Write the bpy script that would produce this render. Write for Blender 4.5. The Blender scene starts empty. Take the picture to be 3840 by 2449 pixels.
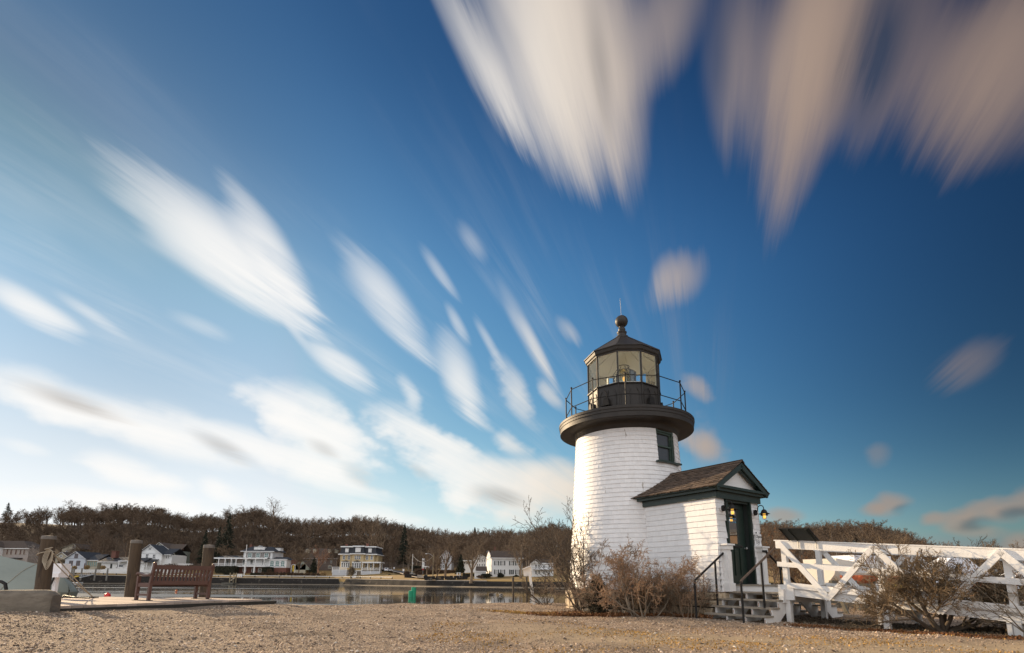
import bpy, math, random
import numpy as np
from mathutils import Vector, Matrix
S = bpy.context.scene
COL = S.collection
rnd = random.Random(7)
PI = math.pi
R = math.radians

# ------------------------------------------------------------------ camera
EZ = .92
FPX, CYP, PITCH, ROLL = 1975.5, 1812.6, R(10.56), R(.3)
_F = Vector((0, math.cos(PITCH), math.sin(PITCH)))
_U0 = Vector((0, -math.sin(PITCH), math.cos(PITCH)))
_R = Vector((1, 0, 0)) * math.cos(ROLL) + _U0 * math.sin(ROLL)
_U = Vector((-1, 0, 0)) * math.sin(ROLL) + _U0 * math.cos(ROLL)
EYE = Vector((0, 0, EZ))
cam = bpy.data.cameras.new('camera')
cam.sensor_width = 36
cam.lens = FPX / 3840 * 36
cam.shift_y = (CYP - 1224.5) / 3840
cam.clip_start = .1
cam.clip_end = 5000
camo = bpy.data.objects.new('camera', cam)
COL.objects.link(camo)
camo.matrix_world = Matrix(((_R.x, _U.x, -_F.x, 0), (_R.y, _U.y, -_F.y, 0), (_R.z, _U.z, -_F.z, EZ), (0, 0, 0, 1)))
S.camera = camo

def ray(u, v):
    return _R * ((u - 1920) / FPX) - _U * ((v - CYP) / FPX) + _F
def at(u, v, Y):
    r = ray(u, v); return EYE + r * (Y / r.y)
def atz(u, v, Z):
    r = ray(u, v); return EYE + r * ((Z - EZ) / r.z)
def px(p):
    d = Vector(p) - EYE
    z = d.dot(_F); return (1920 + FPX * d.dot(_R) / z, CYP - FPX * d.dot(_U) / z)

# ------------------------------------------------------------------ sun, sky, exposure
SUN_AZ, SUN_EL = R(-52), R(17)
sl = bpy.data.lights.new('sun', 'SUN')
sl.energy = 5.0; sl.angle = R(.5); sl.color = (1, .75, .47)
so = bpy.data.objects.new('sun', sl); COL.objects.link(so)
sd = Vector((math.sin(SUN_AZ) * math.cos(SUN_EL), math.cos(SUN_AZ) * math.cos(SUN_EL), math.sin(SUN_EL)))
so.rotation_euler = sd.to_track_quat('Z', 'Y').to_euler()
so.location = sd * 60
S.view_settings.view_transform = 'Standard'
S.view_settings.look = 'None'
S.view_settings.exposure = .52
S.view_settings.gamma = 1

W = bpy.data.worlds.new('World'); S.world = W; W.use_nodes = True
wt = W.node_tree; wt.nodes.clear()
class NT:
    """small node helper: sockets or numbers in, socket out"""
    def __init__(s, t): s.t = t
    def n(s, typ, **kw):
        x = s.t.nodes.new(typ)
        for k, v in kw.items(): setattr(x, k, v)
        return x
    def put(s, sock, val):
        if isinstance(val, bpy.types.NodeSocket): s.t.links.new(val, sock)
        elif val is not None: sock.default_value = val
    def m(s, op, a, b=None, c=None, clamp=False):
        x = s.n('ShaderNodeMath', operation=op, use_clamp=clamp)
        for i, v in enumerate((a, b, c)):
            if v is not None: s.put(x.inputs[i], v)
        return x.outputs[0]
    def v(s, op, a, b=None):
        x = s.n('ShaderNodeVectorMath', operation=op)
        s.put(x.inputs[0], a)
        if b is not None: s.put(x.inputs[1], b)
        return x.outputs['Value'] if op in ('DOT_PRODUCT', 'LENGTH') else x.outputs[0]
    def mix(s, f, a, b, mode='MIX'):
        x = s.n('ShaderNodeMix', data_type='RGBA', blend_type=mode)
        s.put(x.inputs[0], f); s.put(x.inputs[6], a); s.put(x.inputs[7], b)
        return x.outputs[2]
    def mr(s, v, a, b, c=0., d=1., smooth=True):
        x = s.n('ShaderNodeMapRange', interpolation_type='SMOOTHSTEP' if smooth else 'LINEAR')
        for i, q in enumerate((v, a, b, c, d)): s.put(x.inputs[i], q)
        return x.outputs[0]
    def noise(s, vec, scale, detail=3, rough=.5, dist=0., out='Fac'):
        x = s.n('ShaderNodeTexNoise')
        if vec is not None: s.put(x.inputs['Vector'], vec)
        x.inputs['Scale'].default_value = scale; x.inputs['Detail'].default_value = detail
        x.inputs['Roughness'].default_value = rough; x.inputs['Distortion'].default_value = dist
        return x.outputs[out]
    def comb(s, a, b, c=0.):
        x = s.n('ShaderNodeCombineXYZ')
        for i, q in enumerate((a, b, c)): s.put(x.inputs[i], q)
        return x.outputs[0]
    def ramp(s, f, stops):
        x = s.n('ShaderNodeValToRGB'); s.put(x.inputs[0], f)
        e = x.color_ramp.elements
        while len(e) < len(stops): e.new(.5)
        for k, (p_, c_) in enumerate(stops):
            e[k].position = p_; e[k].color = (*c_, 1) if len(c_) == 3 else c_
        return x.outputs[0]
w = NT(wt)
DIR = w.n('ShaderNodeTexCoord').outputs['Generated']
DIR = w.v('NORMALIZE', DIR)
sky = w.n('ShaderNodeTexSky', sky_type='NISHITA')
sky.sun_disc = False
sky.sun_elevation = SUN_EL
sky.sun_rotation = SUN_AZ          # the sky's rotation runs clockwise from +Y, like an azimuth
sky.altitude = 0; sky.air_density = 1.0; sky.dust_density = .6; sky.ozone_density = 2.0
# cloud streaks blown along one wind direction: angle round the wind axis (phi) and angle from it (psi)
WAZ = R(19.8)
WV = Vector((math.sin(WAZ), math.cos(WAZ), 0)); PV = Vector((math.cos(WAZ), -math.sin(WAZ), 0))
phi = w.m('ARCTAN2', w.v('DOT_PRODUCT', DIR, tuple(PV)), w.v('DOT_PRODUCT', DIR, (0, 0, 1)))
psi = w.m('ARCCOSINE', w.v('DOT_PRODUCT', DIR, tuple(WV)))
def pp(u, v):
    d = ray(u, v).normalized()
    return math.atan2(d.dot(PV), d.z), math.acos(d.dot(WV))
fine = w.noise(w.comb(w.m('MULTIPLY', phi, 22.), w.m('MULTIPLY', psi, 2.0)), 1.0, 5, .68)
wide = w.noise(w.comb(w.m('MULTIPLY', phi, 6.), w.m('MULTIPLY', psi, 2.2), 3.3), 1.0, 3, .55)
puff = w.noise(w.v('MULTIPLY', DIR, (1, 1, 1.6)), 8.0, 4, .55)
fine0 = w.m('SUBTRACT', fine, .5); wide0 = w.m('SUBTRACT', wide, .5); puff0 = w.m('SUBTRACT', puff, .5)
def streak(p0, p1, width, dens, core=.25, rag=1.0, low=False):
    """cloud drawn out from p0 to p1 (photo pixels turned into sky directions), width across in pixels"""
    a0, s0 = pp(*p0); a1, s1 = pp(*p1)
    mx, my = (p0[0] + p1[0]) / 2, (p0[1] + p1[1]) / 2
    dx, dy = p1[0] - p0[0], p1[1] - p0[1]; l = math.hypot(dx, dy)
    q1 = pp(mx - dy / l * width / 2, my + dx / l * width / 2); q2 = pp(mx + dy / l * width / 2, my - dx / l * width / 2)
    k = (a1 - a0) / (s1 - s0)
    am, sm = (a0 + a1) / 2, (s0 + s1) / 2
    lin = lambda q: q[0] - am - k * (q[1] - sm)
    hw = abs(lin(q1) - lin(q2)) / 2
    hl = abs(s1 - s0) / 2
    hl *= .86
    A = w.m('MULTIPLY_ADD', psi, 1 / hl, -sm / hl)
    B = w.m('MULTIPLY_ADD', psi, -k / hw, (k * sm - am) / hw)
    B = w.m('MULTIPLY_ADD', phi, 1 / hw, B)
    if low:
        A = w.m('MULTIPLY_ADD', puff0, 2.3, A); B = w.m('MULTIPLY_ADD', puff0, -2.0, B); B = w.m('MULTIPLY_ADD', wide0, .8, B)
    else:
        A = w.m('MULTIPLY_ADD', wide0, -1.3 * rag, w.m('MULTIPLY_ADD', fine0, 1.25 * rag, A)); B = w.m('MULTIPLY_ADD', wide0, 1.0 * rag, B); B = w.m('MULTIPLY_ADD', fine0, .5 * rag * rag, B)
    rr = w.m('SQRT', w.m('MULTIPLY_ADD', A, A, w.m('MULTIPLY', B, B)))
    msk = w.mr(rr, core * .4, 1.22, 1., 0.)
    return w.m('MULTIPLY', msk, w.m('MULTIPLY_ADD', fine0, 1.7 * dens * rag * rag, dens))
def puffy(c, ru, rv, dens, tilt=0.):
    """soft low cloud round photo pixel c"""
    d = ray(*c).normalized()
    t1 = (ray(c[0] + 50, c[1] + 50 * tilt).normalized() - d); t1 = (t1 - d * t1.dot(d)).normalized()
    t2 = d.cross(t1).normalized()
    a = (ray(c[0] + ru, c[1]).normalized() - d).length; b = (ray(c[0], c[1] + rv).normalized() - d).length
    A = w.m('MULTIPLY_ADD', puff0, 2.0, w.v('DOT_PRODUCT', DIR, tuple(t1 / a)))
    B = w.m('MULTIPLY_ADD', puff0, 2.4, w.v('DOT_PRODUCT', DIR, tuple(t2 / b)))
    rr = w.m('SQRT', w.m('MULTIPLY_ADD', A, A, w.m('MULTIPLY', B, B)))
    fr = w.m('GREATER_THAN', w.v('DOT_PRODUCT', DIR, tuple(d)), 0.)
    return w.m('MULTIPLY', w.m('MULTIPLY', w.mr(rr, .15, 1.25, 1., 0.), dens), fr)
CL = [  # p0, p1, width, density, core
    ((1800, -800), (2260, 790), 560, 1.5, .4), ((1560, -250), (2010, 640), 150, .8, .2), ((2260, -400), (2390, 820), 260, .5, .1),
    ((2560, -300), (2440, 420), 300, .40, .1),
    ((3200, -700), (2890, 910), 380, 1.15, .2), ((2780, -250), (2760, 640), 300, .40, .1), ((3330, -400), (3120, 620), 760, .55, .1),
    ((4020, -260), (3520, 700), 620, .85, .15),
    ((430, 640), (1230, 1250), 270, 1.35, .35), ((830, 670), (1200, 1190), 150, .95, .3),
    ((1260, 880), (1660, 1380), 150, .75, .25), ((1640, 1250), (1830, 1600), 150, .85, .3), ((1850, 1330), (2060, 1640), 100, .7, .25), ((1880, 1060), (2120, 1520), 70, .35, .1), ((1670, 1130), (1770, 1310), 45, .4, .2),
    ((1130, 1260), (1440, 1480), 110, .85, .3), ((-120, 1010), (370, 1300), 120, .95, .3), ((200, 1090), (500, 1270), 50, .35, .2),
    ((2570, 930), (2510, 1200), 200, .62, .1),
    ((-260, 1330), (900, 1740), 190, 1.35, .4), ((420, 1490), (1480, 1870), 130, 1.2, .35), ((930, 1450), (1420, 1780), 270, 1.5, .6), ((230, 1680), (720, 1850), 110, .9, .35), ((-50, 1640), (200, 1710), 55, .35, .2),
    ((1330, 1540), (1850, 1800), 230, 1.4, .6), ((1620, 1780), (2200, 1950), 240, 1.5, .6), ((1900, 1740), (2220, 1880), 170, 1.3, .5), ((2080, 1760), (2320, 1960), 190, 1.1, .5), ((1860, 1620), (1990, 1710), 90, .7, .3),
    ((-200, 1840), (1000, 1925), 100, 1.0, .4), ((700, 1790), (960, 1880), 80, .7, .3), ((1230, 1890), (1560, 1960), 70, .6, .3), ((2560, 1380), (2660, 1520), 90, .55, .2), ((2560, 1600), (2720, 1760), 120, .75, .3),
    ((3470, 1480), (3800, 1260), 150, .3, .1), ((2090, 1180), (2180, 1310), 60, .3, .1), ((1720, 830), (1850, 1010), 70, .22, .1), ((600, 1160), (900, 1290), 60, .25, .1), ((1950, 1180), (2090, 1450), 45, .4, .1), ((1760, 1150), (1900, 1400), 40, .35, .1), ((1560, 900), (1720, 1120), 50, .3, .1), ((2020, 1420), (2130, 1560), 55, .55, .2), ((1050, 1180), (1180, 1330), 40, .35, .1), ((1720, 1480), (1880, 1640), 60, .5, .2), ((1480, 1390), (1600, 1560), 70, .55, .2),
]
tot = None
for c in CL:
    if c[3] <= 0: continue
    s_ = streak(*c[:5], rag=.6 if c[0][1] < 0 and c[2] > 160 else 1., low=(c[0][1] + c[1][1]) / 2 > 1440); tot = s_ if tot is None else w.m('ADD', tot, s_)
PF = [((2930, 1930), 75, 35, .8, 0.), ((3330, 1893), 105, 40, .95, -.1), ((3260, 1905), 60, 25, .6, 0.), ((3500, 1945), 60, 28, .8, -.2), ((3600, 1955), 90, 45, .85, -.2), ((3700, 1910), 110, 50, .75, -.3), ((3850, 1870), 90, 70, .8, -.4), ((3780, 1925), 90, 40, .6, -.2), ((3300, 1710), 60, 45, .25, 0.), ((3660, 1992), 120, 28, .5, 0.), ((2640, 1660), 50, 90, .5, 0.), ((3830, 2040), 90, 50, .6, 0.)]
for c in PF: tot = w.m('ADD', tot, puffy(*c))
# added unseen cloud behind the camera, brighter, to lift the shaded sides
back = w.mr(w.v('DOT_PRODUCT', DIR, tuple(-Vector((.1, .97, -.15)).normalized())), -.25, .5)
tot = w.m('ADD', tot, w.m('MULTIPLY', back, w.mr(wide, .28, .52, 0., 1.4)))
# thin veils between the clouds
veil = w.m('MULTIPLY', w.m('MULTIPLY', w.mr(wide, .48, .74, 0., .20), w.mr(fine, .36, .66)), w.m('MULTIPLY', w.mr(w.v('DOT_PRODUCT', DIR, tuple(sd)), .2, .7), w.mr(w.v('DOT_PRODUCT', DIR, (0, 0, 1)), .40, .62, 1., .12)))
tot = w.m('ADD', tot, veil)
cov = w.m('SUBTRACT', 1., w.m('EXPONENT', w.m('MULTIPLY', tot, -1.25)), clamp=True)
# grey bellies
DK = [((-60, 1400), (560, 1590), 85, .9, .2), ((700, 1600), (1020, 1770), 75, 1.0, .2), ((1130, 1640), (1300, 1730), 60, .6, .2), ((1260, 1740), (1480, 1840), 80, .6, .2), ((1500, 1730), (1640, 1810), 60, .5, .2), ((1720, 1830), (2000, 1900), 90, .6, .2), ((2190, -200), (2290, 560), 110, .4, .1), ((3420, -300), (3160, 540), 330, 1.0, .2), ((2720, -200), (2660, 500), 160, .5, .1)]
dk = None
for c in DK:
    s_ = streak(*c); dk = s_ if dk is None else w.m('ADD', dk, s_)
for c in [((3400, 1915), 60, 28, .8, -.1), ((3660, 1968), 90, 30, .8, -.2), ((3810, 1925), 80, 34, .8, -.3)]: dk = w.m('ADD', dk, puffy(*c))
dk = w.m('MULTIPLY', dk, 1., clamp=True)
near = w.mr(w.v('DOT_PRODUCT', DIR, tuple(sd)), .15, .93)
ccol = w.ramp(near, [(0., (.40, .29, .225)), (.30, (.62, .49, .385)), (.52, (.86, .76, .65)), (.8, (.98, .95, .90)), (1., (1.02, .99, .95))])
ccol = w.mix(back, ccol, (1.42, 1.43, 1.48, 1))  # the added cloud behind the camera is made extra bright
dcol = w.ramp(near, [(0., (.085, .085, .10)), (.5, (.22, .20, .185)), (.85, (.50, .455, .415)), (1., (.64, .59, .54))])
ccol = w.mix(dk, ccol, dcol)
SKYK = .115
skyc = w.v('SCALE', sky.outputs[0], None); skyc.node.inputs['Scale'].default_value = SKYK
# deepen the blue away from the sun and overhead (the photograph's contrast), with a soft shoulder near the sun
sep = w.n('ShaderNodeSeparateColor'); w.put(sep.inputs[0], skyc)
sdot = w.v('DOT_PRODUCT', DIR, tuple(sd)); zz_ = w.v('DOT_PRODUCT', DIR, (0, 0, 1))
F_ = w.m('MULTIPLY', w.m('MULTIPLY_ADD', w.m('ADD', w.mr(zz_, .02, .32, .55, 0.), w.mr(zz_, .02, .22, .5, 0.)), w.mr(sdot, -.3, .5, 1., .6), 1.), w.m('MULTIPLY', w.m('ADD', w.mr(sdot, -.15, .66, .24, 1.2), w.m('ADD', w.mr(sdot, .90, 1., 0., -.60), w.m('MULTIPLY', w.mr(sdot, .78, .95), w.mr(zz_, .40, .66, 0., -.50)))), w.mr(zz_, .48, .80, 1., .52)))
ch = []
for k_, (pw, gn) in enumerate(((1.80, 2.35), (1.56, 2.3), (1.36, 2.15))):
    x_ = w.m('MULTIPLY', w.m('MULTIPLY', w.m('POWER', sep.outputs[k_], pw), gn), F_)
    ch.append(w.m('DIVIDE', x_, w.m('MULTIPLY_ADD', x_, .8, 1.)))
cmb = w.n('ShaderNodeCombineColor')
ch[1] = w.m('MINIMUM', ch[1], w.m('MULTIPLY', ch[2], w.mr(zz_, .04, .42, 1., .75))); ch[0] = w.m('MINIMUM', ch[0], w.m('MULTIPLY', ch[1], w.mr(zz_, .04, .50, .98, .60)))
for k_ in range(3): w.put(cmb.inputs[k_], ch[k_])
skyc = cmb.outputs[0]
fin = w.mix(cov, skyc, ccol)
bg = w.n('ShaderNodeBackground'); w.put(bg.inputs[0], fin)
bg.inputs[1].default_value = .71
wo = w.n('ShaderNodeOutputWorld'); wt.links.new(bg.outputs[0], wo.inputs[0])

# ------------------------------------------------------------------ materials
MATS = {}
def mat(name, col, rough=.6, var=.18, scale=6., bump=0., bscale=None, metal=0., spec=.5, coord='Object', stretch=(1, 1, 1), col2=None, thr=None, emit=None, island=0.):
    if name in MATS: return MATS[name]
    m = bpy.data.materials.new(name); m.use_nodes = True
    t = NT(m.node_tree); b = m.node_tree.nodes['Principled BSDF']
    vec = t.n('ShaderNodeTexCoord').outputs[coord] if coord != 'Position' else t.n('ShaderNodeNewGeometry').outputs['Position']
    if stretch != (1, 1, 1): vec = t.v('MULTIPLY', vec, stretch)
    nz = t.noise(vec, scale, 5, .6)
    c = t.mix(nz, (*[x * (1 - var * 1.6) for x in col], 1), (*[min(1, x * (1 + var * 1.6)) for x in col], 1))
    if col2:
        n2 = t.noise(vec, scale * .45, 4, .65)
        lo, hi = thr or (.5, .62)
        c = t.mix(t.mr(n2, lo, hi), c, (*col2, 1))
    if island:
        ri = t.n('ShaderNodeNewGeometry').outputs['Random Per Island']
        c = t.mix(1., c, t.ramp(ri, [(0, (1 - island,) * 3), (1, (1 + island * .6,) * 3)]), 'MULTIPLY')
    t.put(b.inputs['Base Color'], c)
    b.inputs['Roughness'].default_value = rough; b.inputs['Metallic'].default_value = metal
    b.inputs['Specular IOR Level'].default_value = spec
    if bump:
        bn = t.n('ShaderNodeBump'); bn.inputs['Strength'].default_value = bump; bn.inputs['Distance'].default_value = .02
        t.put(bn.inputs['Height'], t.noise(vec, bscale or scale * 3, 5, .65)); t.put(b.inputs['Normal'], bn.outputs[0])
    if emit:
        b.inputs['Emission Color'].default_value = (*emit[0], 1); b.inputs['Emission Strength'].default_value = emit[1]
    MATS[name] = m; return m
white = mat('white_paint', (.78, .77, .75), .45, .05, 3., .12, 40, island=.06)
shing = mat('white_painted_shingle', (.79, .775, .76), .5, .05, 5., .18, 30, stretch=(3, 3, .6), col2=(.42, .38, .33), thr=(.705, .72), island=.05)
trimw = mat('white_timber_paint', (.77, .75, .72), .5, .08, 3., .25, 24, col2=(.48, .42, .35), thr=(.62, .74), island=.08)
green = mat('dark_green_paint', (.015, .028, .021), .38, .2, 8., .15, 30)
greenl = mat('faded_green_paint', (.036, .062, .046), .45, .3, 8., .3, 25, col2=(.12, .16, .11), thr=(.6, .75))
blackp = mat('black_brown_paint', (.032, .027, .023), .5, .25, 5., .15, 25, spec=.35)
deckp = mat('weathered_black_paint', (.030, .025, .021), .55, .3, 4., .3, 20, col2=(.12, .09, .065), thr=(.64, .76), spec=.35)
iron = mat('black_iron', (.017, .015, .014), .6, .2, 12., .1, spec=.25)
roofsh = mat('cedar_shingle_brown', (.105, .070, .048), .85, .35, 6., .6, 40, stretch=(1, 1, 1), island=.45)
stone = mat('granite_block', (.50, .40, .28), .9, .35, 9., .8, 22, island=.3)
treadm = mat('weathered_grey_board', (.30, .255, .20), .8, .3, 5., .4, 20, stretch=(1, 8, 8))
wood = mat('weathered_piling', (.080, .054, .032), .85, .4, 3., .8, 10, stretch=(6, 6, .7), col2=(.045, .03, .02), thr=(.52, .66))
woodtop = mat('grey_piling_top', (.17, .15, .13), .9, .25, 9., .5)
benchm = mat('brown_painted_wood', (.105, .050, .038), .45, .15, 6., .15, 30)
dockm = mat('sunbleached_dock_plank', (.46, .36, .29), .8, .2, 3., .3, 20, stretch=(1, 1, 1), island=.25)
darkwood = mat('dark_wet_timber', (.03, .026, .02), .7, .3, 4., .4)
concrete = mat('weathered_concrete', (.20, .165, .125), .95, .4, 3., .9, 14, stretch=(1, 1, 2.5), col2=(.10, .08, .06), thr=(.5, .7))
tarp = mat('pale_green_tarpaulin', (.25, .27, .23), .6, .12, 1.2, 1.0, 1.6, stretch=(.5, 1, 1.6))
boxp = mat('grey_white_enamel', (.80, .79, .80), .35, .04, 4.)
ropem = mat('tan_rope', (.42, .36, .27), .9, .25, 40., .6, 120)
redb = mat('red_plastic', (.78, .05, .035), .35, .1, 5.)
orangeb = mat('orange_plastic', (.6, .14, .03), .4, .1, 5.)
greenb = mat('green_plastic', (.015, .30, .15), .35, .1, 3.)
twigk = mat('dark_spiky_twig', (.085, .062, .042), .85, .4, 4., 0., island=.4)
twig = mat('grey_brown_twig', (.21, .150, .098), .8, .35, 4., 0., island=.35)
twigr = mat('reddish_twig', (.37, .235, .14), .8, .35, 4., 0., island=.35)
twigd = mat('dark_lichened_twig', (.17, .130, .085), .85, .45, 4., 0., island=.4)
bark = mat('grey_bark', (.26, .21, .155), .9, .3, 3., 0.)
treem = mat('far_bare_branch', (.155, .105, .067), .9, .3, .6, 0., island=.4)
treet = mat('far_pale_trunk', (.25, .20, .15), .9, .3, .6, 0.)
treem2 = mat('far_tan_branch', (.195, .138, .088), .9, .3, .6, 0., island=.4)
conif = mat('dark_conifer_needle', (.028, .034, .018), .8, .4, 2., 0., island=.5)
junip = mat('brown_green_juniper', (.045, .038, .020), .85, .4, 6., 0., island=.6)
hedge = mat('dark_hedge_leaf', (.035, .034, .018), .8, .4, 3., 0., island=.5)
hedgeb = mat('russet_hedge_twig', (.10, .060, .034), .9, .4, 3., 0., island=.5)
grassd = mat('dry_ornamental_grass', (.36, .24, .11), .9, .3, 3., 0., island=.4)
litter = mat('fallen_brown_leaf', (.20, .085, .030), .85, .4, 5., 0., island=.55)
littery = mat('golden_dead_grass', (.42, .24, .06), .85, .4, 5., 0., island=.5)
glassd = mat('dark_window_glass', (.05, .055, .06), .08, .2, .3, 0., spec=.8)
gtint = mat('green_blue_window_glass', (.12, .22, .20), .12, .2, .5, 0., spec=.7)
beige = mat('cream_interior_paint', (.85, .82, .74), .6, .05, 2.)
paleg = mat('window_painted_reflection', (.46, .44, .41), .12, .1, .5, 0., spec=.7)  # pale base colour stands in for reflections in the panes
hw_white = mat('house_white_clapboard', (.80, .79, .77), .6, .05, .5)
hw_blue = mat('house_pale_blue_clapboard', (.50, .53, .58), .6, .05, .5)
hw_yel = mat('house_yellow_clapboard', (.52, .40, .22), .6, .06, .5)
hw_taupe = mat('house_taupe_clapboard', (.34, .29, .26), .7, .06, .5)
hw_green = mat('house_sage_clapboard', (.27, .29, .24), .7, .06, .5)
hw_cream = mat('house_cream_clapboard', (.42, .38, .29), .7, .06, .5)
hw_brick = mat('house_red_brick', (.16, .07, .05), .9, .2, 1.)
hw_dark = mat('house_brown_clapboard', (.13, .10, .085), .9, .15, 1.)
hw_pale = mat('house_grey_white_skirt', (.55, .56, .58), .7, .05, 1.)
roofd = mat('house_dark_slate', (.030, .031, .037), .7, .15, 1.)
roofb = mat('house_brown_asphalt_roof', (.085, .062, .048), .9, .2, 1.)
shut = mat('dark_shutter', (.020, .026, .024), .6, .1, 1.)
shutt = mat('taupe_shutter', (.26, .23, .21), .6, .1, 1.)
reds = mat('maroon_window', (.10, .04, .035), .5, .1, 1.)
seaw = mat('sea_wall_stone', (.022, .018, .015), .95, .5, 1.4, .8, 3., col2=(.11, .09, .07), thr=(.58, .68))
asph = mat('asphalt', (.085, .082, .08), .9, .15, .5)
kerb = mat('walkway_concrete', (.42, .36, .30), .9, .12, .4)
rope_w = mat('white_rope', (.55, .52, .45), .9, .15, 30.)
canvas = mat('white_shrink_wrap', (.80, .81, .86), .35, .05, 1.5, .4, 3)
hullw = mat('white_gelcoat', (.78, .74, .66), .25, .05, 2.)
bluep = mat('blue_paint', (.10, .38, .72), .4, .1, 2.)
rust = mat('orange_red_canvas', (.48, .11, .04), .7, .3, 3., .4, 5)
yel = mat('yellow_plastic', (.62, .42, .03), .4, .1, 2.)
carw = mat('white_car_paint', (.75, .75, .76), .25, .03, 1.)
carg = mat('car_dark_glass', (.02, .022, .025), .08, .05, 1.)
tyre = mat('black_rubber', (.015, .015, .015), .8, .1, 3.)
steel = mat('galvanised_steel', (.40, .40, .39), .45, .1, 3., metal=.4)
greyt = mat('grey_trestle_timber', (.13, .12, .095), .9, .3, 3., .4, stretch=(3, 3, .8))
duckm = mat('brown_duck_feather', (.10, .075, .055), .8, .3, 20.)
duckl = mat('pale_duck_feather', (.42, .38, .33), .8, .2, 20.)
ink = mat('black_lettering', (.02, .02, .02), .6, .05, 1.)
inkb = mat('blue_lettering', (.06, .22, .36), .5, .05, 1.)
rusty = mat('rust_stain', (.30, .13, .05), .9, .4, 20.)
amber = mat('amber_lit_glass', (.9, .5, .08), .3, .02, 1., emit=((1.0, .50, .07), 1.1))
lensm = mat('fresnel_lens_glass', (.80, .73, .45), .12, .1, 3., spec=.9)
redsign = mat('red_sign_face', (.45, .04, .04), .5, .05, 1.)

def glass_mat(name, tint=(.9, .95, .95), gl=.12, rough=.02):
    m = bpy.data.materials.new(name); m.use_nodes = True; t = NT(m.node_tree); m.node_tree.nodes.clear()
    tr = t.n('ShaderNodeBsdfTransparent'); tr.inputs[0].default_value = (*tint, 1)
    g = t.n('ShaderNodeBsdfGlossy'); g.inputs['Roughness'].default_value = rough
    fr = t.n('ShaderNodeFresnel'); fr.inputs[0].default_value = 1.5
    f = t.m('ADD', fr.outputs[0], gl, clamp=True)
    mx = t.n('ShaderNodeMixShader'); t.put(mx.inputs[0], f); t.put(mx.inputs[1], tr.outputs[0]); t.put(mx.inputs[2], g.outputs[0])
    o = t.n('ShaderNodeOutputMaterial'); t.put(o.inputs[0], mx.outputs[0])
    MATS[name] = m; return m
pane = glass_mat('lantern_pane', gl=.0)
jar = glass_mat('lamp_jar', gl=.04)
lensg = glass_mat('fresnel_lens_prism', (.86, .80, .55), .28, .12)
doorglass = glass_mat('door_pane', (.25, .27, .26), .10)

def ground_mat():
    m = bpy.data.materials.new('gravel_and_sand'); m.use_nodes = True; t = NT(m.node_tree); b = m.node_tree.nodes['Principled BSDF']
    P = t.n('ShaderNodeNewGeometry').outputs['Position']
    big = t.noise(P, .55, 4, .6); sm = t.noise(P, 38., 4, .7)
    vo = t.n('ShaderNodeTexVoronoi'); t.put(vo.inputs['Vector'], P); vo.inputs['Scale'].default_value = 42.
    stone_c = t.ramp(t.v('DOT_PRODUCT', vo.outputs['Color'], (.33, .33, .33)), [(.15, (.09, .064, .043)), (.5, (.28, .20, .137)), (.85, (.55, .42, .30))])
    sand_c = t.mix(sm, (.22, .160, .095, 1), (.48, .365, .235, 1))
    sx = t.n('ShaderNodeSeparateXYZ'); t.put(sx.inputs[0], P)
    # sandy path runs from the middle foreground to the right, gravel elsewhere
    pathc = t.m('MULTIPLY_ADD', sx.outputs[0], -.40, 9.3)
    dist = t.m('ABSOLUTE', t.m('SUBTRACT', sx.outputs[1], pathc))
    k = t.mr(t.m('MULTIPLY_ADD', t.m('SUBTRACT', big, .5), 3.0, dist), .7, 2.0, 1., 0.)
    k = t.m('MULTIPLY', k, t.mr(sx.outputs[0], -1.5, 1.5))
    patch = t.ramp(t.noise(P, 1.1, 5, .7), [(.30, (.52, .50, .48)), (.50, (.95, .94, .92)), (.70, (1.2, 1.18, 1.12))])
    t.put(b.inputs['Base Color'], t.mix(1., t.mix(k, stone_c, sand_c), patch, 'MULTIPLY'))
    b.inputs['Roughness'].default_value = .95
    bn = t.n('ShaderNodeBump'); bn.inputs['Strength'].default_value = .8; bn.inputs['Distance'].default_value = .03
    h = t.m('MULTIPLY_ADD', t.m('SUBTRACT', .5, vo.outputs['Distance']), t.m('MULTIPLY_ADD', k, -.7, 1.), t.m('MULTIPLY', sm, .6))
    t.put(bn.inputs['Height'], h); t.put(b.inputs['Normal'], bn.outputs[0])
    return m
def water_mat():
    m = bpy.data.materials.new('river_water'); m.use_nodes = True; t = NT(m.node_tree); b = m.node_tree.nodes['Principled BSDF']
    P = t.n('ShaderNodeNewGeometry').outputs['Position']
    b.inputs['Base Color'].default_value = (.030, .030, .026, 1); b.inputs['IOR'].default_value = 1.33
    sx = t.n('ShaderNodeSeparateXYZ'); t.put(sx.inputs[0], P)
    band = t.noise(t.v('MULTIPLY', P, (.006, .055, 0)), 1., 4, .55)
    wide_ = t.mr(sx.outputs[1], 25., 95., .24, -.10, smooth=False)
    lef = t.mr(sx.outputs[0], -60., 15., .06, -.16, smooth=False)
    k = t.mr(t.m('ADD', t.m('ADD', band, wide_), lef), .50, .62)
    t.put(b.inputs['Roughness'], t.m('MULTIPLY_ADD', k, .30, .05))
    bn = t.n('ShaderNodeBump'); bn.inputs['Distance'].default_value = .05
    t.put(bn.inputs['Strength'], t.m('MULTIPLY_ADD', k, .25, .015))
    t.put(bn.inputs['Height'], t.noise(t.v('MULTIPLY', P, (.5, 1.6, 0)), 1.2, 3, .5)); t.put(b.inputs['Normal'], bn.outputs[0])
    return m
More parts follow.
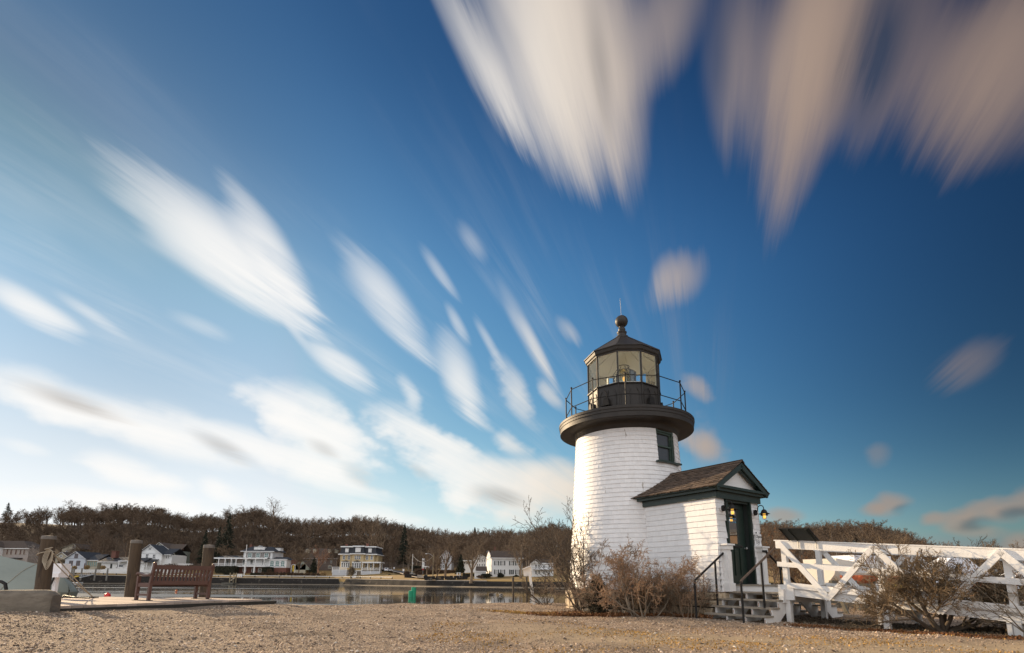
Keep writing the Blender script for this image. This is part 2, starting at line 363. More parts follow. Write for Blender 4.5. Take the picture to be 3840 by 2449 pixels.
def far_ground_mat():
    m = bpy.data.materials.new('far_bank_ground'); m.use_nodes = True; t = NT(m.node_tree); b = m.node_tree.nodes['Principled BSDF']
    P = t.n('ShaderNodeNewGeometry').outputs['Position']; sx = t.n('ShaderNodeSeparateXYZ'); t.put(sx.inputs[0], P)
    n1 = t.noise(P, .12, 5, .65)
    lawn = t.mix(n1, (.17, .105, .035, 1), (.36, .24, .085, 1)); leaf = t.mix(n1, (.05, .032, .02, 1), (.12, .08, .05, 1)); mud = t.mix(n1, (.10, .08, .055, 1), (.26, .21, .15, 1))
    c = t.mix(t.mr(sx.outputs[2], 4.8, 8.5), lawn, leaf)
    c = t.mix(t.mr(sx.outputs[2], .2, .6), mud, c)
    t.put(b.inputs['Base Color'], c); b.inputs['Roughness'].default_value = 1.
    return m

# ------------------------------------------------------------------ mesh helpers
class MB:
    def __init__(s): s.v = []; s.f = []; s.mi = []; s.mats = []; s.m = 0
    def use(s, m):
        if m not in s.mats: s.mats.append(m)
        s.m = s.mats.index(m); return s
    def add(s, vs, fs):
        o = len(s.v); s.v.extend([tuple(x) for x in vs])
        for f in fs: s.f.append(tuple(i + o for i in f)); s.mi.append(s.m)
        return s
    def frame(s, c, x, y, z, sx, sy, sz):
        c = Vector(c); x, y, z = Vector(x) * sx / 2, Vector(y) * sy / 2, Vector(z) * sz / 2
        vs = [c + a * x + b * y + d * z for d in (-1, 1) for b in (-1, 1) for a in (-1, 1)]
        return s.add(vs, [(0, 2, 3, 1), (4, 5, 7, 6), (0, 1, 5, 4), (2, 6, 7, 3), (0, 4, 6, 2), (1, 3, 7, 5)])
    def box(s, c, sz, rz=0.):
        return s.frame(c, (math.cos(rz), math.sin(rz), 0), (-math.sin(rz), math.cos(rz), 0), (0, 0, 1), *sz)
    def bar(s, p, q, wd, th, up=(0, 0, 1)):
        p, q = Vector(p), Vector(q); z = (q - p); l = z.length; z = z / l
        x = Vector(up).cross(z)
        if x.length < 1e-4: x = Vector((1, 0, 0)).cross(z)
        x.normalize(); y = z.cross(x)
        return s.frame((p + q) / 2, x, y, z, wd, th, l)
    def tube(s, pts, r, n=8, caps=True):
        pts = [Vector(p) for p in pts]
        rs = r if isinstance(r, (list, tuple)) else [r] * len(pts)
        vs = []; fs = []; x = None
        for i, p in enumerate(pts):
            t = (pts[min(i + 1, len(pts) - 1)] - pts[max(i - 1, 0)]).normalized()
            if x is None: x = t.cross(Vector((0, 0, 1)) if abs(t.z) < .9 else Vector((1, 0, 0)))
            x = (x - t * x.dot(t)).normalized(); y = t.cross(x)
            for k in range(n):
                a = 2 * PI * k / n; vs.append(p + (x * math.cos(a) + y * math.sin(a)) * rs[i])
            if i:
                for k in range(n): fs.append(((i - 1) * n + k, (i - 1) * n + (k + 1) % n, i * n + (k + 1) % n, i * n + k))
        if caps: fs += [tuple(range(n))[::-1], tuple((len(pts) - 1) * n + k for k in range(n))]
        return s.add(vs, fs)
    def lathe(s, prof, c=(0, 0, 0), n=32, a0=0., caps=False):
        c = Vector(c); vs = []; fs = []
        for i, (r, z) in enumerate(prof):
            for k in range(n):
                a = a0 + 2 * PI * k / n; vs.append(c + Vector((r * math.cos(a), r * math.sin(a), z)))
            if i:
                for k in range(n): fs.append(((i - 1) * n + k, (i - 1) * n + (k + 1) % n, i * n + (k + 1) % n, i * n + k))
        if caps: fs += [tuple(range(n))[::-1], tuple((len(prof) - 1) * n + k for k in range(n))]
        return s.add(vs, fs)
    def prism(s, poly, d):
        """polygon (list of 3D points) pushed along vector d"""
        d = Vector(d); poly = [Vector(p) for p in poly]; n = len(poly)
        return s.add(poly + [p + d for p in poly], [tuple(range(n))[::-1], tuple(range(n, 2 * n))] + [(i, (i + 1) % n, n + (i + 1) % n, n + i) for i in range(n)])
    def quad(s, a, b, c, d): return s.add([a, b, c, d], [(0, 1, 2, 3)])
    def ball(s, c, r, n=16, m=10, sz=(1, 1, 1)):
        c = Vector(c); vs = []; fs = []
        for i in range(m + 1):
            t = PI * i / m
            for k in range(n):
                a = 2 * PI * k / n; vs.append(c + Vector((r * sz[0] * math.sin(t) * math.cos(a), r * sz[1] * math.sin(t) * math.sin(a), r * sz[2] * math.cos(t))))
            if i:
                for k in range(n): fs.append(((i - 1) * n + k, i * n + k, i * n + (k + 1) % n, (i - 1) * n + (k + 1) % n))
        return s.add(vs, fs)
    def build(s, name, parent=None, loc=(0, 0, 0), smooth=False):
        root = parent
        off = Vector(loc)
        while root is not None:
            off = Vector(root.location) if root.parent is None else off
            root = root.parent
        me = bpy.data.meshes.new(name)
        me.from_pydata([tuple(Vector(v) - off) for v in s.v], [], s.f)
        for m in s.mats: me.materials.append(m)
        me.polygons.foreach_set('material_index', s.mi)
        if smooth:
            me.polygons.foreach_set('use_smooth', [True] * len(s.f))
            try: me.set_sharp_from_angle(angle=R(38))
            except Exception: pass
        me.update()
        o = bpy.data.objects.new(name, me); COL.objects.link(o)
        if parent is None: o.location = off
        else: o.parent = parent
        return o
def tag(o, label=None, cat=None, group=None, kind=None):
    for k, v in (('label', label), ('category', cat), ('group', group), ('kind', kind)):
        if v: o[k] = v
    return o
def thing(name, label, cat, loc=(0, 0, 0), group=None):
    o = bpy.data.objects.new(name, None); COL.objects.link(o); o.location = loc; o.empty_display_size = .2
    return tag(o, label, cat, group)
def fast_mesh(name, verts, faces, mats, mi=None):
    verts = np.asarray(verts, np.float32); faces = np.asarray(faces, np.int32)
    me = bpy.data.meshes.new(name); k = faces.shape[1]
    me.vertices.add(len(verts)); me.vertices.foreach_set('co', verts.ravel())
    me.loops.add(faces.size); me.loops.foreach_set('vertex_index', faces.ravel())
    me.polygons.add(len(faces)); me.polygons.foreach_set('loop_start', np.arange(0, faces.size, k, dtype=np.int32))
    for m in mats: me.materials.append(m)
    if mi is not None: me.polygons.foreach_set('material_index', np.asarray(mi, np.int32))
    me.update(calc_edges=True); me.validate()
    return me
def link(name, me, parent=None, loc=(0, 0, 0)):
    o = bpy.data.objects.new(name, me); COL.objects.link(o); o.location = loc
    if parent: o.parent = parent
    return o
def text(body, mtl, parent, origin, xdir, ydir, size, name='lettering', extr=.002):
    cu = bpy.data.curves.new('t', 'FONT'); cu.body = body; cu.size = size; cu.align_x = 'CENTER'; cu.align_y = 'CENTER'; cu.extrude = extr
    o = bpy.data.objects.new('t', cu); COL.objects.link(o)
    dg = bpy.context.evaluated_depsgraph_get()
    me = bpy.data.meshes.new_from_object(o.evaluated_get(dg)); bpy.data.objects.remove(o); me.name = name
    me.materials.clear(); me.materials.append(mtl)
    x = Vector(xdir).normalized(); y = Vector(ydir).normalized(); z = x.cross(y)
    root = parent
    while root.parent: root = root.parent
    M = Matrix(((x.x, y.x, z.x, 0), (x.y, y.y, z.y, 0), (x.z, y.z, z.z, 0), (0, 0, 0, 1)))
    me.transform(Matrix.Translation(Vector(origin) - Vector(root.location)) @ M)
    t = bpy.data.objects.new(name, me); COL.objects.link(t); t.parent = parent
    return t

# ------------------------------------------------------------------ near ground, water
def sstep(a, b, x):
    t = min(1, max(0, (x - a) / (b - a))); return t * t * (3 - 2 * t)
def crest(x):
    """y of the top of the near river bank"""
    pts = [(-60, 17), (-12, 16.2), (-7.2, 14.6), (-5.6, 17.5), (-3.5, 19.8), (0, 20.2), (4, 21.5), (9, 25), (20, 34), (60, 48), (200, 60)]
    if x <= pts[0][0]: return pts[0][1]
    for (x0, y0), (x1, y1) in zip(pts, pts[1:]):
        if x <= x1: return y0 + (y1 - y0) * (x - x0) / (x1 - x0)
    return pts[-1][1]
def gz(x, y):
    z = .08 + .25 * sstep(-3, -9, x) + .02 * math.sin(x * 1.3 + y * .7) + .018 * math.sin(x * .45 - y * 1.1 + 1) + .010 * math.sin(x * 3.1 + y * 2.3) + .006 * math.sin(x * 6.3 - y * 4.1)
    z += .06 * sstep(13, 18, y) * sstep(8, 2, abs(x - 2))
    d = y - crest(x)
    if d > 0: z -= min(2.6, d * .62 + .0 * d)
    return z
NX = [-260, -160, -100, -60, -40, -28, -20] + [-16 + i * .25 for i in range(129)] + [18, 21, 25, 30, 40, 60, 100, 160, 260]
NY = [-240, -140, -80, -40, -20, -8, -2, 2] + [3.5 + i * .25 for i in range(89)] + [26.5, 28, 30, 33, 38, 45, 55, 66]
vs = [(x, y, gz(x, y)) for y in NY for x in NX]; nx = len(NX)
fs = [(j * nx + i, j * nx + i + 1, (j + 1) * nx + i + 1, (j + 1) * nx + i) for j in range(len(NY) - 1) for i in range(nx - 1)]
g = link('ground', fast_mesh('ground', vs, fs, [ground_mat()])); g['kind'] = 'structure'; g.data.polygons.foreach_set('use_smooth', [True] * len(fs))
WZ = -.93
wm = MB().use(water_mat()); wm.quad((-1500, 12, WZ), (1500, 12, WZ), (1500, 300, WZ), (-1500, 300, WZ)); tag(wm.build('water', smooth=False), kind='structure')

# loose gravel over the ground: far too many stones to count
def gravel():
    rg = np.random.default_rng(5); P = []
    while len(P) < 96000:
        x = rg.uniform(-13, 13, 60000); y = 4.6 + 17 * rg.uniform(0, 1, 60000) ** 1.55
        u = 1920 + FPX * x / (y * .98)
        ok = (u > -60) & (u < 3900)
        big = np.sin(x * .9 + y * .35) * .5 + np.sin(x * .4 - y * .8 + 2) * .5 + np.sin(x * 2.1 + y * 1.7) * .25
        path = np.abs(y - (9.3 - .40 * x)) + big * .9
        dens = np.where((path < 1.5) & (x > -1.2 + big), .28, 1.0)
        dens = np.where(x > 6, dens * .75, dens)
        cr = np.interp(x, [-12, -7.2, -5.6, -3.5, 0, 4, 9], [9, 13, 17.3, 19.6, 20, 21, 22])
        block = (x < -7.1) & (y > 11.3 - (x + 8.4) * .5)
        ok &= (rg.uniform(0, 1, 60000) < dens) & (y < cr) & ~block
        P += list(zip(x[ok], y[ok]))
    P = np.array(P[:96000]); n = len(P)
    z = np.array([gz(a, b) for a, b in P])
    oc = np.array([(1, 0, 0), (.3, .95, 0), (-.9, .5, 0), (-.8, -.6, 0), (.35, -.95, 0), (.1, .1, .8), (-.1, 0, -.8)], np.float32)
    fc = np.array([(0, 1, 5), (1, 2, 5), (2, 3, 5), (3, 4, 5), (4, 0, 5), (1, 0, 6), (2, 1, 6), (3, 2, 6), (4, 3, 6), (0, 4, 6)], np.int32)
    sz = np.clip(rg.lognormal(-4.85, .50, n), .004, .036)
    a = rg.uniform(0, 2 * PI, n); c, s = np.cos(a), np.sin(a)
    sc = np.stack([sz * rg.uniform(.8, 1.5, n), sz * rg.uniform(.6, 1.0, n), sz * rg.uniform(.5, .9, n)], 1)
    V = oc[None] * sc[:, None, :] * rg.uniform(.8, 1.2, (n, 7, 1))
    tl = rg.normal(0, .35, n)[:, None]
    Vz = V[..., 2] + V[..., 0] * tl
    X = V[..., 0] * c[:, None] - V[..., 1] * s[:, None] + P[:, :1]; Y = V[..., 0] * s[:, None] + V[..., 1] * c[:, None] + P[:, 1:]
    Z = Vz + (z + sz * .25)[:, None]
    verts = np.stack([X, Y, Z], 2).reshape(-1, 3); faces = (fc[None] + (np.arange(n) * 7)[:, None, None]).reshape(-1, 3)
    m = bpy.data.materials.new('gravel_stone'); m.use_nodes = True; t = NT(m.node_tree); b = m.node_tree.nodes['Principled BSDF']
    ri = t.n('ShaderNodeNewGeometry').outputs['Random Per Island']
    Pp = t.n('ShaderNodeNewGeometry').outputs['Position']
    patch = t.ramp(t.noise(Pp, 1.1, 5, .7), [(.30, (.55, .52, .49)), (.50, (.95, .94, .92)), (.70, (1.15, 1.12, 1.06))])
    t.put(b.inputs['Base Color'], t.mix(1., patch, t.ramp(ri, [(0, (.10, .072, .052)), (.3, (.28, .200, .143)), (.62, (.46, .335, .245)), (.93, (.64, .51, .40)), (1., (.82, .75, .65))]), 'MULTIPLY')); b.inputs['Roughness'].default_value = .75
    o = link('gravel', fast_mesh('gravel', verts, faces, [m])); tag(o, 'loose pinkish grey gravel and shell strewn over the foreshore', 'gravel', kind='stuff')
gravel()

# ------------------------------------------------------------------ lighthouse
PA = R(-35)
EF = Vector((math.cos(PA), -math.sin(PA), 0))     # along the door front, left to right
EO = Vector((-math.sin(PA), -math.cos(PA), 0))    # out of the door
CN = Vector((5.0796, 13.0, 0))                    # front left corner of the entry
def L(f, o, z): return CN + EF * f + EO * o + Vector((0, 0, z))
TC = L(.925, -3.74, 0)
LH = thing('lighthouse', 'short white shingled lighthouse with black gallery, glazed lantern and gabled entry porch', 'lighthouse', (TC.x, TC.y, .1))
def trad(z): return 1.6 + (5.44 - z) * .0605
TA = math.atan2(-TC.y, -TC.x)      # direction from the tower to the camera
EOA = math.atan2(EO.y, EO.x)
def shingle_wall(mb, p0, ud, nrm, length, z0, z1, course, batter=0., skip=None, wmin=.09, wmax=.17, thick=.014):
    """rows of single shingles on a flat wall from p0 along ud"""
    n = max(1, round((z1 - z0) / course)); h = (z1 - z0) / n
    ud, nrm = Vector(ud), Vector(nrm)
    for i in range(n):
        za, zb = z0 + i * h, z0 + (i + 1) * h
        oa = (z1 - za) * batter + thick; ob = (z1 - zb) * batter + .002
        x = -rnd.random() * .1
        while x < length:
            wd = rnd.uniform(wmin, wmax); a, b = max(0, x), min(length, x + wd - .0008); x += wd
            if b - a < .01: continue
            if skip and skip((a + b) / 2, (za + zb) / 2): continue
            j = rnd.uniform(-.0015, .002); k = rnd.uniform(-.0015, .002); dz = rnd.uniform(-.003, .003)
            P = lambda s_, z_, o_: p0 + ud * s_ + nrm * o_ + Vector((0, 0, z_))
            q = [P(a, za + dz, oa + j), P(b, za + dz, oa + k), P(b, zb, ob), P(a, zb, ob), P(a, za + dz, 0), P(b, za + dz, 0)]
            mb.add(q, [(0, 1, 2, 3), (4, 5, 1, 0), (4, 0, 3), (5, 2, 1)])
# tower wall: rings of flat shingles, with the window opening left out
mb = MB().use(shing)
nz = 36; z0, z1 = .72, 5.44; h = (z1 - z0) / nz
for i in range(nz):
    za, zb = z0 + i * h, z0 + (i + 1) * h
    a = EOA - PI + rnd.random() * .05
    end = a + 2 * PI
    while a < end - .02:
        da = min(rnd.uniform(.06, .105), end - a)
        mid = a + da / 2
        dd = (mid - EOA + PI) % (2 * PI) - PI
        zc = (za + zb) / 2
        hw = .40 / trad(zc)
        if zc > 4.40:      # cut the course cleanly at the window opening
            lo, hi = EOA - hw, EOA + hw
            if lo <= a < hi - 1e-6: a = hi; continue
            if a < lo < a + da:
                da = lo - a
                if da < .004: a = lo; continue
        if zc < 3.05 and abs(dd) < .50: a += da; continue
        j1, j2 = rnd.uniform(-.002, .003), rnd.uniform(-.002, .003); dz = rnd.uniform(-.003, .003)
        ra, rb = trad(za) + .014, trad(zb) + .001
        q = []
        for aa, rr, zz in ((a + .0002, ra + j1, za + dz), (a + da - .0002, ra + j2, za + dz), (a + da - .0002, rb, zb), (a + .0002, rb, zb), (a, trad(za) - .02, za + dz), (a + da, trad(za) - .02, za + dz)):
            q.append(TC + Vector((rr * math.cos(aa), rr * math.sin(aa), zz)))
        mb.add(q, [(0, 1, 2, 3), (4, 5, 1, 0), (4, 0, 3), (5, 2, 1)])
        a += da
mb.use(white)     # solid core behind the shingles, set back at the window
core = []
NS = 96
for z in (.7, 3.1, 4.40, 4.401, 5.46):
    ring = []
    for k in range(NS):
        aa = 2 * PI * k / NS; dd = (aa - EOA + PI) % (2 * PI) - PI
        rr = trad(z) - .012
        if z > 4.4 and abs(dd) < .34: rr = 1.40 / math.cos(dd)
        ring.append(TC + Vector((rr * math.cos(aa), rr * math.sin(aa), z)))
    core += ring
mb.add(core, [(r_ * NS + k, r_ * NS + (k + 1) % NS, (r_ + 1) * NS + (k + 1) % NS, (r_ + 1) * NS + k) for r_ in range(4) for k in range(NS)])
tower = mb.build('tower_wall', LH)
# stone footing under tower and entry
mb = MB().use(stone)
def blocks(p0, ud, nrm, length, z0, z1, rows):
    hh = (z1 - z0) / rows
    for i in range(rows):
        x = -rnd.random() * .2
        while x < length:
            wd = rnd.uniform(.28, .52); a, b = max(0, x), min(length, x + wd); x += wd
            if b - a < .06: continue
            jt = .016
            dep = rnd.uniform(.02, .06)
            pr = []
            for s_, z_ in ((a + jt, z0 + i * hh + jt), (b - jt, z0 + i * hh + jt), (b - jt, z0 + (i + 1) * hh - jt), (a + jt, z0 + (i + 1) * hh - jt)):
                pr.append(p0 + Vector(ud) * (s_ + rnd.uniform(-.012, .012)) + Vector((0, 0, z_ + rnd.uniform(-.01, .01))) + Vector(nrm) * dep)
            c = sum(pr, Vector()) / 4 + Vector(nrm) * rnd.uniform(.015, .04)
            back = [q - Vector(nrm) * .2 for q in pr]
            inner = [q.lerp(c, .45) + Vector(nrm) * rnd.uniform(.0, .02) for q in pr]
            mb.add(pr + back + inner, [(0, 1, 9, 8), (1, 2, 10, 9), (2, 3, 11, 10), (3, 0, 8, 11), (8, 9, 10, 11), (0, 4, 5, 1), (1, 5, 6, 2), (2, 6, 7, 3), (3, 7, 4, 0)])
blocks(L(-.03, -2.6, 0), EO, -EF, 2.66, -.05, .69, 4)
blocks(L(-.06, .03, 0), EF, EO, 1.97, -.05, .69, 4)
blocks(L(1.88, .05, 0), -EO, EF, 2.6, -.05, .69, 4)
for k in range(26):
    a0 = 2 * PI * k / 26; a1 = 2 * PI * (k + 1) / 26
    p = TC + Vector((math.cos(a0), math.sin(a0), 0)) * 1.96; q = TC + Vector((math.cos(a1), math.sin(a1), 0)) * 1.96
    nn = ((p + q) / 2 - TC).normalized(); blocks(p, (q - p).normalized(), nn, (q - p).length, -.05, .69, 3)
mb.use(darkwood).lathe([(1.93, -.2), (1.93, .70), (1.86, .72)], TC, 40)
mb.frame(L(.92, -1.4, .25), EF, EO, (0, 0, 1), 1.80, 2.78, .86)
mb.build('foundation', LH)
# window in the tower, facing over the porch
WN = EO; WT = Vector((-EO.y, EO.x, 0)) * 1.0
if WT.dot(EF) < 0: WT = -WT
def TW(x, o, z): return TC + WT * x + WN * o + Vector((0, 0, z))
fr = MB().use(greenl)
for a, b, wd in (((-.375, 1.5, 4.42), (-.375, 1.5, 5.44), .09), ((.375, 1.5, 4.42), (.375, 1.5, 5.44), .09)):
    fr.bar(TW(*a), TW(*b), wd, .08, WN)
fr.bar(TW(-.42, 1.5, 5.40), TW(.42, 1.5, 5.40), .09, .10, WN)
wf = fr.build('window_frame', LH)
sm = MB().use(greenl)
for z in (4.50, 4.93, 5.33): sm.bar(TW(-.33, 1.47 if z < 4.9 else 1.49, z), TW(.33, 1.47 if z < 4.9 else 1.49, z), .05, .05, WN)
for x in (-.31, .31): sm.bar(TW(x, 1.48, 4.48), TW(x, 1.48, 5.35), .05, .04, WN)
sm.build('sash', wf)
gl = MB().use(glassd).quad(TW(-.3, 1.46, 4.5), TW(.3, 1.46, 4.5), TW(.3, 1.46, 5.34), TW(-.3, 1.46, 5.34)); gl.build('pane', wf)
sl_ = MB().use(green).frame(TW(0, 1.60, 4.40), WT, WN, (0, 0, 1), 1.0, .30, .05); sl_.build('sill', wf)
for sx in (-1, 1):
    ck = MB().use(shing)
    zt, zb_ = 5.44, 4.42
    steps = 9
    for k in range(steps):
        za, zb2 = zb_ + (zt - zb_) * k / steps, zb_ + (zt - zb_) * (k + 1) / steps
        ra = math.sqrt(trad(za) ** 2 - .43 ** 2) + .015; rb = math.sqrt(trad(zb2) ** 2 - .43 ** 2) + .004
        ck.add([TW(sx * .424, 1.44, za), TW(sx * (.424 + .004), ra, za), TW(sx * .43, rb, zb2), TW(sx * .424, 1.44, zb2)], [(0, 1, 2, 3)])
    ck.build('window_cheek', wf)
# gallery
gp = [(1.56, 5.40), (1.615, 5.425), (1.63, 5.445), (1.635, 5.53), (1.655, 5.58), (1.70, 5.610), (1.80, 5.622), (2.105, 5.625), (2.118, 5.635), (2.118, 5.770), (2.125, 5.775), (2.135, 5.78), (2.135, 5.857), (2.143, 5.862), (2.150, 5.868), (2.150, 5.940), (2.14, 5.952), (1.9, 5.965), (.9, 5.99)]
gm = MB().use(deckp).lathe(gp, TC, 96); gm.build('gallery', LH, smooth=True)
# railing: twelve posts with two rails
def dirn(deg): a = TA + R(deg); return Vector((math.cos(a), math.sin(a), 0))
RR = 1.92
pts = [TC + dirn(1.5 + 30 * k) * RR for k in range(12)]
for z in (6.95, 6.36):
    rl = MB().use(iron)
    for k in range(12): rl.tube([pts[k] + Vector((0, 0, z)), pts[(k + 1) % 12] + Vector((0, 0, z))], .014, 8)
    rl.build('gallery_rail', LH, smooth=True)
for k in range(12):
    pm = MB().use(iron).tube([pts[k] + Vector((0, 0, 5.95)), pts[k] + Vector((0, 0, 6.98))], .021, 8)
    pm.ball(pts[k] + Vector((0, 0, 7.0)), .033, 10, 6); pm.lathe([(.05, 5.955), (.05, 5.975), (.022, 5.99)], pts[k], 10)
    pm.build('rail_post', LH, smooth=True)
# lantern: ten sided
dv = [-44 + 36 * k - 36 + 36 for k in range(10)]
def LV(r, k, z): return TC + dirn(-8 + 36 * k) * r + Vector((0, 0, z))
lw = MB().use(blackp)
for k in range(10):
    lw.quad(LV(1.16, k, 5.96), LV(1.16, k + 1, 5.96), LV(1.16, k + 1, 7.0), LV(1.16, k, 7.0))
    for q in (.12, .5, .88):     # raised panel strips of the metal sheet
        a = LV(1.17, k, 0).lerp(LV(1.17, k + 1, 0), q)
        lw.tube([a + Vector((0, 0, 5.97)), a + Vector((0, 0, 6.7)), a.lerp(LV(1.17, k, 0).lerp(LV(1.17, k + 1, 0), .5), .25) + Vector((0, 0, 6.84))], .010, 6)
    lw.bar(LV(1.175, k, 5.97), LV(1.175, k, 7.0), .03, .03, dirn(-8 + 36 * k))
lw.lathe([(1.15, 6.99), (1.21, 6.99), (1.215, 7.02), (1.10, 7.03)], TC, 10, TA + R(-8))
lw.build('lantern_wall', LH)
mu = MB().use(blackp)
for k in range(10): mu.bar(LV(1.165, k, 7.02), LV(1.165, k, 8.06), .045, .05, dirn(-8 + 36 * k))
mu.use(beige)
for k in range(10):
    mu.bar(LV(1.125, k, 7.03), LV(1.125, k, 8.05), .05, .03, dirn(-8 + 36 * k))
    for z in (7.035, 8.05): mu.bar(LV(1.14, k, z), LV(1.14, k + 1, z), .03, .03)
lg = mu.build('lantern_glazing_bar', LH)
pn = MB().use(pane)
for k in range(10): pn.quad(LV(1.15, k, 7.02), LV(1.15, k + 1, 7.02), LV(1.15, k + 1, 8.06), LV(1.15, k, 8.06))
pn.build('lantern_pane', LH)
lr = MB().use(blackp)
a10 = TA + R(-8)
lr.lathe([(1.14, 8.045), (1.20, 8.045), (1.20, 8.085), (1.225, 8.09), (1.235, 8.11), (1.245, 8.112), (1.27, 8.205), (1.30, 8.21), (1.30, 8.235), (.20, 9.02), (.0, 9.02)], TC, 10, a10)
for k in range(10): lr.bar(LV(1.29, k, 8.235), LV(.22, k, 9.01), .035, .02)
lr.use(beige).lathe([(1.14, 8.05), (1.05, 8.15), (.1, 8.80), (0, 8.80)], TC, 10, a10)
for k in range(10): lr.bar(LV(1.05, k, 8.11), LV(.12, k, 8.78), .05, .03)
roof = lr.build('lantern_roof', LH)
fb = MB().use(blackp).lathe([(.22, 9.0), (.21, 9.06), (.15, 9.10), (.14, 9.16), (.165, 9.20), (.165, 9.23), (.11, 9.27), (.125, 9.32), (.12, 9.35), (.09, 9.40), (.10, 9.43)], TC, 24); fb.ball(TC + Vector((0, 0, 9.625)), .215, 28, 18); fb.build('ball_finial', roof, smooth=True)
MB().use(steel).tube([TC + Vector((0, 0, 9.8)), TC + Vector((-.02, 0, 10.48))], .008, 6).build('lightning_rod', roof)
fl = MB().use(beige).lathe([(1.14, 7.01), (.0, 7.01)], TC, 10, a10); fl.build('lantern_floor', LH)
prof = [(0, 7.02), (.20, 7.03), (.22, 7.25), (.27, 7.28)]
for k in range(13): z = 7.28 + k * .045; r_ = .30 - abs(k - 5) * .006 - (0 if k < 8 else (k - 8) * .03); prof += [(r_, z), (r_ + .028, z + .014), (r_ + .006, z + .04)]
prof += [(.10, 7.90), (0, 7.93)]
le = MB().use(lensg).lathe(prof, TC, 24); lens = le.build('fresnel_lens', LH, smooth=True)
MB().use(amber).ball(TC + dirn(10) * .1 + Vector((0, 0, 7.52)), .05, 10, 8, (1, 1, 1.6)).build('lamp_bulb', lens, smooth=True)
lf = MB().use(blackp)
for k in range(8):
    d_ = dirn(20 + 45 * k); lf.tube([TC + d_ * .36 + Vector((0, 0, 7.02)), TC + d_ * .36 + Vector((0, 0, 7.66)), TC + d_ * .16 + Vector((0, 0, 7.96))], .010, 6)
lf.tube([TC + dirn(a_) * .2 + Vector((0, 0, 7.98)) for a_ in range(0, 361, 30)], .012, 6); lf.build('lens_frame', lens)
sc = MB().use(glassd)
for a_ in (28, 52): sc.quad(TC + dirn(a_) * .42 + Vector((0, 0, 7.05)), TC + dirn(a_ + 24) * .42 + Vector((0, 0, 7.05)), TC + dirn(a_ + 24) * .42 + Vector((0, 0, 7.75)), TC + dirn(a_) * .42 + Vector((0, 0, 7.75)))
sc.build('lens_screen', lens)
for k in (-2, -1, 1, 2, 4):        # small hooded vents on the metal wall, with their conduits
    c = LV(1.165, k, 0).lerp(LV(1.165, k + 1, 0), .45); n_ = (c - TC); n_.z = 0; n_.normalize(); tt = Vector((-n_.y, n_.x, 0))
    vm = MB().use(iron)
    vm.prism([c + tt * x + n_ * .012 + Vector((0, 0, z)) for x, z in ((-.125, 6.33), (.125, 6.33), (.105, 6.40), (.085, 6.52), (.045, 6.58), (-.045, 6.58), (-.085, 6.52), (-.105, 6.40))], n_ * .10)
    vm.frame(c + n_ * .075 + Vector((0, 0, 6.325)), tt, n_, (0, 0, 1), .29, .15, .022)
    vm.tube([c + n_ * .03 + Vector((0, 0, 5.97)), c + n_ * .03 + Vector((0, 0, 6.34))], .012, 6)
    vm.tube([c + n_ * .03 + Vector((0, 0, 6.56)), c + n_ * .03 + Vector((0, 0, 6.74)), c + n_ * .03 + tt * -.08 + Vector((0, 0, 6.86))], .012, 6)
    vm.build('hooded_vent', LH)

# entry porch of the lighthouse
DZ0, DZ1 = .90, 3.0
mb = MB().use(shing)
shingle_wall(mb, L(0, -2.55, 0), EO, -EF, 2.56, .70, 3.04, .146, .022)
shingle_wall(mb, L(-.03, 0, 0), EF, EO, 1.91, .70, 3.04, .146, .022, skip=lambda s_, z: .36 < s_ < 1.56 and z > .80)
shingle_wall(mb, L(1.85, .03, 0), -EO, EF, 2.56, .70, 3.04, .146, .022)
mb.use(white)
for f0, f1 in ((-.0, .37), (1.5, 1.85)): mb.frame(L((f0 + f1) / 2, -.14, 1.87), EF, EO, (0, 0, 1), f1 - f0 - .004, .26, 2.34)
mb.frame(L(.03, -1.4, 1.87), EF, EO, (0, 0, 1), .05, 2.3, 2.34); mb.frame(L(1.82, -1.4, 1.87), EF, EO, (0, 0, 1), .05, 2.3, 2.34)
mb.build('porch_wall', LH)
tr = MB().use(green)     # frieze and stepped cornice along both sides and the front
for f, sg in ((0, -1), (1.85, 1)):
    tr.frame(L(f + sg * .03, -1.12, 3.09), EF, EO, (0, 0, 1), .06, 2.40, .16)
    tr.frame(L(f + sg * .09, -1.14, 3.205), EF, EO, (0, 0, 1), .18, 2.58, .07)
    tr.frame(L(f + sg * .125, -1.13, 3.262), EF, EO, (0, 0, 1), .25, 2.66, .045)
tr.frame(L(.925, .045, 3.085), EF, EO, (0, 0, 1), 1.95, .09, .17)
tr.frame(L(.925, .085, 3.205), EF, EO, (0, 0, 1), 2.214, .17, .07)
tr.frame(L(.925, .115, 3.262), EF, EO, (0, 0, 1), 2.35, .24, .046)
tr.frame(L(.925, .10, 3.30), EF, EO, (0, 0, 1), 2.30, .20, .03)
tr.build('porch_cornice', LH)
PK, PE, HF = 4.02, 3.28, 1.19    # ridge, eave, half span
gb = MB().use(white).prism([L(.925 - 1.0, .0, 3.31), L(.925 + 1.0, .0, 3.31), L(.925, .0, 3.93)], EO * .03); gb.build('gable', LH)
rk = MB().use(green)
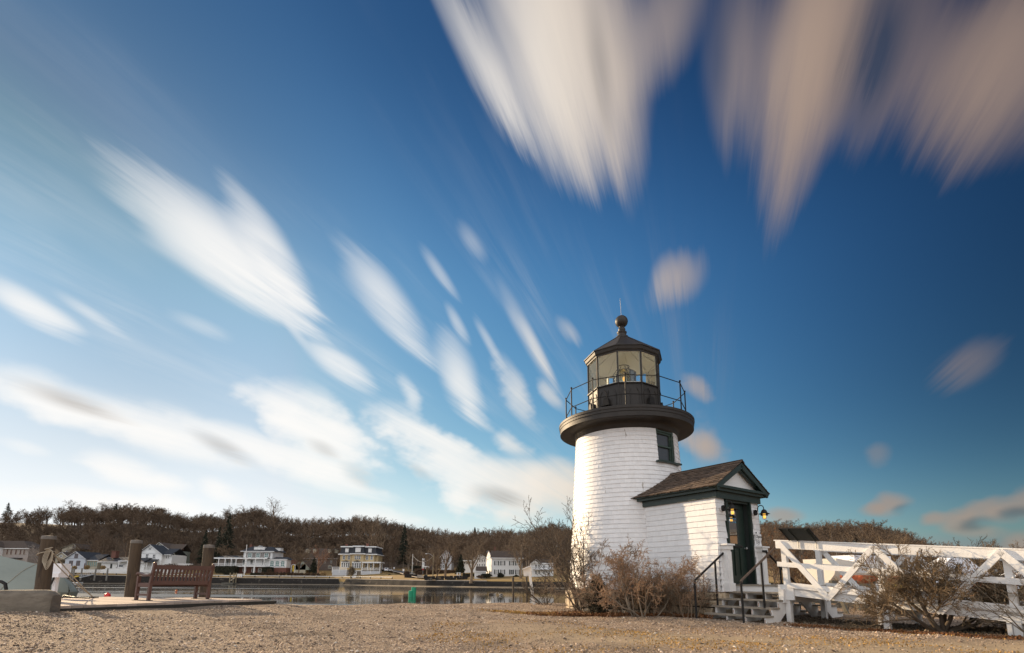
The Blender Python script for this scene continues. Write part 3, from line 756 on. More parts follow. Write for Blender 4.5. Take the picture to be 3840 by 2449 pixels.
for sg in (-1, 1):
    a, b = L(.925 + sg * HF, .20, PE - .015), L(.925, .20, PK - .045)
    sl2 = (b - a).normalized(); nn = Vector(EO).cross(sl2) * (1 if sg < 0 else -1)
    if nn.z < 0: nn = -nn
    for dp, th, w0, off in ((.05, .13, 1, .055), (.13, .05, 1, .02)):
        c0, c1 = a - nn * off, b - nn * off
        rk.prism([c0 + EO * (.02 if dp < .1 else -.05) + nn * th / 2 - sl2 * .0, c1 + EO * (.02 if dp < .1 else -.05) + nn * th / 2, c1 + EO * (.02 if dp < .1 else -.05) - nn * th / 2, c0 + EO * (.02 if dp < .1 else -.05) - nn * th / 2], -EO * dp)
    # inner moulding under the rake
    a2, b2 = L(.925 + sg * (HF - .15), .13, PE + .02), L(.925, .13, PK - .17)
    rk.bar(a2, b2, .10, .07, EO)
rk.build('gable_moulding', LH)
rf = MB().use(roofsh)
RO0, RO1 = .24, -2.62
for sg in (-1, 1):
    ev, rg_ = Vector((0, 0, PE)) , Vector((0, 0, PK))
    sv = (L(.925, 0, PK) - L(.925 + sg * HF, 0, PE)); ln = sv.length; sv.normalize()
    nn = sv.cross(EO); nn = nn if nn.z > 0 else -nn
    rows = 11; rh = ln / rows
    for i in range(-0, rows):
        o_ = RO0
        t0, t1 = i * rh - (.03 if i == 0 else 0), (i + 1) * rh
        while o_ > RO1:
            wd = rnd.uniform(.08, .17); j = rnd.uniform(-.012, .012); th = .020 + rnd.uniform(-.003, .012)
            base = L(.925 + sg * HF, 0, PE)
            P = lambda oo, t, h_: base + EO * oo + sv * t + nn * h_
            b_ = max(RO1, o_ - wd + .004)
            fr_ = P(0, t1, 0)
            if not ((fr_ + EO * ((o_ + b_) / 2) - TC).to_2d().length < trad((PE + PK) / 2) - .12):
                q = [P(o_, t0 + j, th), P(b_, t0 + j, th + rnd.uniform(-.004, .004)), P(b_, t1 + .02, .006), P(o_, t1 + .02, .006), P(o_, t0 + j, 0), P(b_, t0 + j, 0)]
                rf.add(q, [(0, 1, 2, 3), (4, 5, 1, 0), (4, 0, 3), (5, 2, 1)])
            o_ -= wd
    rf.use(darkwood); bl = L(.925 + sg * HF, 0, PE - .004)
    rf.quad(bl + EO * RO0, bl + EO * -2.3, L(.925, -2.3, PK - .006), L(.925, RO0, PK - .006)); rf.use(roofsh)
rf.bar(L(.90, RO0 + .01, PK + .012), L(.90, -2.1, PK + .012), .012, .13, EF + Vector((0, 0, .7))); rf.bar(L(.955, RO0 + .012, PK + .010), L(.955, -2.1, PK + .010), .012, .13, EF - Vector((0, 0, .7)))
rf.build('porch_roof', LH)
dfm = MB().use(green)
dfm.bar(L(.40, .0, .88), L(.40, .0, 2.999), .11, .06, EF); dfm.bar(L(1.46, .0, .88), L(1.46, .0, 2.999), .11, .06, EF)
dfm.frame(L(.93, -.01, 2.975), EF, EO, (0, 0, 1), .95, .05, .05)
dfm.use(shut)
dfm.quad(L(.452, -.02, .88), L(.452, -.30, .88), L(.452, -.30, 2.99), L(.452, -.02, 2.99)); dfm.quad(L(1.408, -.02, .88), L(1.408, -.30, .88), L(1.408, -.30, 2.99), L(1.408, -.02, 2.99)); dfm.quad(L(.45, -.02, 2.952), L(1.41, -.02, 2.952), L(1.41, -.3, 2.952), L(.45, -.3, 2.952))
dfm.frame(L(.93, -.02, .87), EF, EO, (0, 0, 1), 1.0, .3, .05)
dfm.build('door_frame', LH)
DO = -.16
dm = MB().use(green)
dm.frame(L(.585, DO, 1.92), EF, EO, (0, 0, 1), .27, .045, 2.04); dm.frame(L(1.275, DO, 1.92), EF, EO, (0, 0, 1), .27, .045, 2.04)
dm.frame(L(.93, DO, 2.895), EF, EO, (0, 0, 1), .42, .045, .09); dm.frame(L(.93, DO, 1.855), EF, EO, (0, 0, 1), .42, .045, .11); dm.frame(L(.93, DO, 1.0), EF, EO, (0, 0, 1), .42, .045, .20)
dm.frame(L(.93, DO, 1.45), EF, EO, (0, 0, 1), .06, .045, .70); dm.frame(L(.93, DO - .012, 1.45), EF, EO, (0, 0, 1), .42, .015, .72)
door = dm.build('door', LH)
MB().use(doorglass).frame(L(.93, DO - .005, 2.38), EF, EO, (0, 0, 1), .42, .01, .94).build('door_pane', door)
MB().use(steel).tube([L(1.33, DO + .03, 1.80), L(1.33, DO + .07, 1.80)], .016, 8).ball(L(1.33, DO + .09, 1.80), .03, 10, 6).build('door_knob', door, smooth=True)
text('SENTINELS', inkb, door, L(.93, DO + .002, 2.56), EF, (0, 0, 1), .066)
text('OF THE SEA', inkb, door, L(.93, DO + .002, 2.47), EF, (0, 0, 1), .060)
MB().use(darkwood).frame(L(.93, -.9, 1.9), EF, EO, (0, 0, 1), 1.6, .02, 2.1).build('inner_wall', LH)

# wall lamps, signs
def wall_lamp(f, label):
    z = 2.75
    o = L(f, .03, z); t = thing('wall_lamp', label, 'lamp', o, 'gooseneck lamps beside the lighthouse door')
    MB().use(boxp).prism([o + EF * math.cos(a) * .085 + Vector((0, 0, math.sin(a) * .085)) for a in np.linspace(0, 2 * PI, 18)[:-1]], EO * .02).build('backplate', t)
    am = MB().use(iron).prism([o + EO * .02 + EF * math.cos(a) * .062 + Vector((0, 0, math.sin(a) * .075)) for a in np.linspace(0, 2 * PI, 18)[:-1]], EO * .05)
    am.tube([o + EO * .07 + Vector((0, 0, .0)), o + EO * .10 + Vector((0, 0, .03)), o + EO * .12 + Vector((0, 0, .09))] + [o + EO * (.20 - .08 * math.cos(a)) + Vector((0, 0, .10 + .075 * math.sin(a))) for a in np.linspace(.2, PI - .1, 9)] + [o + EO * .285 + Vector((0, 0, .05))], .012, 8)
    am.build('gooseneck_arm', t, smooth=True)
    c = o + EO * .285
    sh = MB().use(iron).lathe([(.0, .06), (.03, .06), (.045, .045), (.062, .03), (.072, .0), (.085, -.03), (.135, -.055), (.142, -.063), (.13, -.06), (.07, -.03), (.0, -.02)], c, 28)
    sh.build('lamp_shade', t, smooth=True)
    cg = MB().use(iron)
    for z_ in (-.075, -.098): cg.lathe([(.052, z_ - .005), (.090, z_ - .005), (.090, z_ + .005), (.052, z_ + .005)], c, 24)
    cg.build('guard_ring', t)
    MB().use(amber).lathe([(.0, -.03), (.034, -.03), (.036, -.165), (.028, -.175), (0, -.178)], c, 16).build('bulb', t, smooth=True)
    MB().use(jar).lathe([(.05, -.04), (.052, -.15), (.045, -.185), (.025, -.20), (0, -.205)], c, 20).build('glass_jar', t, smooth=True)
wall_lamp(.20, 'lit black gooseneck lamp on the shingles left of the green door')
wall_lamp(1.63, 'lit black gooseneck lamp on the shingles right of the green door')
sp = MB().use(white).frame(L(1.73, .045, 2.12), EF, EO, (0, 0, 1), .27, .02, .15)
sgn = sp.build('open_sign', loc=L(1.73, .045, 2.12)); tag(sgn, 'small white board reading Open hung by the lighthouse door', 'sign')
for x in (-.1, .1):
    hk = MB().use(iron); hk.tube([L(1.73 + x, .03, 2.22), L(1.73 + x, .06, 2.22), L(1.73 + x, .06, 2.19)], .008, 6); hk.ball(L(1.73 + x, .06, 2.225), .013, 8, 5)
    hk.build('hook', sgn)
text('Open', ink, sgn, L(1.73, .058, 2.12), EF, (0, 0, 1), .115)
np_ = MB().use(white).frame(L(1.70, .05, 1.965), EF, EO, (0, 0, 1), .13, .012, .14)
n31 = np_.build('number_plate', loc=L(1.70, .05, 1.965)); tag(n31, 'white plate with 31 in a ring under the Open board', 'sign')
text('31', ink, n31, L(1.70, .059, 1.965), EF, (0, 0, 1), .075)
MB().use(ink).tube([L(1.70 + .052 * math.cos(a), .059, 1.965 + .056 * math.sin(a)) for a in np.linspace(0, 2 * PI, 25)], .0035, 5).build('ring', n31)

# newel posts at the door
def newel(f, zb, label):
    o = L(f, .11, zb); t = thing('newel_post', label, 'post', o, 'square white newel posts beside the door')
    MB().use(trimw).frame(L(f, .11, (zb + 1.72) / 2), EF, EO, (0, 0, 1), .18, .15, 1.72 - zb).build('shaft', t)
    cp = MB().use(trimw).frame(L(f, .11, 1.77), EF, EO, (0, 0, 1), .25, .21, .10); cp.frame(L(f, .11, 1.838), EF, EO, (0, 0, 1), .33, .27, .035); cp.build('cap', t)
    bs = MB().use(trimw).frame(L(f, .115, zb + .10), EF, EO, (0, 0, 1), .25, .20, .20); bs.build('plinth', t)
newel(.15, .71, 'square white newel post left of the green door with black handrail bracket')
newel(1.72, .71, 'square white newel post right of the green door under the Open board')

# stairs: landing in front of the door, flights to both sides
def stairs(f0, sg, label, group):
    """flight falling along sg*EF from f0"""
    run, ris, zt = .28, .163, .88
    o = L(f0 + sg * .6, .7, .1); t = thing('wooden_stairs', label, 'stairs', o, group)
    for k in range(1, 5):
        z = zt - ris * k; f = f0 + sg * (run * k)
        MB().use(treadm).frame(L(f - sg * .14, .715, z - .018), EF, EO, (0, 0, 1), .31, 1.50, .036).build('tread', t)
    for eo_ in (.05, .50, .95, 1.40):
        poly = [L(f0, eo_, zt - .04)]
        for k in range(0, 5):
            z = zt - .04 - ris * k; f = f0 + sg * run * k
            if k: poly += [L(f - sg * .025, eo_, z)]
            zn = zt - .04 - ris * (k + 1)
            poly += [L(f - sg * .025, eo_, max(zn, .07))]
        poly += [L(f0 + sg * (run * 4 - .55), eo_, .07), L(f0 - sg * .03, eo_, .50), L(f0 - sg * .03, eo_, zt - .04)]
        st = MB().use(trimw).prism(poly, EO * .042); so_ = st.build('stringer', t)
        if eo_ > .1:
            for k in range(1, 5):
                rs_ = MB().use(rusty)
                f = f0 + sg * (run * k - .024); z = zt - .04 - ris * k
                rs_.frame(L(f, eo_ + .021 + rnd.uniform(-.006, .006), z - rnd.uniform(.07, .09)), EF, EO, (0, 0, 1), .004, rnd.uniform(.010, .018), rnd.uniform(.05, .10))
                rs_.build('rust_mark', so_)
    return t
st1 = stairs(.45, -1, 'white wooden stairs with grey treads going down left from the door landing', 'stairs to the lighthouse door')
st2 = stairs(1.75, 1, 'white wooden stairs seen in shadow under the ramp, behind its first post', 'stairs to the lighthouse door')
ld = thing('landing', 'grey board landing in front of the green lighthouse door', 'landing', L(1.1, .7, .84))
dk_ = MB().use(treadm)
for k in range(8): dk_.frame(L(1.1, .10 + k * .183, .862), EF, EO, (0, 0, 1), 1.36, .178, .036)
dk_.build('deck_board', ld)
jb = MB().use(trimw)
for f in (.47, 1.1, 1.72): jb.frame(L(f, .72, .74), EF, EO, (0, 0, 1), .04, 1.40, .20)
jb.frame(L(1.1, 1.41, .735), EF, EO, (0, 0, 1), 1.22, .04, .19); jb.frame(L(1.1, .16, .42), EF, EO, (0, 0, 1), .1, .1, .8); jb.build('joist', ld)
def handrail(pts_, posts, label, m=iron, cat_loc=None):
    o = Vector(pts_[0]); t = thing('handrail', label, 'handrail', posts[0][0], 'handrails of the lighthouse stairs')
    MB().use(m).tube(pts_, .026, 10).build('rail', t, smooth=True)
    for a, b in posts: MB().use(iron).tube([a, b], .024, 10).build('rail_post', t, smooth=True)
    return t
railw = mat('worn_brown_handrail', (.085, .055, .038), .55, .3, 6., .2)
h1 = handrail([L(-1.12, .07, .10), L(-1.12, .07, .93), L(-1.10, .07, .97), L(.30, .07, 1.76), L(.38, .09, 1.79), L(.47, .24, 1.80), L(.50, .34, 1.79)][1:], [(L(-1.12, .07, .05), L(-1.12, .07, .95)), (L(-.29, .07, .38), L(-.29, .07, 1.41))], 'black handrail on the left side of the stairs, next to the shrub')
MB().use(iron).ball(L(.23, .17, 1.69), .03, 8, 6).tube([L(.23, .12, 1.66), L(.28, .10, 1.73)], .012, 6).build('bracket', h1)
h2 = handrail([L(-1.23, 1.29, .92), L(-1.20, 1.29, .97), L(.40, 1.29, 1.80)], [(L(-1.23, 1.29, .05), L(-1.23, 1.29, .95)), (L(-.40, 1.29, .38), L(-.40, 1.29, 1.37))], 'worn brown handrail on the right side of the stairs, ending at the ramp', railw)
h3 = handrail([L(1.52, .36, 1.72), L(1.60, .22, 1.73), L(1.75, .20, 1.72), L(1.85, .20, 1.68), L(3.25, .20, .84)], [(L(3.25, .20, .05), L(3.25, .20, .86)), (L(2.4, .2, .35), L(2.4, .2, 1.34))], 'black handrail sloping down behind the ramp, away from the door')
MB().use(iron).ball(L(1.78, .21, 1.60), .035, 8, 6).tube([L(1.78, .2, 1.6), L(1.80, .2, 1.69)], .012, 6).build('bracket', h3)

# ------------------------------------------------------------------ white timber ramp
BR = thing('access_ramp', 'long white timber ramp with zigzag braced sides leading to the lighthouse door', 'ramp', L(1.0, 3.3, .1))
SLP = -.0955
def bz(o): return (o - 1.45) * SLP
F1, F2 = .22, 1.78
BAY = 1.86
for F_, sg, lab in ((F1, -1, 'front'), (F2, 1, 'back')):
    for k in range(5):
        o_ = 1.50 + BAY * k
        pm = MB().use(trimw).frame(L(F_, o_, (.02 + 1.80 + bz(o_)) / 2), EF, EO, (0, 0, 1), .10, .105, 1.78 + bz(o_)); pm.build('post', BR)
        if k: 
            bk = MB().use(trimw)
            bk.frame(L(F_ + sg * .03, o_ - .09, .50 + bz(o_)), EF, EO, (0, 0, 1), .13, .06, .34)
            bk.build('post_block', BR)
    out = sg * .075
    OE = 1.38 + BAY * 4 + .2
    def lg_(z0_, hgt, th, off, a=1.36, b=OE):
        return MB().use(trimw).frame(L(F_ + off, (a + b) / 2, z0_ + bz((a + b) / 2)), EF, (EO + Vector((0, 0, SLP))).normalized(), Vector((0, 0, 1)), th, (b - a) * math.sqrt(1 + SLP ** 2), hgt)
    tr_ = lg_(1.765, .165, .04, out); tr_.build('top_rail', BR)
    cp = lg_(1.860, .024, .17, sg * .02, 1.33); cp.build('rail_cap', BR)
    lg_(1.33, .105, .04, out).build('middle_rail', BR)
    lg_(.885, .115, .04, out, 1.56).build('toe_board', BR)
    lg_(.745, .165, .05, sg * .02, 1.60).build('girder', BR)
    for k in range(4):
        oa = 1.46 + BAY * k; om = oa + BAY / 2; ob = oa + BAY
        of_ = F_ + sg * .118
        for p, q in (((oa, 1.80 + bz(oa)), (om + .0, .70 + bz(om))), ((om, .70 + bz(om)), (ob, 1.80 + bz(ob)))):
            a_, b_ = L(of_, p[0], p[1]), L(of_, q[0], q[1]); d_ = (b_ - a_).normalized()
            MB().use(trimw).bar(a_ - d_ * .02, b_ + d_ * .02, .110, .042, EF).build('brace', BR)
dk_ = MB().use(treadm)
for k in range(52):
    o_ = 1.55 + k * .145
    dk_.frame(L(1.0, o_, .865 + bz(o_)), EF, EO, (0, 0, 1), 1.50, .14, .03)
dk_.build('deck_board', BR)
cb = MB().use(trimw).frame(L(1.0, 1.46, .64), EF, EO, (0, 0, 1), 1.9, .06, .30)
for k in range(1, 5): cb.frame(L(1.0, 1.50 + BAY * k + .09, .56 + bz(1.5 + BAY * k)), EF, EO, (0, 0, 1), 1.5, .05, .16)
cb.build('cross_beam', BR)
bkt = MB().use(trimw).frame(L(.16, 1.50, .72), EF, EO, (0, 0, 1), .05, .34, .33); bkt.build('bracket_plate', BR)
# slanted display panel on the near rail, seen from below
IP = thing('display_panel', 'dark tilted display panel on brackets over the ramp rail', 'sign', L(.12, 2.0, 1.84))
a, b = L(.10, 1.70, 1.845), L(.10, 2.32, 1.80)
up_ = (-EF * .40 + Vector((0, 0, .245)))
nn = up_.cross(b - a).normalized()
MB().use(shut).prism([a, b, b + up_, a + up_], nn * .014).build('panel_board', IP)
fr = MB().use(iron)
for p, q in ((a, a + up_), (b, b + up_), (a + up_, b + up_)): fr.bar(p, q, .02, .02)
fr.build('panel_edge', IP)
for q in (.28, .88):
    m_ = MB().use(shut); p = a.lerp(b, q)
    m_.bar(p + up_ * .95 - nn * .02, p - Vector((0, 0, .01)), .022, .02); m_.use(steel).bar(p + Vector((0, 0, .0)) - EF * .0, p - Vector((0, 0, .16)) + EF * .0, .022, .012); m_.build('bracket', IP)

# ------------------------------------------------------------------ dock, bench, pilings and gear on the left
DKZ = .41
dk = thing('dock', 'sunlit plank dock edged with dark timber at the river bank', 'dock', (-9.5, 14.5, DKZ))
DW = Vector((math.sin(R(24)), math.cos(R(24)), 0)); DD = Vector((-DW.y, DW.x, 0))
tip = atz(986, 2247, DKZ)
ep = MB().use(dockm)
for k in range(25):      # planks run across the dock
    a = tip - DW * (.02 + k * .205); 
    ep.prism([a + Vector((0, 0, -.05)), a - DW * .197 + Vector((0, 0, -.05)), a - DW * .197 + DD * 2.95 + Vector((0, 0, -.05)), a + DD * (2.95 + rnd.uniform(-.03, .03)) + Vector((0, 0, -.05))], (0, 0, .05))
    if k > 3: ep.prism([a + DD * 2.96 + Vector((0, 0, -.05)), a - DW * .197 + DD * 2.96 + Vector((0, 0, -.05)), a - DW * .197 + DD * 5.4 + Vector((0, 0, -.05)), a + DD * 5.4 + Vector((0, 0, -.05))], (0, 0, .05))
ep.build('plank', dk)
eb = MB().use(darkwood)
eb.bar(tip + DW * .35 - DD * .05 + Vector((0, 0, -.10)), tip - DW * 5.05 - DD * .05 + Vector((0, 0, -.10)), .17, .10); eb.bar(tip + DW * .03 + DD * .0 + Vector((0, 0, -.11)), tip + DW * .03 + DD * 2.9 + Vector((0, 0, -.11)), .16, .06); eb.build('edge_timber', dk)
fb = MB().use(darkwood)
for k in range(3): fb.frame(tip - DW * (.8 + 1.8 * k) + DD * 1.7 + Vector((0, 0, -.7)), DW, DD, (0, 0, 1), .3, 2.6, 1.2)
fb.build('float', dk)
pl = MB().use(dockm)
a = atz(322, 2274, .37); pl.bar(a, a - DW * .8 + Vector((0, 0, -.01)), .14, .04); o = pl.build('loose_board', loc=a); tag(o, 'short grey boards lying against the dock edge by the concrete block', 'boards')

def bench():
    A = atz(551, 2253, DKZ); Wd = Vector((math.sin(R(29)), math.cos(R(29)), 0)); Df = Vector((-Wd.y, Wd.x, 0)); Z = Vector((0, 0, 1))
    t = thing('park_bench', 'brown slatted wooden bench facing the river on the plank dock', 'bench', A + Wd * .77 + Df * .3)
    def p(a, b, z): return A + Wd * a + Df * b + Z * z
    WB = 1.54
    for a in (.03, WB - .03):
        lg = MB().use(benchm); lg.bar(p(a, .0, 0), p(a, .0, .42), .07, .065, Wd); lg.bar(p(a, .0, .41), p(a, -.10, .90), .07, .06, Wd); lg.ball(p(a, -.102, .905), .040, 10, 6); lg.build('rear_leg', t)
        l2 = MB().use(benchm); l2.bar(p(a, .56, 0), p(a, .56, .60), .07, .07, Wd); l2.build('front_leg', t)
        ar = MB().use(benchm)
        q = [p(a, -.05, .645), p(a, .1, .62), p(a, .25, .61), p(a, .40, .635), p(a, .52, .672), p(a, .60, .675), p(a, .64, .64)]
        for i in range(len(q) - 1): ar.bar(q[i], q[i + 1] + (q[i + 1] - q[i]).normalized() * .006, .085, .045, Wd if False else (0, 0, 1))
        ar.build('armrest', t)
        sr = MB().use(benchm).bar(p(a, .0, .14), p(a, .56, .14), .045, .05); sr.bar(p(a, .0, .37), p(a, .56, .385), .05, .09)
        sr.build('side_rail', t)
        bp = MB().use(darkwood).frame(p(a, .28, .006), Df, Wd, Z, .78, .10, .012); bp.build('foot_pad', t)
    br = MB().use(benchm).bar(p(.03, -.085, .82), p(WB - .03, -.085, .82), .04, .11, Z); br.build('top_rail', t)
    MB().use(benchm).bar(p(.03, -.0, .435), p(WB - .03, -.0, .435), .045, .10, Z).build('bottom_rail', t)
    for k in range(15):
        a = .13 + k * (WB - .26) / 14
        MB().use(benchm).bar(p(a, -.01, .47), p(a, -.078, .78), .050, .022, Wd if False else Df).build('back_slat', t)
    for k in range(6): MB().use(benchm).frame(p(WB / 2, .07 + k * .092, .425 - .012 * math.sin(k / 5 * PI)), Wd, Df, Z, WB - .08, .078, .025).build('seat_slat', t)
    MB().use(benchm).bar(p(.03, .56, .385), p(WB - .03, .56, .385), .04, .08, Z).build('front_rail', t)
bench()

def piling(base, top, r, label, lean=(0, 0)):
    b = Vector(base); t = thing('piling', label, 'piling', b, 'thick wooden pilings along the dock')
    n = 20; prof = []
    H = top - b.z
    vs = []; fs = []; rows = [0, .12, .3, .5, .7, .86, .975]
    ph = [rnd.uniform(0, 6) for _ in range(3)]
    for i, q in enumerate(rows):
        for k in range(n):
            a = 2 * PI * k / n; rr = r * (1 + .025 * math.sin(3 * a + ph[0]) + .02 * math.sin(7 * a + ph[1] + q * 1.5)) * (1.03 - .05 * q)
            vs.append(b + Vector((rr * math.cos(a) + lean[0] * q, rr * math.sin(a) + lean[1] * q, H * q)))
    for i in range(len(rows) - 1): fs += [(i * n + k, i * n + (k + 1) % n, (i + 1) * n + (k + 1) % n, (i + 1) * n + k) for k in range(n)]
    m_ = MB().use(wood).add(vs, fs); m_.build('shaft', t, smooth=True)
    cp = MB().use(woodtop); cvs = []
    for zz, rk in ((.970, 1.012), (.99, .99), (1.0, .93)):
        for k in range(n):
            a = 2 * PI * k / n; wob = 1 + .025 * math.sin(3 * a + ph[0])
            cvs.append(b + Vector((r * rk * wob * math.cos(a) + lean[0] * zz, r * rk * wob * math.sin(a) + lean[1] * zz, H * zz + (rnd.uniform(-.012, .006) if zz < .95 else 0))))
    cvs.append(b + Vector((lean[0], lean[1], H * 1.005)))
    cp.add(cvs, [(i * n + k, i * n + (k + 1) % n, (i + 1) * n + (k + 1) % n, (i + 1) * n + k) for i in range(2) for k in range(n)] + [(2 * n + k, 2 * n + (k + 1) % n, 3 * n) for k in range(n)])
    cp.build('worn_top', t)
    return t
p1 = at(158, 2215, 13.); P1 = Vector((p1.x, 13, -.9)); t1 = at(184, 2010, 13.)
piling((p1.x + .06, 13., -.9), t1.z, .150, 'tall wooden piling with a coil of rope hung on it', (t1.x - p1.x - .06, 0))
q1 = at(487, 2237, 16.3); q2 = at(513, 2026, 16.3); piling((q1.x + .05, 16.3, -1.2), q2.z, .162, 'weathered piling with a dark stain left of the brown bench', (q2.x - q1.x - .05, 0))
q1 = at(766, 2232, 18.4); q2 = at(785, 2044, 18.4); piling((q1.x + .04, 18.4, -1.4), q2.z, .178, 'mossy piling standing behind the right end of the brown bench', (q2.x - q1.x - .04, 0))
# rope coil and mooring lines
rc = thing('rope_coil', 'coil of tan rope hanging on the tallest piling', 'rope', at(180, 2080, 12.75))
m_ = MB().use(ropem)
for k in range(5):
    c = at(176 + k * 2.0, 2086 + k * 3.5, 12.80 - .012 * k); 
    m_.tube([c + Vector((math.sin(a) * (.095 - .008 * k) + math.cos(a) * .03, -.03 * math.cos(a * 2) * .3, math.cos(a) * (.175 + .012 * k))) for a in np.linspace(0, 2 * PI, 26)], .008, 6)
m_.build('loop', rc, smooth=True)
m_ = MB().use(ropem)
c0 = Vector((t1.x, 13, at(150, 2075, 13).z)); 
m_.tube([c0 + Vector((.165 * math.cos(a), .165 * math.sin(a), .05 * math.cos(a))) for a in np.linspace(0, 2 * PI, 24)], .012, 6); m_.tube([at(168, 2060, 12.78), at(190, 2055, 12.75), at(197, 2053, 12.74)], .012, 6); m_.build('hitch', rc, smooth=True)
def line(a, b, sag, r, label, knot=None, n=14):
    pts_ = [a.lerp(b, i / n) - Vector((0, 0, sag * 4 * (i / n) * (1 - i / n))) for i in range(n + 1)]
    m_ = MB().use(ropem).tube(pts_, r, 6)
    if knot is not None: m_.ball(a.lerp(b, knot), .032, 8, 6, (1, 1, 1.4)); m_.tube([a.lerp(b, knot) + Vector((.03 * math.cos(q), .02, .04 * math.sin(q))) for q in np.linspace(0, 6.3, 12)], .010, 5)
    o = m_.build('mooring_line', loc=a, smooth=True); return tag(o, label, 'rope', 'mooring lines from the tall piling')
line(at(200, 2075, 12.9), atz(348, 2239, DKZ + .02), .03, .013, 'knotted upper mooring line running from the tall piling to the dock', .11)
line(at(196, 2100, 12.9), atz(352, 2240, DKZ + .02), .05, .012, 'plain lower mooring line running from the tall piling to the dock')
cl_ = MB().use(iron).frame(atz(352, 2240, DKZ + .03), DW, DD, (0, 0, 1), .22, .04, .03).frame(atz(352, 2240, DKZ + .015), DW, DD, (0, 0, 1), .06, .04, .04); o = cl_.build('dock_cleat', loc=atz(352, 2240, DKZ)); tag(o, 'small black cleat on the dock holding the mooring lines', 'cleat')
# utility pedestal
ub = atz(206, 2243, DKZ); ut = thing('power_pedestal', 'white metal power pedestal on a post beside the tall piling', 'pedestal', ub)
yy = ub.y; TL, BRr = at(195, 2113, yy), at(246, 2165, yy)
cx, cz = (TL.x + BRr.x) / 2, (TL.z + BRr.z) / 2; wx, wz = BRr.x - TL.x, TL.z - BRr.z
b_ = MB().use(boxp).frame((cx, yy, cz + wz * .14), (1, -.15, 0), (.15, 1, 0), (0, 0, 1), wx * .98, .26, wz * .70); b_.frame((cx - .01, yy - .01, cz - wz * .36), (1, -.15, 0), (.15, 1, 0), (0, 0, 1), wx * .95, .30, wz * .30); b_.build('housing', ut)
MB().use(boxp).frame((cx - .03, yy, (ub.z + BRr.z) / 2), (1, -.15, 0), (.15, 1, 0), (0, 0, 1), .10, .09, BRr.z - ub.z).build('post', ut)
MB().use(iron).tube([(cx - .05, yy - .06, BRr.z), (cx - .05, yy - .10, BRr.z - .15), (cx - .13, yy - .10, BRr.z - .3), (cx - .12, yy - .08, ub.z + .12), (cx - .04, yy - .08, ub.z + .03)], .02, 8).build('cable', ut, smooth=True)
hs = MB().use(iron).tube([ub + Vector((.06, -.05, .04)), atz(258, 2240, DKZ + .02), atz(300, 2241, DKZ + .02), atz(335, 2243, DKZ + .015)], .018, 8); hs.tube([ub + Vector((.1, .1, .02)), atz(240, 2232, DKZ + .04), atz(280, 2238, DKZ + .02)], .015, 8); o = hs.build('shore_cable', loc=ub, smooth=True); tag(o, 'black cables running over the dock from the white pedestal', 'cable')
# concrete block, pipe hoop
def cblock():
    p0 = atz(183, 2290, .36); ax = Vector((-.93, -.37, 0)); bx = Vector((-.37, .93, 0))
    prof = [(0, 0), (.0, .30), (.05, .38), (.14, .415), (.34, .42), (.46, .39), (.52, .32), (.53, 0)]
    vs = []; n = len(prof); st_ = [0, .02, .07, .16, .4, .7, 1.0, 1.4, 1.8, 2.4]
    for i, s_ in enumerate(st_):
        sh_ = 1 - .20 * max(0, 1 - s_ / .12) ** 2
        for b_, z in prof:
            vs.append(p0 + ax * s_ + bx * (.265 + (b_ - .265) * (1 - .12 * max(0, 1 - s_ / .12) ** 2)) + Vector((0, 0, z * sh_ - .06 + rnd.uniform(-.008, .008))) + bx * rnd.uniform(-.008, .008))
    fs = [(i * n + k, i * n + k + 1, (i + 1) * n + k + 1, (i + 1) * n + k) for i in range(len(st_) - 1) for k in range(n - 1)] + [tuple(range(n))]
    m_ = MB().use(concrete).add(vs, fs); o = m_.build('concrete_block', loc=p0, smooth=True); tag(o, 'long weathered concrete block with rounded top at the dock end', 'block')
cblock()
a = at(6, 2230, 12.2)
hp = MB().use(iron).tube([a + Vector((.08, 0, -.25)), a + Vector((.08, 0, .12)), a + Vector((.04, 0, .24)), a + Vector((-.06, 0, .29)), a + Vector((-.3, .05, .30)), a + Vector((-.6, .1, .28))], .035, 10); o = hp.build('pipe_hoop', loc=a, smooth=True); tag(o, 'bent black pipe rail behind the concrete block', 'rail')
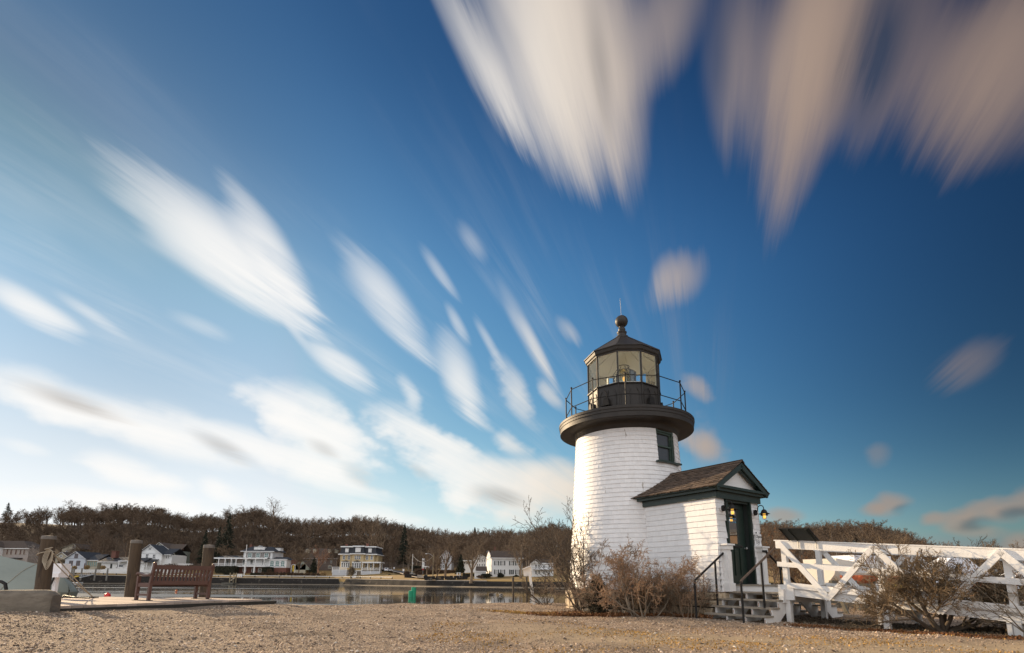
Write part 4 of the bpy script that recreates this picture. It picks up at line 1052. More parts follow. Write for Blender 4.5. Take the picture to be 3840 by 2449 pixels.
# covered boat
def covered_boat():
    Y = 18.; t = thing('covered_boat', 'moored boat wrapped in a pale green tarpaulin behind the pilings', 'boat', at(60, 2225, Y))
    top = [(-330, 2035), (-160, 2060), (0, 2086), (60, 2099), (138, 2112), (190, 2128), (228, 2152), (250, 2182), (257, 2200)]
    n = 14; vs = []
    for i, (u, v) in enumerate(top):
        q = i / (len(top) - 1)
        hw_ = 1.25 * (1 - max(0, (q - .35) / .65) ** 1.9) + .03
        tp = at(u, v, Y); zb = at(u, 2222, Y).z; 
        bulge = .12 if i not in (0, 8) else 0
        for k in range(n + 1):
            s_ = k / n * 2 - 1
            f = 1 - abs(s_)
            yy = s_ * hw_
            prof = f ** .75
            z = zb + (tp.z - zb) * (prof if abs(s_) < .8 else prof * 1.0)
            zz = z + .025 * math.sin(i * 2.1 + k * 1.3) * (1 if 0 < k < n else 0)
            vs.append((tp.x + (.05 * abs(s_) if i > 5 else 0), Y + yy, zz))
    fs = [(i * (n + 1) + k, i * (n + 1) + k + 1, (i + 1) * (n + 1) + k + 1, (i + 1) * (n + 1) + k) for i in range(len(top) - 1) for k in range(n)]
    MB().use(tarp).add(vs, fs).build('tarpaulin', t, smooth=True)
    hv = []
    for i, (u, v) in enumerate(top):
        q = i / (len(top) - 1); hw_ = 1.2 * (1 - max(0, (q - .35) / .65) ** 1.9) + .02; x = at(u, 2222, Y).x; zt = at(u, 2218, Y).z
        hv += [(x, Y - hw_, zt), (x - .25 * q, Y - hw_ * .55, WZ - .1), (x - .25 * q, Y + hw_ * .55, WZ - .1), (x, Y + hw_, zt)]
    MB().use(hw_green).add(hv, [(i * 4 + k, i * 4 + k + 1, (i + 1) * 4 + k + 1, (i + 1) * 4 + k) for i in range(len(top) - 1) for k in range(3)]).build('hull', t, smooth=True)
    rp = MB().use(ropem)
    for q in (2, 4, 6):
        rp.tube([Vector(vs[q * (n + 1) + k]) + Vector((0, 0, .015)) for k in range(n + 1)], .008, 5)
    rp.build('lashing', t)
covered_boat()
# things floating in the river
def buoy(u, v, wpx, m, label, name='ball_buoy'):
    c = atz(u, v, WZ); r = wpx / 2 * c.y / FPX
    m_ = MB().use(m).ball(c + Vector((0, 0, r * .6)), r, 18, 12); m_.tube([c + Vector((0, 0, r * 1.5)), c + Vector((0, 0, r * 1.75))], r * .15, 8)
    o = m_.build(name, loc=c, smooth=True); tag(o, label, 'buoy')
buoy(402, 2241, 21, redb, 'bright red ball buoy floating just past the plank dock')
buoy(661, 2219, 9, orangeb, 'small orange buoy seen under the brown bench')
buoy(738, 2188, 7, hullw, 'tiny white buoy seen through the bench back')
c = atz(1541, 2238, WZ); k = c.y / FPX
gt = thing('green_buoy', 'green can buoy with two boxy tiers floating in mid river', 'buoy', c)
MB().use(greenb).lathe([(7 * k, -.3), (8 * k, 0), (8.5 * k, 21 * k), (7.5 * k, 22 * k), (0, 22 * k)], c + Vector((-1 * k, 0, 0)), 20).build('can', gt, smooth=True)
MB().use(greenb).lathe([(8 * k, -.2), (9 * k, 6 * k), (9 * k, 33 * k), (8 * k, 34 * k), (0, 34 * k)], c + Vector((8 * k, 6 * k, 0)), 20).build('tall_can', gt, smooth=True)
def duck(u, v, label, s=1., m=duckm, flip=1):
    c = atz(u, v, WZ); t = thing('duck', label, 'duck', c, 'ducks on the river')
    b_ = MB().use(m); prof = [(-.24, .02, .11), (-.2, .06, .10), (-.1, .11, .07), (.05, .125, .06), (.16, .09, .075), (.19, .06, .12), (.195, .045, .17), (.20, .05, .21), (.22, .055, .235), (.25, .04, .235), (.275, .018, .225), (.32, .012, .218)]
    n = 12; vs = []
    for x, r, z in prof:
        for q in range(n): a_ = 2 * PI * q / n; vs.append(c + Vector((x * flip, r * math.cos(a_), z + r * math.sin(a_))) * 1.0 * s + c * 0 if False else c + Vector((x * flip * s, r * math.cos(a_) * s, (z + r * math.sin(a_)) * s)))
    b_.add(vs, [(i * n + q, i * n + (q + 1) % n, (i + 1) * n + (q + 1) % n, (i + 1) * n + q) for i in range(len(prof) - 1) for q in range(n)] + [tuple(range(n))[::-1], tuple((len(prof) - 1) * n + q for q in range(n))])
    b_.build('body', t, smooth=True)
    MB().use(duckm).ball(c + Vector((-.05 * flip * s, -.08 * s, .10 * s)), .13 * s, 10, 6, (1.2, .35, .5)).build('wing', t, smooth=True)
duck(1841, 2231, 'dark brown duck, the leading one of three on the river', 1.5); duck(1853, 2231, 'duck with pale back close behind the dark one', 1.2, duckl); duck(1878, 2233, 'pale duck swimming apart on the right', 1.3, duckl, -1)
for u, v0, v1, lab in ((1925, 2165, 2256, 'mossy marker pole in the river, left of the white notice board'), (1976, 2164, 2252, 'thin marker pole in the river behind the white notice board')):
    c = atz(u, v1, WZ); tp = at(u - 1, v0, c.y); m_ = MB().use(wood).tube([c - Vector((0, 0, 1.)), c, (tp.x, c.y, tp.z - .05), (tp.x, c.y, tp.z)], [.105, .10, .095, .08], 12)
    o = m_.build('marker_pole', loc=c, smooth=True); tag(o, lab, 'pole', 'marker poles standing in the river')
# white notice board on a leaning post
b0 = Vector((.72, 18.4, gz(.72, 18.4)))
nb = thing('notice_board', 'white house shaped notice board on a leaning post near the shrub', 'sign', b0)
def sb(u, v, y=18.4): return at(u, v, y)
MB().use(trimw).bar(sb(2004, 2275), sb(1986, 2150), .085, .085, (0, 1, 0)).build('post', nb)
MB().use(trimw).prism([sb(1964, 2161), sb(1993, 2160), sb(1990, 2128), sb(1980, 2124), sb(1961, 2133)], (.02, .09, 0)).build('board', nb)
MB().use(boxp).bar(sb(1959, 2135) + Vector((0, -.05, 0)), sb(1991, 2122) + Vector((0, -.05, .0)), .22, .02, (0, 0, 1)).build('roof', nb)

# ------------------------------------------------------------------ boats and trestles behind the ramp
def hull_boat(c, ang, ln, bm, hgt, label, m=hullw, cover=None, zk=.55, parts=True):
    """boat on the hard: c under the middle of the keel"""
    c = Vector(c); ax = Vector((math.cos(ang), math.sin(ang), 0)); bx = Vector((-ax.y, ax.x, 0)); Z = Vector((0, 0, 1))
    t = thing('laid_up_boat', label, 'boat', c, 'boats laid up ashore behind the ramp')
    n = 10; prof = [(-1, 1), (-.96, .75), (-.80, .42), (-.45, .16), (0, 0), (.45, .16), (.80, .42), (.96, .75), (1, 1)]
    vs = []
    for i in range(n + 1):
        q = i / n; w_ = bm / 2 * (math.sin(min(1, q * 1.25 + .0) * PI / 2) ** .7 if q < .8 else 1 - .12 * (q - .8) / .2) if q > 0 else .02
        sh_ = hgt * (1.12 - .2 * math.sin(q * PI)); rk_ = (.12 * hgt * (1 - q) ** 2)
        for b_, z in prof: vs.append(c + ax * ((q - .5) * ln - (z * .5 * hgt if i == 0 else 0)) + bx * b_ * w_ + Z * (zk + rk_ * 3 * (1 - z) + z * sh_))
    k = len(prof)
    MB().use(m).add(vs, [(i * k + j, i * k + j + 1, (i + 1) * k + j + 1, (i + 1) * k + j) for i in range(n) for j in range(k - 1)] + [tuple(n * k + j for j in range(k))]).build('hull', t, smooth=True)
    if cover:
        cv = []
        for i in range(n + 1):
            q = i / n; L0, R0 = vs[i * k], vs[i * k + k - 1]; rid = (L0 + R0) / 2 + Z * (cover * (.25 + .95 * math.sin(min(1, q * 1.3 + .12) * PI / 2) ** 1.3 - .1 * abs(math.sin(q * 9))))
            cv += [L0 - Z * .08, L0.lerp(rid, .55) - Z * .10, rid, R0.lerp(rid, .55) - Z * .10, R0 - Z * .08]
        MB().use(canvas).add(cv, [(i * 5 + j, i * 5 + j + 1, (i + 1) * 5 + j + 1, (i + 1) * 5 + j) for i in range(n) for j in range(4)] + [tuple(n * 5 + j for j in range(5)), tuple(range(5))]).build('shrink_wrap', t)
        MB().use(iron).tube([cv[i * 5 + 1] + Vector((0, 0, .03)) for i in range(n + 1)], .02, 5).build('strap', t)
    else:
        dv_ = [vs[i * k] for i in range(n + 1)] + [vs[i * k + k - 1] for i in range(n + 1)][::-1]
        MB().use(hullw).add([p_ - Z * .03 for p_ in dv_], [tuple(range(len(dv_)))]).build('deck', t)
    for q in (.3, .75):
        for s_ in (-1, 1): MB().use(greyt).bar(c + ax * (q - .5) * ln + bx * s_ * bm * .55, c + ax * (q - .5) * ln + bx * s_ * bm * .33 + Z * (zk + hgt * .45), .08, .08).build('prop', t)
        MB().use(greyt).frame(c + ax * (q - .5) * ln + Z * zk / 2, ax, bx, Z, .2, .3, zk).build('keel_block', t)
    return t, ax, bx
gy = .05
c1 = at(3165, 2250, 22.); bt, ax, bx = hull_boat((c1.x + .6, 22., gy), R(205), 4.4, 1.6, .95, 'small white boat with a blue mark seen through the ramp braces', hullw, None, .75)
MB().use(canvas).frame((c1.x + .9, 22.05, 1.86), ax, bx, (0, 0, 1), 2.4, 1.0, .34).build('folded_cover', bt)
MB().use(bluep).frame((c1.x - .35, 21.15, 1.32), (1, .12, 0), (0, 1, 0), (0, 0, 1), .12, .02, .14).build('blue_mark', bt)
c2 = at(3560, 2250, 23.); hull_boat((c2.x, 23.5, gy), R(245), 6.4, 2.6, .62, 'large boat under peaked white shrink wrap behind the bush', canvas, .88, .42)
c3 = at(3830, 2250, 24.); hull_boat((c3.x + .5, 24.5, gy), R(240), 6.0, 2.4, .6, 'second white wrapped boat at the right edge, lower than the peaked one', canvas, .62, .45)
c4 = at(3255, 2250, 19.)
rb, ax, bx = hull_boat((c4.x + .55, 19.2, gy), R(195), 2.3, 1.1, .28, 'orange red dory on trestles behind the ramp', rust, None, .84)
MB().use(yel).frame((c4.x + .6, 18.6, .84), (1, .1, 0), (0, 1, 0), (0, 0, 1), .9, .05, .12).build('rubbing_strake', rb)
c5 = at(3730, 2250, 20.); hull_boat((c5.x + .7, 20.5, gy), R(190), 2.4, 1.1, .28, 'low red brown skiff by the right hand ramp post', rust, None, .72)
def trestle(u, Y, wd, hgt, ang, label):
    c = at(u, 2300, Y); c.z = gz(c.x, c.y); ax = Vector((math.cos(ang), math.sin(ang), 0)); bx = Vector((-ax.y, ax.x, 0)); Z = Vector((0, 0, 1))
    t = thing('trestle', label, 'trestle', c, 'grey timber trestles under the ramp')
    MB().use(greyt).bar(c - ax * wd / 2 + Z * hgt, c + ax * wd / 2 + Z * hgt, .09, .14).build('beam', t)
    for s_ in (-1, 1):
        for b_ in (-1, 1): MB().use(greyt).bar(c + ax * s_ * wd * .4 + bx * b_ * .3, c + ax * s_ * wd * .38 + bx * b_ * .03 + Z * (hgt - .05), .07, .09).build('leg', t)
    MB().use(greyt).bar(c - ax * wd * .38 + Z * .2, c + ax * wd * .38 + Z * .22, .05, .09).build('stretcher', t); MB().use(greyt).bar(c - ax * wd * .36 + Z * .2, c + ax * wd * .3 + Z * (hgt - .1), .05, .08).build('diagonal_brace', t)
trestle(3175, 15.5, 1.3, .85, R(30), 'cross braced grey trestle nearest the stairs under the ramp'); trestle(3262, 17.2, 1.6, .75, R(10), 'wide grey trestle with low stretcher, right of the first trestle'); trestle(3110, 18.5, 1.2, .7, R(-20), 'short trestle half hidden behind the landing under the ramp')
# brown shingled workshop off to the right; the door glass mirrors its sunlit wall
def workshop():
    t = thing('workshop', 'long brown shingled workshop standing beyond the boats on the right', 'building', (34, 15, 0))
    MB().use(roofsh).box((34, 15, 2.2), (7, 12, 4.6)).build('wall', t); r_ = MB().use(roofd)
    for s_ in (-1, 1): r_.prism([(34 + s_ * 4, 8.5, 4.3), (34, 8.5, 7.2), (34, 8.5, 7.4), (34 + s_ * 4, 8.5, 4.5)], (0, 13, 0))
    r_.build('roof', t); MB().use(trimw).box((30.45, 15, 4.35), (.1, 12, .35)).build('eave_board', t)
    for y in (11, 15, 19):
        w_ = MB().use(trimw).box((30.47, y, 2.2), (.1, 1.5, 1.9)).build('window_frame', t); MB().use(glassd).box((30.43, y, 2.2), (.06, 1.2, 1.6)).build('pane', w_)
workshop()

# ------------------------------------------------------------------ bare branches
def grow(rg, stems, levels, nch, ratio, rr, ang, up, wob, segs, tips=None):
    """stems: list of (p, d, L, r). returns arrays of segments p0, p1, r0, r1, level"""
    out = []; todo = [(np.array(p, float), np.array(d, float) / np.linalg.norm(d), l, r, 0) for p, d, l, r in stems]
    while todo:
        p, d, l, r, lv = todo.pop()
        ns = segs[min(lv, len(segs) - 1)]; step = l / ns; q0 = p; r0 = r
        path = [(p, d, r)]
        for i in range(ns):
            d = d + rg.normal(0, wob[min(lv, len(wob) - 1)], 3); d[2] += up[min(lv, len(up) - 1)]; d /= np.linalg.norm(d)
            q1 = q0 + d * step; r1 = r * (1 - .65 * (i + 1) / ns)
            out.append((q0, q1, r0, r1, lv)); q0, r0 = q1, r1; path.append((q1, d, r1))
        if lv + 1 < levels:
            c = nch[lv]
            for j in range(c):
                t = (.25 + .75 * (j + rg.uniform(.2, .9)) / c) if lv else (.30 + .70 * (j + rg.uniform(.1, .9)) / c)
                k = min(ns - 1, int(t * ns)); f = t * ns - k
                pp_ = path[k][0] * (1 - f) + path[min(ns, k + 1)][0] * f; dd = path[min(ns, k + 1)][1]
                side = rg.normal(0, 1, 3); side -= dd * side.dot(dd); side /= np.linalg.norm(side)
                a = ang[min(lv, len(ang) - 1)] * rg.uniform(.7, 1.25)
                nd = dd * math.cos(a) + side * math.sin(a)
                todo.append((pp_, nd, l * ratio[min(lv, len(ratio) - 1)] * rg.uniform(.6, 1.2) * (1.15 - .5 * t), max(path[k][2] * rr, .0008), lv + 1))
    P0 = np.array([o[0] for o in out]); P1 = np.array([o[1] for o in out])
    return P0, P1, np.array([o[2] for o in out]), np.array([o[3] for o in out]), np.array([o[4] for o in out])
def seg_mesh(P0, P1, r0, r1, n=3):
    D = P1 - P0; D /= np.maximum(np.linalg.norm(D, axis=1, keepdims=True), 1e-9)
    ref = np.where(np.abs(D[:, 2:3]) > .9, np.array([[1., 0, 0]]), np.array([[0, 0, 1.]]))
    X = np.cross(D, ref); X /= np.linalg.norm(X, axis=1, keepdims=True); Y = np.cross(D, X)
    a = np.arange(n) * 2 * PI / n
    ring = X[:, None] * np.cos(a)[None, :, None] + Y[:, None] * np.sin(a)[None, :, None]
    V = np.concatenate([P0[:, None] + ring * r0[:, None, None], P1[:, None] + ring * r1[:, None, None]], 1).reshape(-1, 3)
    N = len(P0); k = np.arange(n); F = np.stack([k, (k + 1) % n, (k + 1) % n + n, k + n], 1)[None] + (np.arange(N) * 2 * n)[:, None, None]
    return V, F.reshape(-1, 4)
def ribbon_mesh(P0, P1, r0, r1, rg):
    D = P1 - P0; S_ = rg.normal(0, 1, D.shape); X = np.cross(D, S_); X /= np.maximum(np.linalg.norm(X, axis=1, keepdims=True), 1e-9)
    V = np.stack([P0 - X * r0[:, None], P0 + X * r0[:, None], P1 + X * r1[:, None], P1 - X * r1[:, None]], 1).reshape(-1, 3)
    return V, np.arange(len(V)).reshape(-1, 4)
def leaf_cloud(rg, C, size, asp=.6):
    """small random quads at points C"""
    n = len(C); A = rg.normal(0, 1, (n, 3)); A /= np.linalg.norm(A, axis=1, keepdims=True); B = np.cross(A, rg.normal(0, 1, (n, 3))); B /= np.linalg.norm(B, axis=1, keepdims=True)
    s = (size * rg.uniform(.6, 1.4, n))[:, None]
    V = np.stack([C - A * s - B * s * asp, C + A * s - B * s * asp, C + A * s + B * s * asp, C - A * s + B * s * asp], 1).reshape(-1, 3)
    return V, np.arange(4 * n).reshape(-1, 4)
def shrub(name, label, cat, base, seed, stems, levels, nch, ratio, rr, ang, up, wob, segs, tm, stem_m, buds=None, group=None, rmin=.0028):
    rg = np.random.default_rng(seed); b = Vector(base)
    t = thing(name, label, cat, b, group)
    P0, P1, r0, r1, lv = grow(rg, stems, levels, nch, ratio, rr, ang, up, wob, segs)
    r0 = np.maximum(r0, rmin); r1 = np.maximum(r1, rmin * .8)
    P0[:, 2] = np.maximum(P0[:, 2], .01); P1[:, 2] = np.maximum(P1[:, 2], .01)
    ns0 = segs[0]; i0 = np.flatnonzero(lv == 0)
    if len(stems) <= 16:
        for k in range(len(stems)):
            m = i0[k * ns0:(k + 1) * ns0]; V, F = seg_mesh(P0[m], P1[m], r0[m], r1[m], 6); link('stem', fast_mesh('stem', V, F, [stem_m]), t)
        m = lv > 0
    else: m = lv >= 0
    V, F = seg_mesh(P0[m], P1[m], r0[m], r1[m], 3)
    ms = [tm]
    if buds:
        k = lv == levels - 1; C = P1[k]; C = C[rg.uniform(0, 1, len(C)) < buds[1]]; C = C + rg.normal(0, .006, C.shape)
        V2, F2 = leaf_cloud(rg, C, buds[2], .6); F = np.concatenate([F, F2 + len(V)]); V = np.concatenate([V, V2]); mi = np.concatenate([np.zeros(len(F) - len(F2), int), np.ones(len(F2), int)]); ms.append(buds[0])
    else: mi = None
    link('branch', fast_mesh('branch', V, F, ms, mi), t)
    return t
def fan(rg, n, lmin, lmax, r, spread, bias=(0, 0), rad=.15):
    o = []
    for i in range(n):
        a = rg.uniform(0, 2 * PI); s = rg.uniform(.15, 1) * spread
        o.append(((math.cos(a) * rad * rg.uniform(0, 1), math.sin(a) * rad * rg.uniform(0, 1), 0), (math.cos(a) * s + bias[0], math.sin(a) * s + bias[1], 1), rg.uniform(lmin, lmax), r * rg.uniform(.6, 1.2)))
    return o
rg = np.random.default_rng(3)
twigk2 = mat('olive_grey_twig', (.215, .150, .085), .85, .4, 4., 0., island=.5)
def gp_(x, y): return (x, y, gz(x, y) - .02)
CAMX = .0
# tall open shrub left of the tower
shrub('bare_shrub', 'tall bare shrub with long upright spiky branches against the left edge of the tower', 'shrub', gp_(2.0, 15.6), 11, fan(rg, 8, 2.2, 3.2, .024, .5, (-.16, 0), .2) + fan(rg, 8, 1.7, 2.6, .018, 1.5, (-.75, 0), .2), 4, [9, 5, 2], [.42, .42, .34], .55, [.55, .65, .7], [.03, .05, .04], [.10, .14, .18], [6, 4, 2], twigk, twigk, rmin=.0055)
# large rounded reddish shrub in front of the entry
shrub('bare_shrub', 'wide rounded reddish twigged shrub with pale stems in front of the entry wall', 'shrub', gp_(3.15, 13.15), 12, fan(rg, 16, 1.0, 1.75, .019, 1.3, (.05, 0), .5), 5, [8, 6, 4, 3], [.50, .50, .50, .45], .55, [.7, .75, .8, .9], [.01, .01, .0], [.16, .24, .3, .3], [5, 3, 2, 1], twigr, bark, (litter, .16, .010), rmin=.0038)
shrub('bare_shrub', 'dense brown shrub in front of the tower, between the juniper and the reddish one', 'shrub', gp_(2.55, 14.2), 13, fan(rg, 13, 1.0, 1.9, .016, 1.15, (-.25, 0), .4), 5, [8, 6, 4, 2], [.5, .5, .5, .45], .55, [.7, .75, .8, .9], [.02, .02, .01], [.16, .22, .28, .3], [5, 3, 2, 1], twig, twig, (litter, .10, .010), rmin=.0042)
shrub('bare_shrub', 'low arching shrub reaching the handrail at the foot of the stairs', 'shrub', gp_(4.1, 12.75), 14, fan(rg, 13, .6, 1.15, .011, 1.1, (.05, .1), .4), 4, [8, 6, 3], [.5, .5, .45], .58, [.6, .65, .7], [.02, .02, .01], [.14, .18, .2], [4, 3, 2], twigr, twig, rmin=.0035)
shrub('bare_shrub', 'low spreading shrub on the bank left of the tower under the notice board', 'shrub', gp_(1.15, 17.9), 15, fan(rg, 15, .6, 1.1, .014, 1.5, (-.3, 0), .3), 4, [6, 4, 2], [.5, .5, .4], .55, [.6, .7, .7], [.02, .03, .02], [.14, .18, .2], [5, 3, 2], twigk, twigk, rmin=.006)
shrub('bare_shrub', 'thicket of fine dark brush along the stone footing', 'shrub', gp_(3.75, 13.55), 16, fan(rg, 70, .45, .95, .007, .9, (0, 0), .85), 4, [8, 6, 3], [.5, .5, .5], .55, [.6, .7], [.02, .02], [.16, .2], [3, 2], twigd, twigd, (litter, .2, .010))
# spreading shrub before the ramp
b5 = at(3500, 2352, 9.75)
shrub('spreading_bush', 'wide flat topped dark bush with tangled twigs in front of the white ramp', 'shrub', gp_(b5.x + .12, 9.75), 17, [((0, 0, 0), (-.45, .1, 1), .75, .050), ((.05, 0, 0), (.15, -.2, 1), .80, .045), ((.1, .03, 0), (1.0, .1, .80), 1.05, .045), ((0, .05, 0), (-1.0, -.1, .55), 1.0, .038), ((.06, 0, 0), (.55, .3, 1), .85, .04), ((.06, 0, 0), (-.2, -.3, 1), .8, .04), ((.12, 0, 0), (1.1, -.2, .45), .9, .036)], 5, [10, 10, 8, 4], [1.05, .62, .50, .45], .50, [.75, .60, .62, .65], [.03, .05, .03, .02], [.12, .16, .18, .20], [4, 5, 3, 1], twigk2, twigk, rmin=.0034)
b6 = at(3845, 2330, 8.4)
shrub('bare_shrub', 'thorny shrub with a few red buds entering at the right edge', 'shrub', gp_(b6.x + .35, 8.5), 18, fan(rg, 9, .7, 1.25, .014, 1.0, (-.55, 0), .2), 4, [6, 5, 4], [.5, .45, .4], .55, [.7, .7, .7], [.02, .02, .02], [.14, .18, .2], [5, 3, 2], twigd, twigd, (litter, .05, .012))
for i, (u, Y, hh, lab) in enumerate(((2885, 21., 3.0, 'slender tangled tree behind the right side of the entry porch'), (2960, 24., 2.7, 'second tangled brown shrub behind the first ramp post'), (3060, 27., 2.2, 'bushy brown shrub seen between the first and second ramp posts'), (2700, 26., 2.0, 'low shrub seen past the back of the entry'))):
    p = at(u, 2200, Y); shrub('bare_shrub', lab, 'shrub', (p.x, Y, gz(p.x, Y)), 30 + i, fan(rg, 8, hh * .55, hh * .9, .035, .5, (0, 0), .4), 5, [9, 7, 5, 3], [.42, .5, .5, .5], .55, [.6, .65, .7, .7], [.03, .03, .02], [.12, .16, .2], [5, 3, 2, 1], twig, twig, (litter, .25, .02))
# juniper
def cloud_shrub(name, label, cat, base, seed, rx, ry, rz, n, size, m, group=None, cone=0., stem=True, mtl2=None):
    rg = np.random.default_rng(seed); t = thing(name, label, cat, base, group)
    D = rg.normal(0, 1, (n, 3)); D /= np.linalg.norm(D, axis=1, keepdims=True); r = rg.uniform(.25, 1, n) ** .5
    lump = 1 + .22 * np.sin(D[:, 0] * 5 + seed) * np.sin(D[:, 2] * 6 + 1) + .16 * np.sin(D[:, 1] * 9 + D[:, 2] * 7)
    P = D * (r * lump)[:, None]; h = (P[:, 2] + 1) / 2
    f = np.clip(1 - cone * np.clip(h, 0, 1), .08, 1)
    C = np.stack([P[:, 0] * rx * f, P[:, 1] * ry * f, (P[:, 2] * .98 + 1) * rz], 1); C[:, 2] = np.maximum(C[:, 2], .02)
    V, F = leaf_cloud(rg, C, size); link('foliage', fast_mesh('foliage', V, F, [m]), t)
    if stem:
        P0, P1, r0, r1, lv = grow(rg, [((0, 0, -.1), (0, 0, 1), rz * 1.7, rx * .09 + .01)], 2, [8], [.4], .5, [.9], [.03], [.1], [5, 3]); V, F = seg_mesh(P0, P1, r0, r1, 5); link('stem', fast_mesh('stem', V, F, [twigd]), t)
    return t
cloud_shrub('juniper_bush', 'dense dark brown green juniper at the foot of the tower', 'bush', gp_(2.22, 13.9), 5, .40, .40, .52, 9000, .016, junip, cone=.45)
# leaf litter and dead grass round the shrubs
def scatter(name, label, n, size, m, fn, seed, flat=.35):
    rg = np.random.default_rng(seed); C = []
    while len(C) < n:
        p = fn(rg)
        if p is not None: C.append((p[0], p[1], gz(p[0], p[1]) + rg.uniform(.004, p[2])))
    V, F = leaf_cloud(rg, np.array(C), size, .55); o = link(name, fast_mesh(name, V, F, [m])); tag(o, label, name.replace('_', ' '), kind='stuff')
def bed(rg):
    x = rg.uniform(.4, 4.6); y0 = 12.45 + (4.6 - x) * .42 - .12 * math.sin(x * 3); y = y0 + abs(rg.normal(0, .45))
    if x < 1.2 and rg.uniform() > .3: return None
    return (x, y, .07)
scatter('fallen_leaves', 'russet fallen leaves gathered under the shrubs by the tower', 5200, .018, litter, bed, 1)
def gr(rg):
    x = rg.normal(.9, .75); y = 14.55 - (x - .9) * .30 + rg.normal(0, .16); return (x, y, .05)
scatter('dead_grass', 'strip of golden dead grass at the left end of the shrub bed', 2600, .016, littery, gr, 2)
def gr2(rg):
    f = rg.uniform(.0, 3.5); p = L(-.55 + rg.normal(0, .16), f + 1.9, 0); return (p.x, p.y, .035)
scatter('dead_leaves', 'rusty dead leaves and moss along the foot of the ramp', 2200, .015, litter, gr2, 3)
def gr3(rg):
    f = rg.uniform(1.2, 6); p = L(rg.uniform(.3, 1.8), f, 0); return (p.x, p.y, .03)
scatter('leaf_mulch', 'dark leaf mulch lying in the shade beneath the ramp', 2600, .018, twigd, gr3, 4)
def bits(rg):
    x = rg.uniform(-1, 9); y = 9.3 - .40 * x + rg.normal(0, 1.3)
    return (x, y, .012) if 5.0 < y < 13 else None
scatter('path_shadow_debris', 'dark bits of leaf, stem and weed standing for short shadows over the sandy path', 700, .009, twigd, bits, 8)  # dark debris colour also paints in short shadows on the sand
def tufts(rg):
    x = rg.uniform(-1.5, 9.5); y = 8.9 - .40 * x + rg.normal(0, 1.5)
    q = math.sin(x * 2.3 + y * 1.1) + math.sin(x * .9 - y * 2.7) + rg.normal(0, .5)
    return (x, y, .022) if 4.8 < y < 13 and q > .2 else None
scatter('dry_grass', 'thin straw coloured dry grass in patches over the sandy path', 6500, .010, littery, tufts, 9)

# ------------------------------------------------------------------ far bank
SH = [(-900, 240), (-222, 236), (-199, 243), (-138, 243), (-77, 236), (-30, 185), (6.5, 160), (50, 141), (150, 131), (900, 128)]
TOPZ = [(-900, 3.0), (-199, 3.0), (-138, 2.05), (-77, 1.75), (-30, 1.15), (6.5, 1.0), (900, 1.0)]
def itp(t, x): return float(np.interp(x, [a for a, b in t], [b for a, b in t]))
SKYL = [(-900, 1880), (0, 1890), (150, 1898), (300, 1903), (420, 1892), (560, 1902), (700, 1935), (820, 1925), (900, 1908), (960, 1908), (1050, 1940), (1150, 1950), (1280, 1945), (1350, 1938), (1450, 1952), (1500, 1972), (1600, 1985), (1750, 2000), (1900, 1988), (2000, 1985), (2080, 1962), (2130, 1985), (2600, 1960), (2870, 1952), (3050, 1962), (3150, 1956), (3250, 1948), (3320, 1968), (3400, 1992), (3500, 2032), (3560, 2047), (3840, 2075), (4600, 2090)]
RT = 150.
def ridge_ground(x, y):
    u, _ = px((x, y, 20)); v = itp(SKYL, u)
    hz_ = px((x, y, EZ))[1]
    return max(4., EZ + (hz_ - v) * y * .985 / FPX - 13.)
def fz(x, y):
    t = y - itp(SH, x); tz = itp(TOPZ, x)
    if t < 4: return WZ - .9 + (t + 12) / 12 * .9 if t > -12 else WZ - 1.6
    z = tz + .085 * (min(t, 42) - 4)
    if t > 36:
        rx = x * (itp(SH, x) + RT) / max(y, 1) if abs(x) < 700 else x
        rgz = ridge_ground(x / y * (itp(SH, x) + RT), itp(SH, x) + RT)
        z += (rgz - z) * sstep(36, RT, t)
    return z
FX = list(np.arange(-900, -330, 60)) + list(np.arange(-330, 331, 6.)) + list(np.arange(360, 901, 60))
FT = [-60, -12, -6, 0, 2, 3.98, 4.02, 8, 12, 18, 24, 30, 36, 44, 54, 66, 80, 95, 110, 130, 150, 180, 240, 420, 800]
vs = []; 
for t in FT:
    for x in FX:
        y = itp(SH, x) + t; vs.append((x, y, fz(x, y) if t <= 150 else fz(x, itp(SH, x) + 150) - (t - 150) * .02))
n = len(FX); fs = [(j * n + i, j * n + i + 1, (j + 1) * n + i + 1, (j + 1) * n + i) for j in range(len(FT) - 1) for i in range(n - 1)]
o = link('hills', fast_mesh('hills', vs, fs, [far_ground_mat()])); o['kind'] = 'structure'
# stone sea wall along the far shore, walkway slab on top
m_ = MB().use(seaw); kb = MB().use(kerb); xs = [x for x in np.arange(-420, 300, 2.)]
prev = None
for x in xs:
    y = itp(SH, x) + 3.9 + rnd.uniform(-.12, .12); tz = itp(TOPZ, x); y2 = itp(SH, x) + 4.6
    q = [Vector((x, y - .5, WZ - 1.)), Vector((x, y - .25, tz * .3)), Vector((x, y, tz - .12)), Vector((x, y2, tz - .05))]
    if prev:
        for k in range(3): m_.quad(prev[k], q[k], q[k + 1], prev[k + 1])
    prev = q
sw = m_.build('sea_wall', loc=(-60, 220, 0)); tag(sw, 'long dark stone sea wall along the far shore', 'wall')
prev = None; ys = []
for x in xs:
    if x > -8: continue
    y = itp(SH, x) + 3.7; tz = itp(TOPZ, x); q = [Vector((x, y, tz - .12)), Vector((x, y, tz + .16)), Vector((x, y + 3.2, tz + .17)), Vector((x, y + 3.2, tz - .12))]
    if prev:
        for k in range(3): kb.quad(prev[k], q[k], q[k + 1], prev[k + 1])
    prev = q
tag(kb.build('walkway'), kind='structure')
gr_ = thing('guard_rail', 'low white guard rail along the far riverside walkway', 'rail', (-100, 246, 3)); gm_ = MB().use(hw_white); pm_ = []
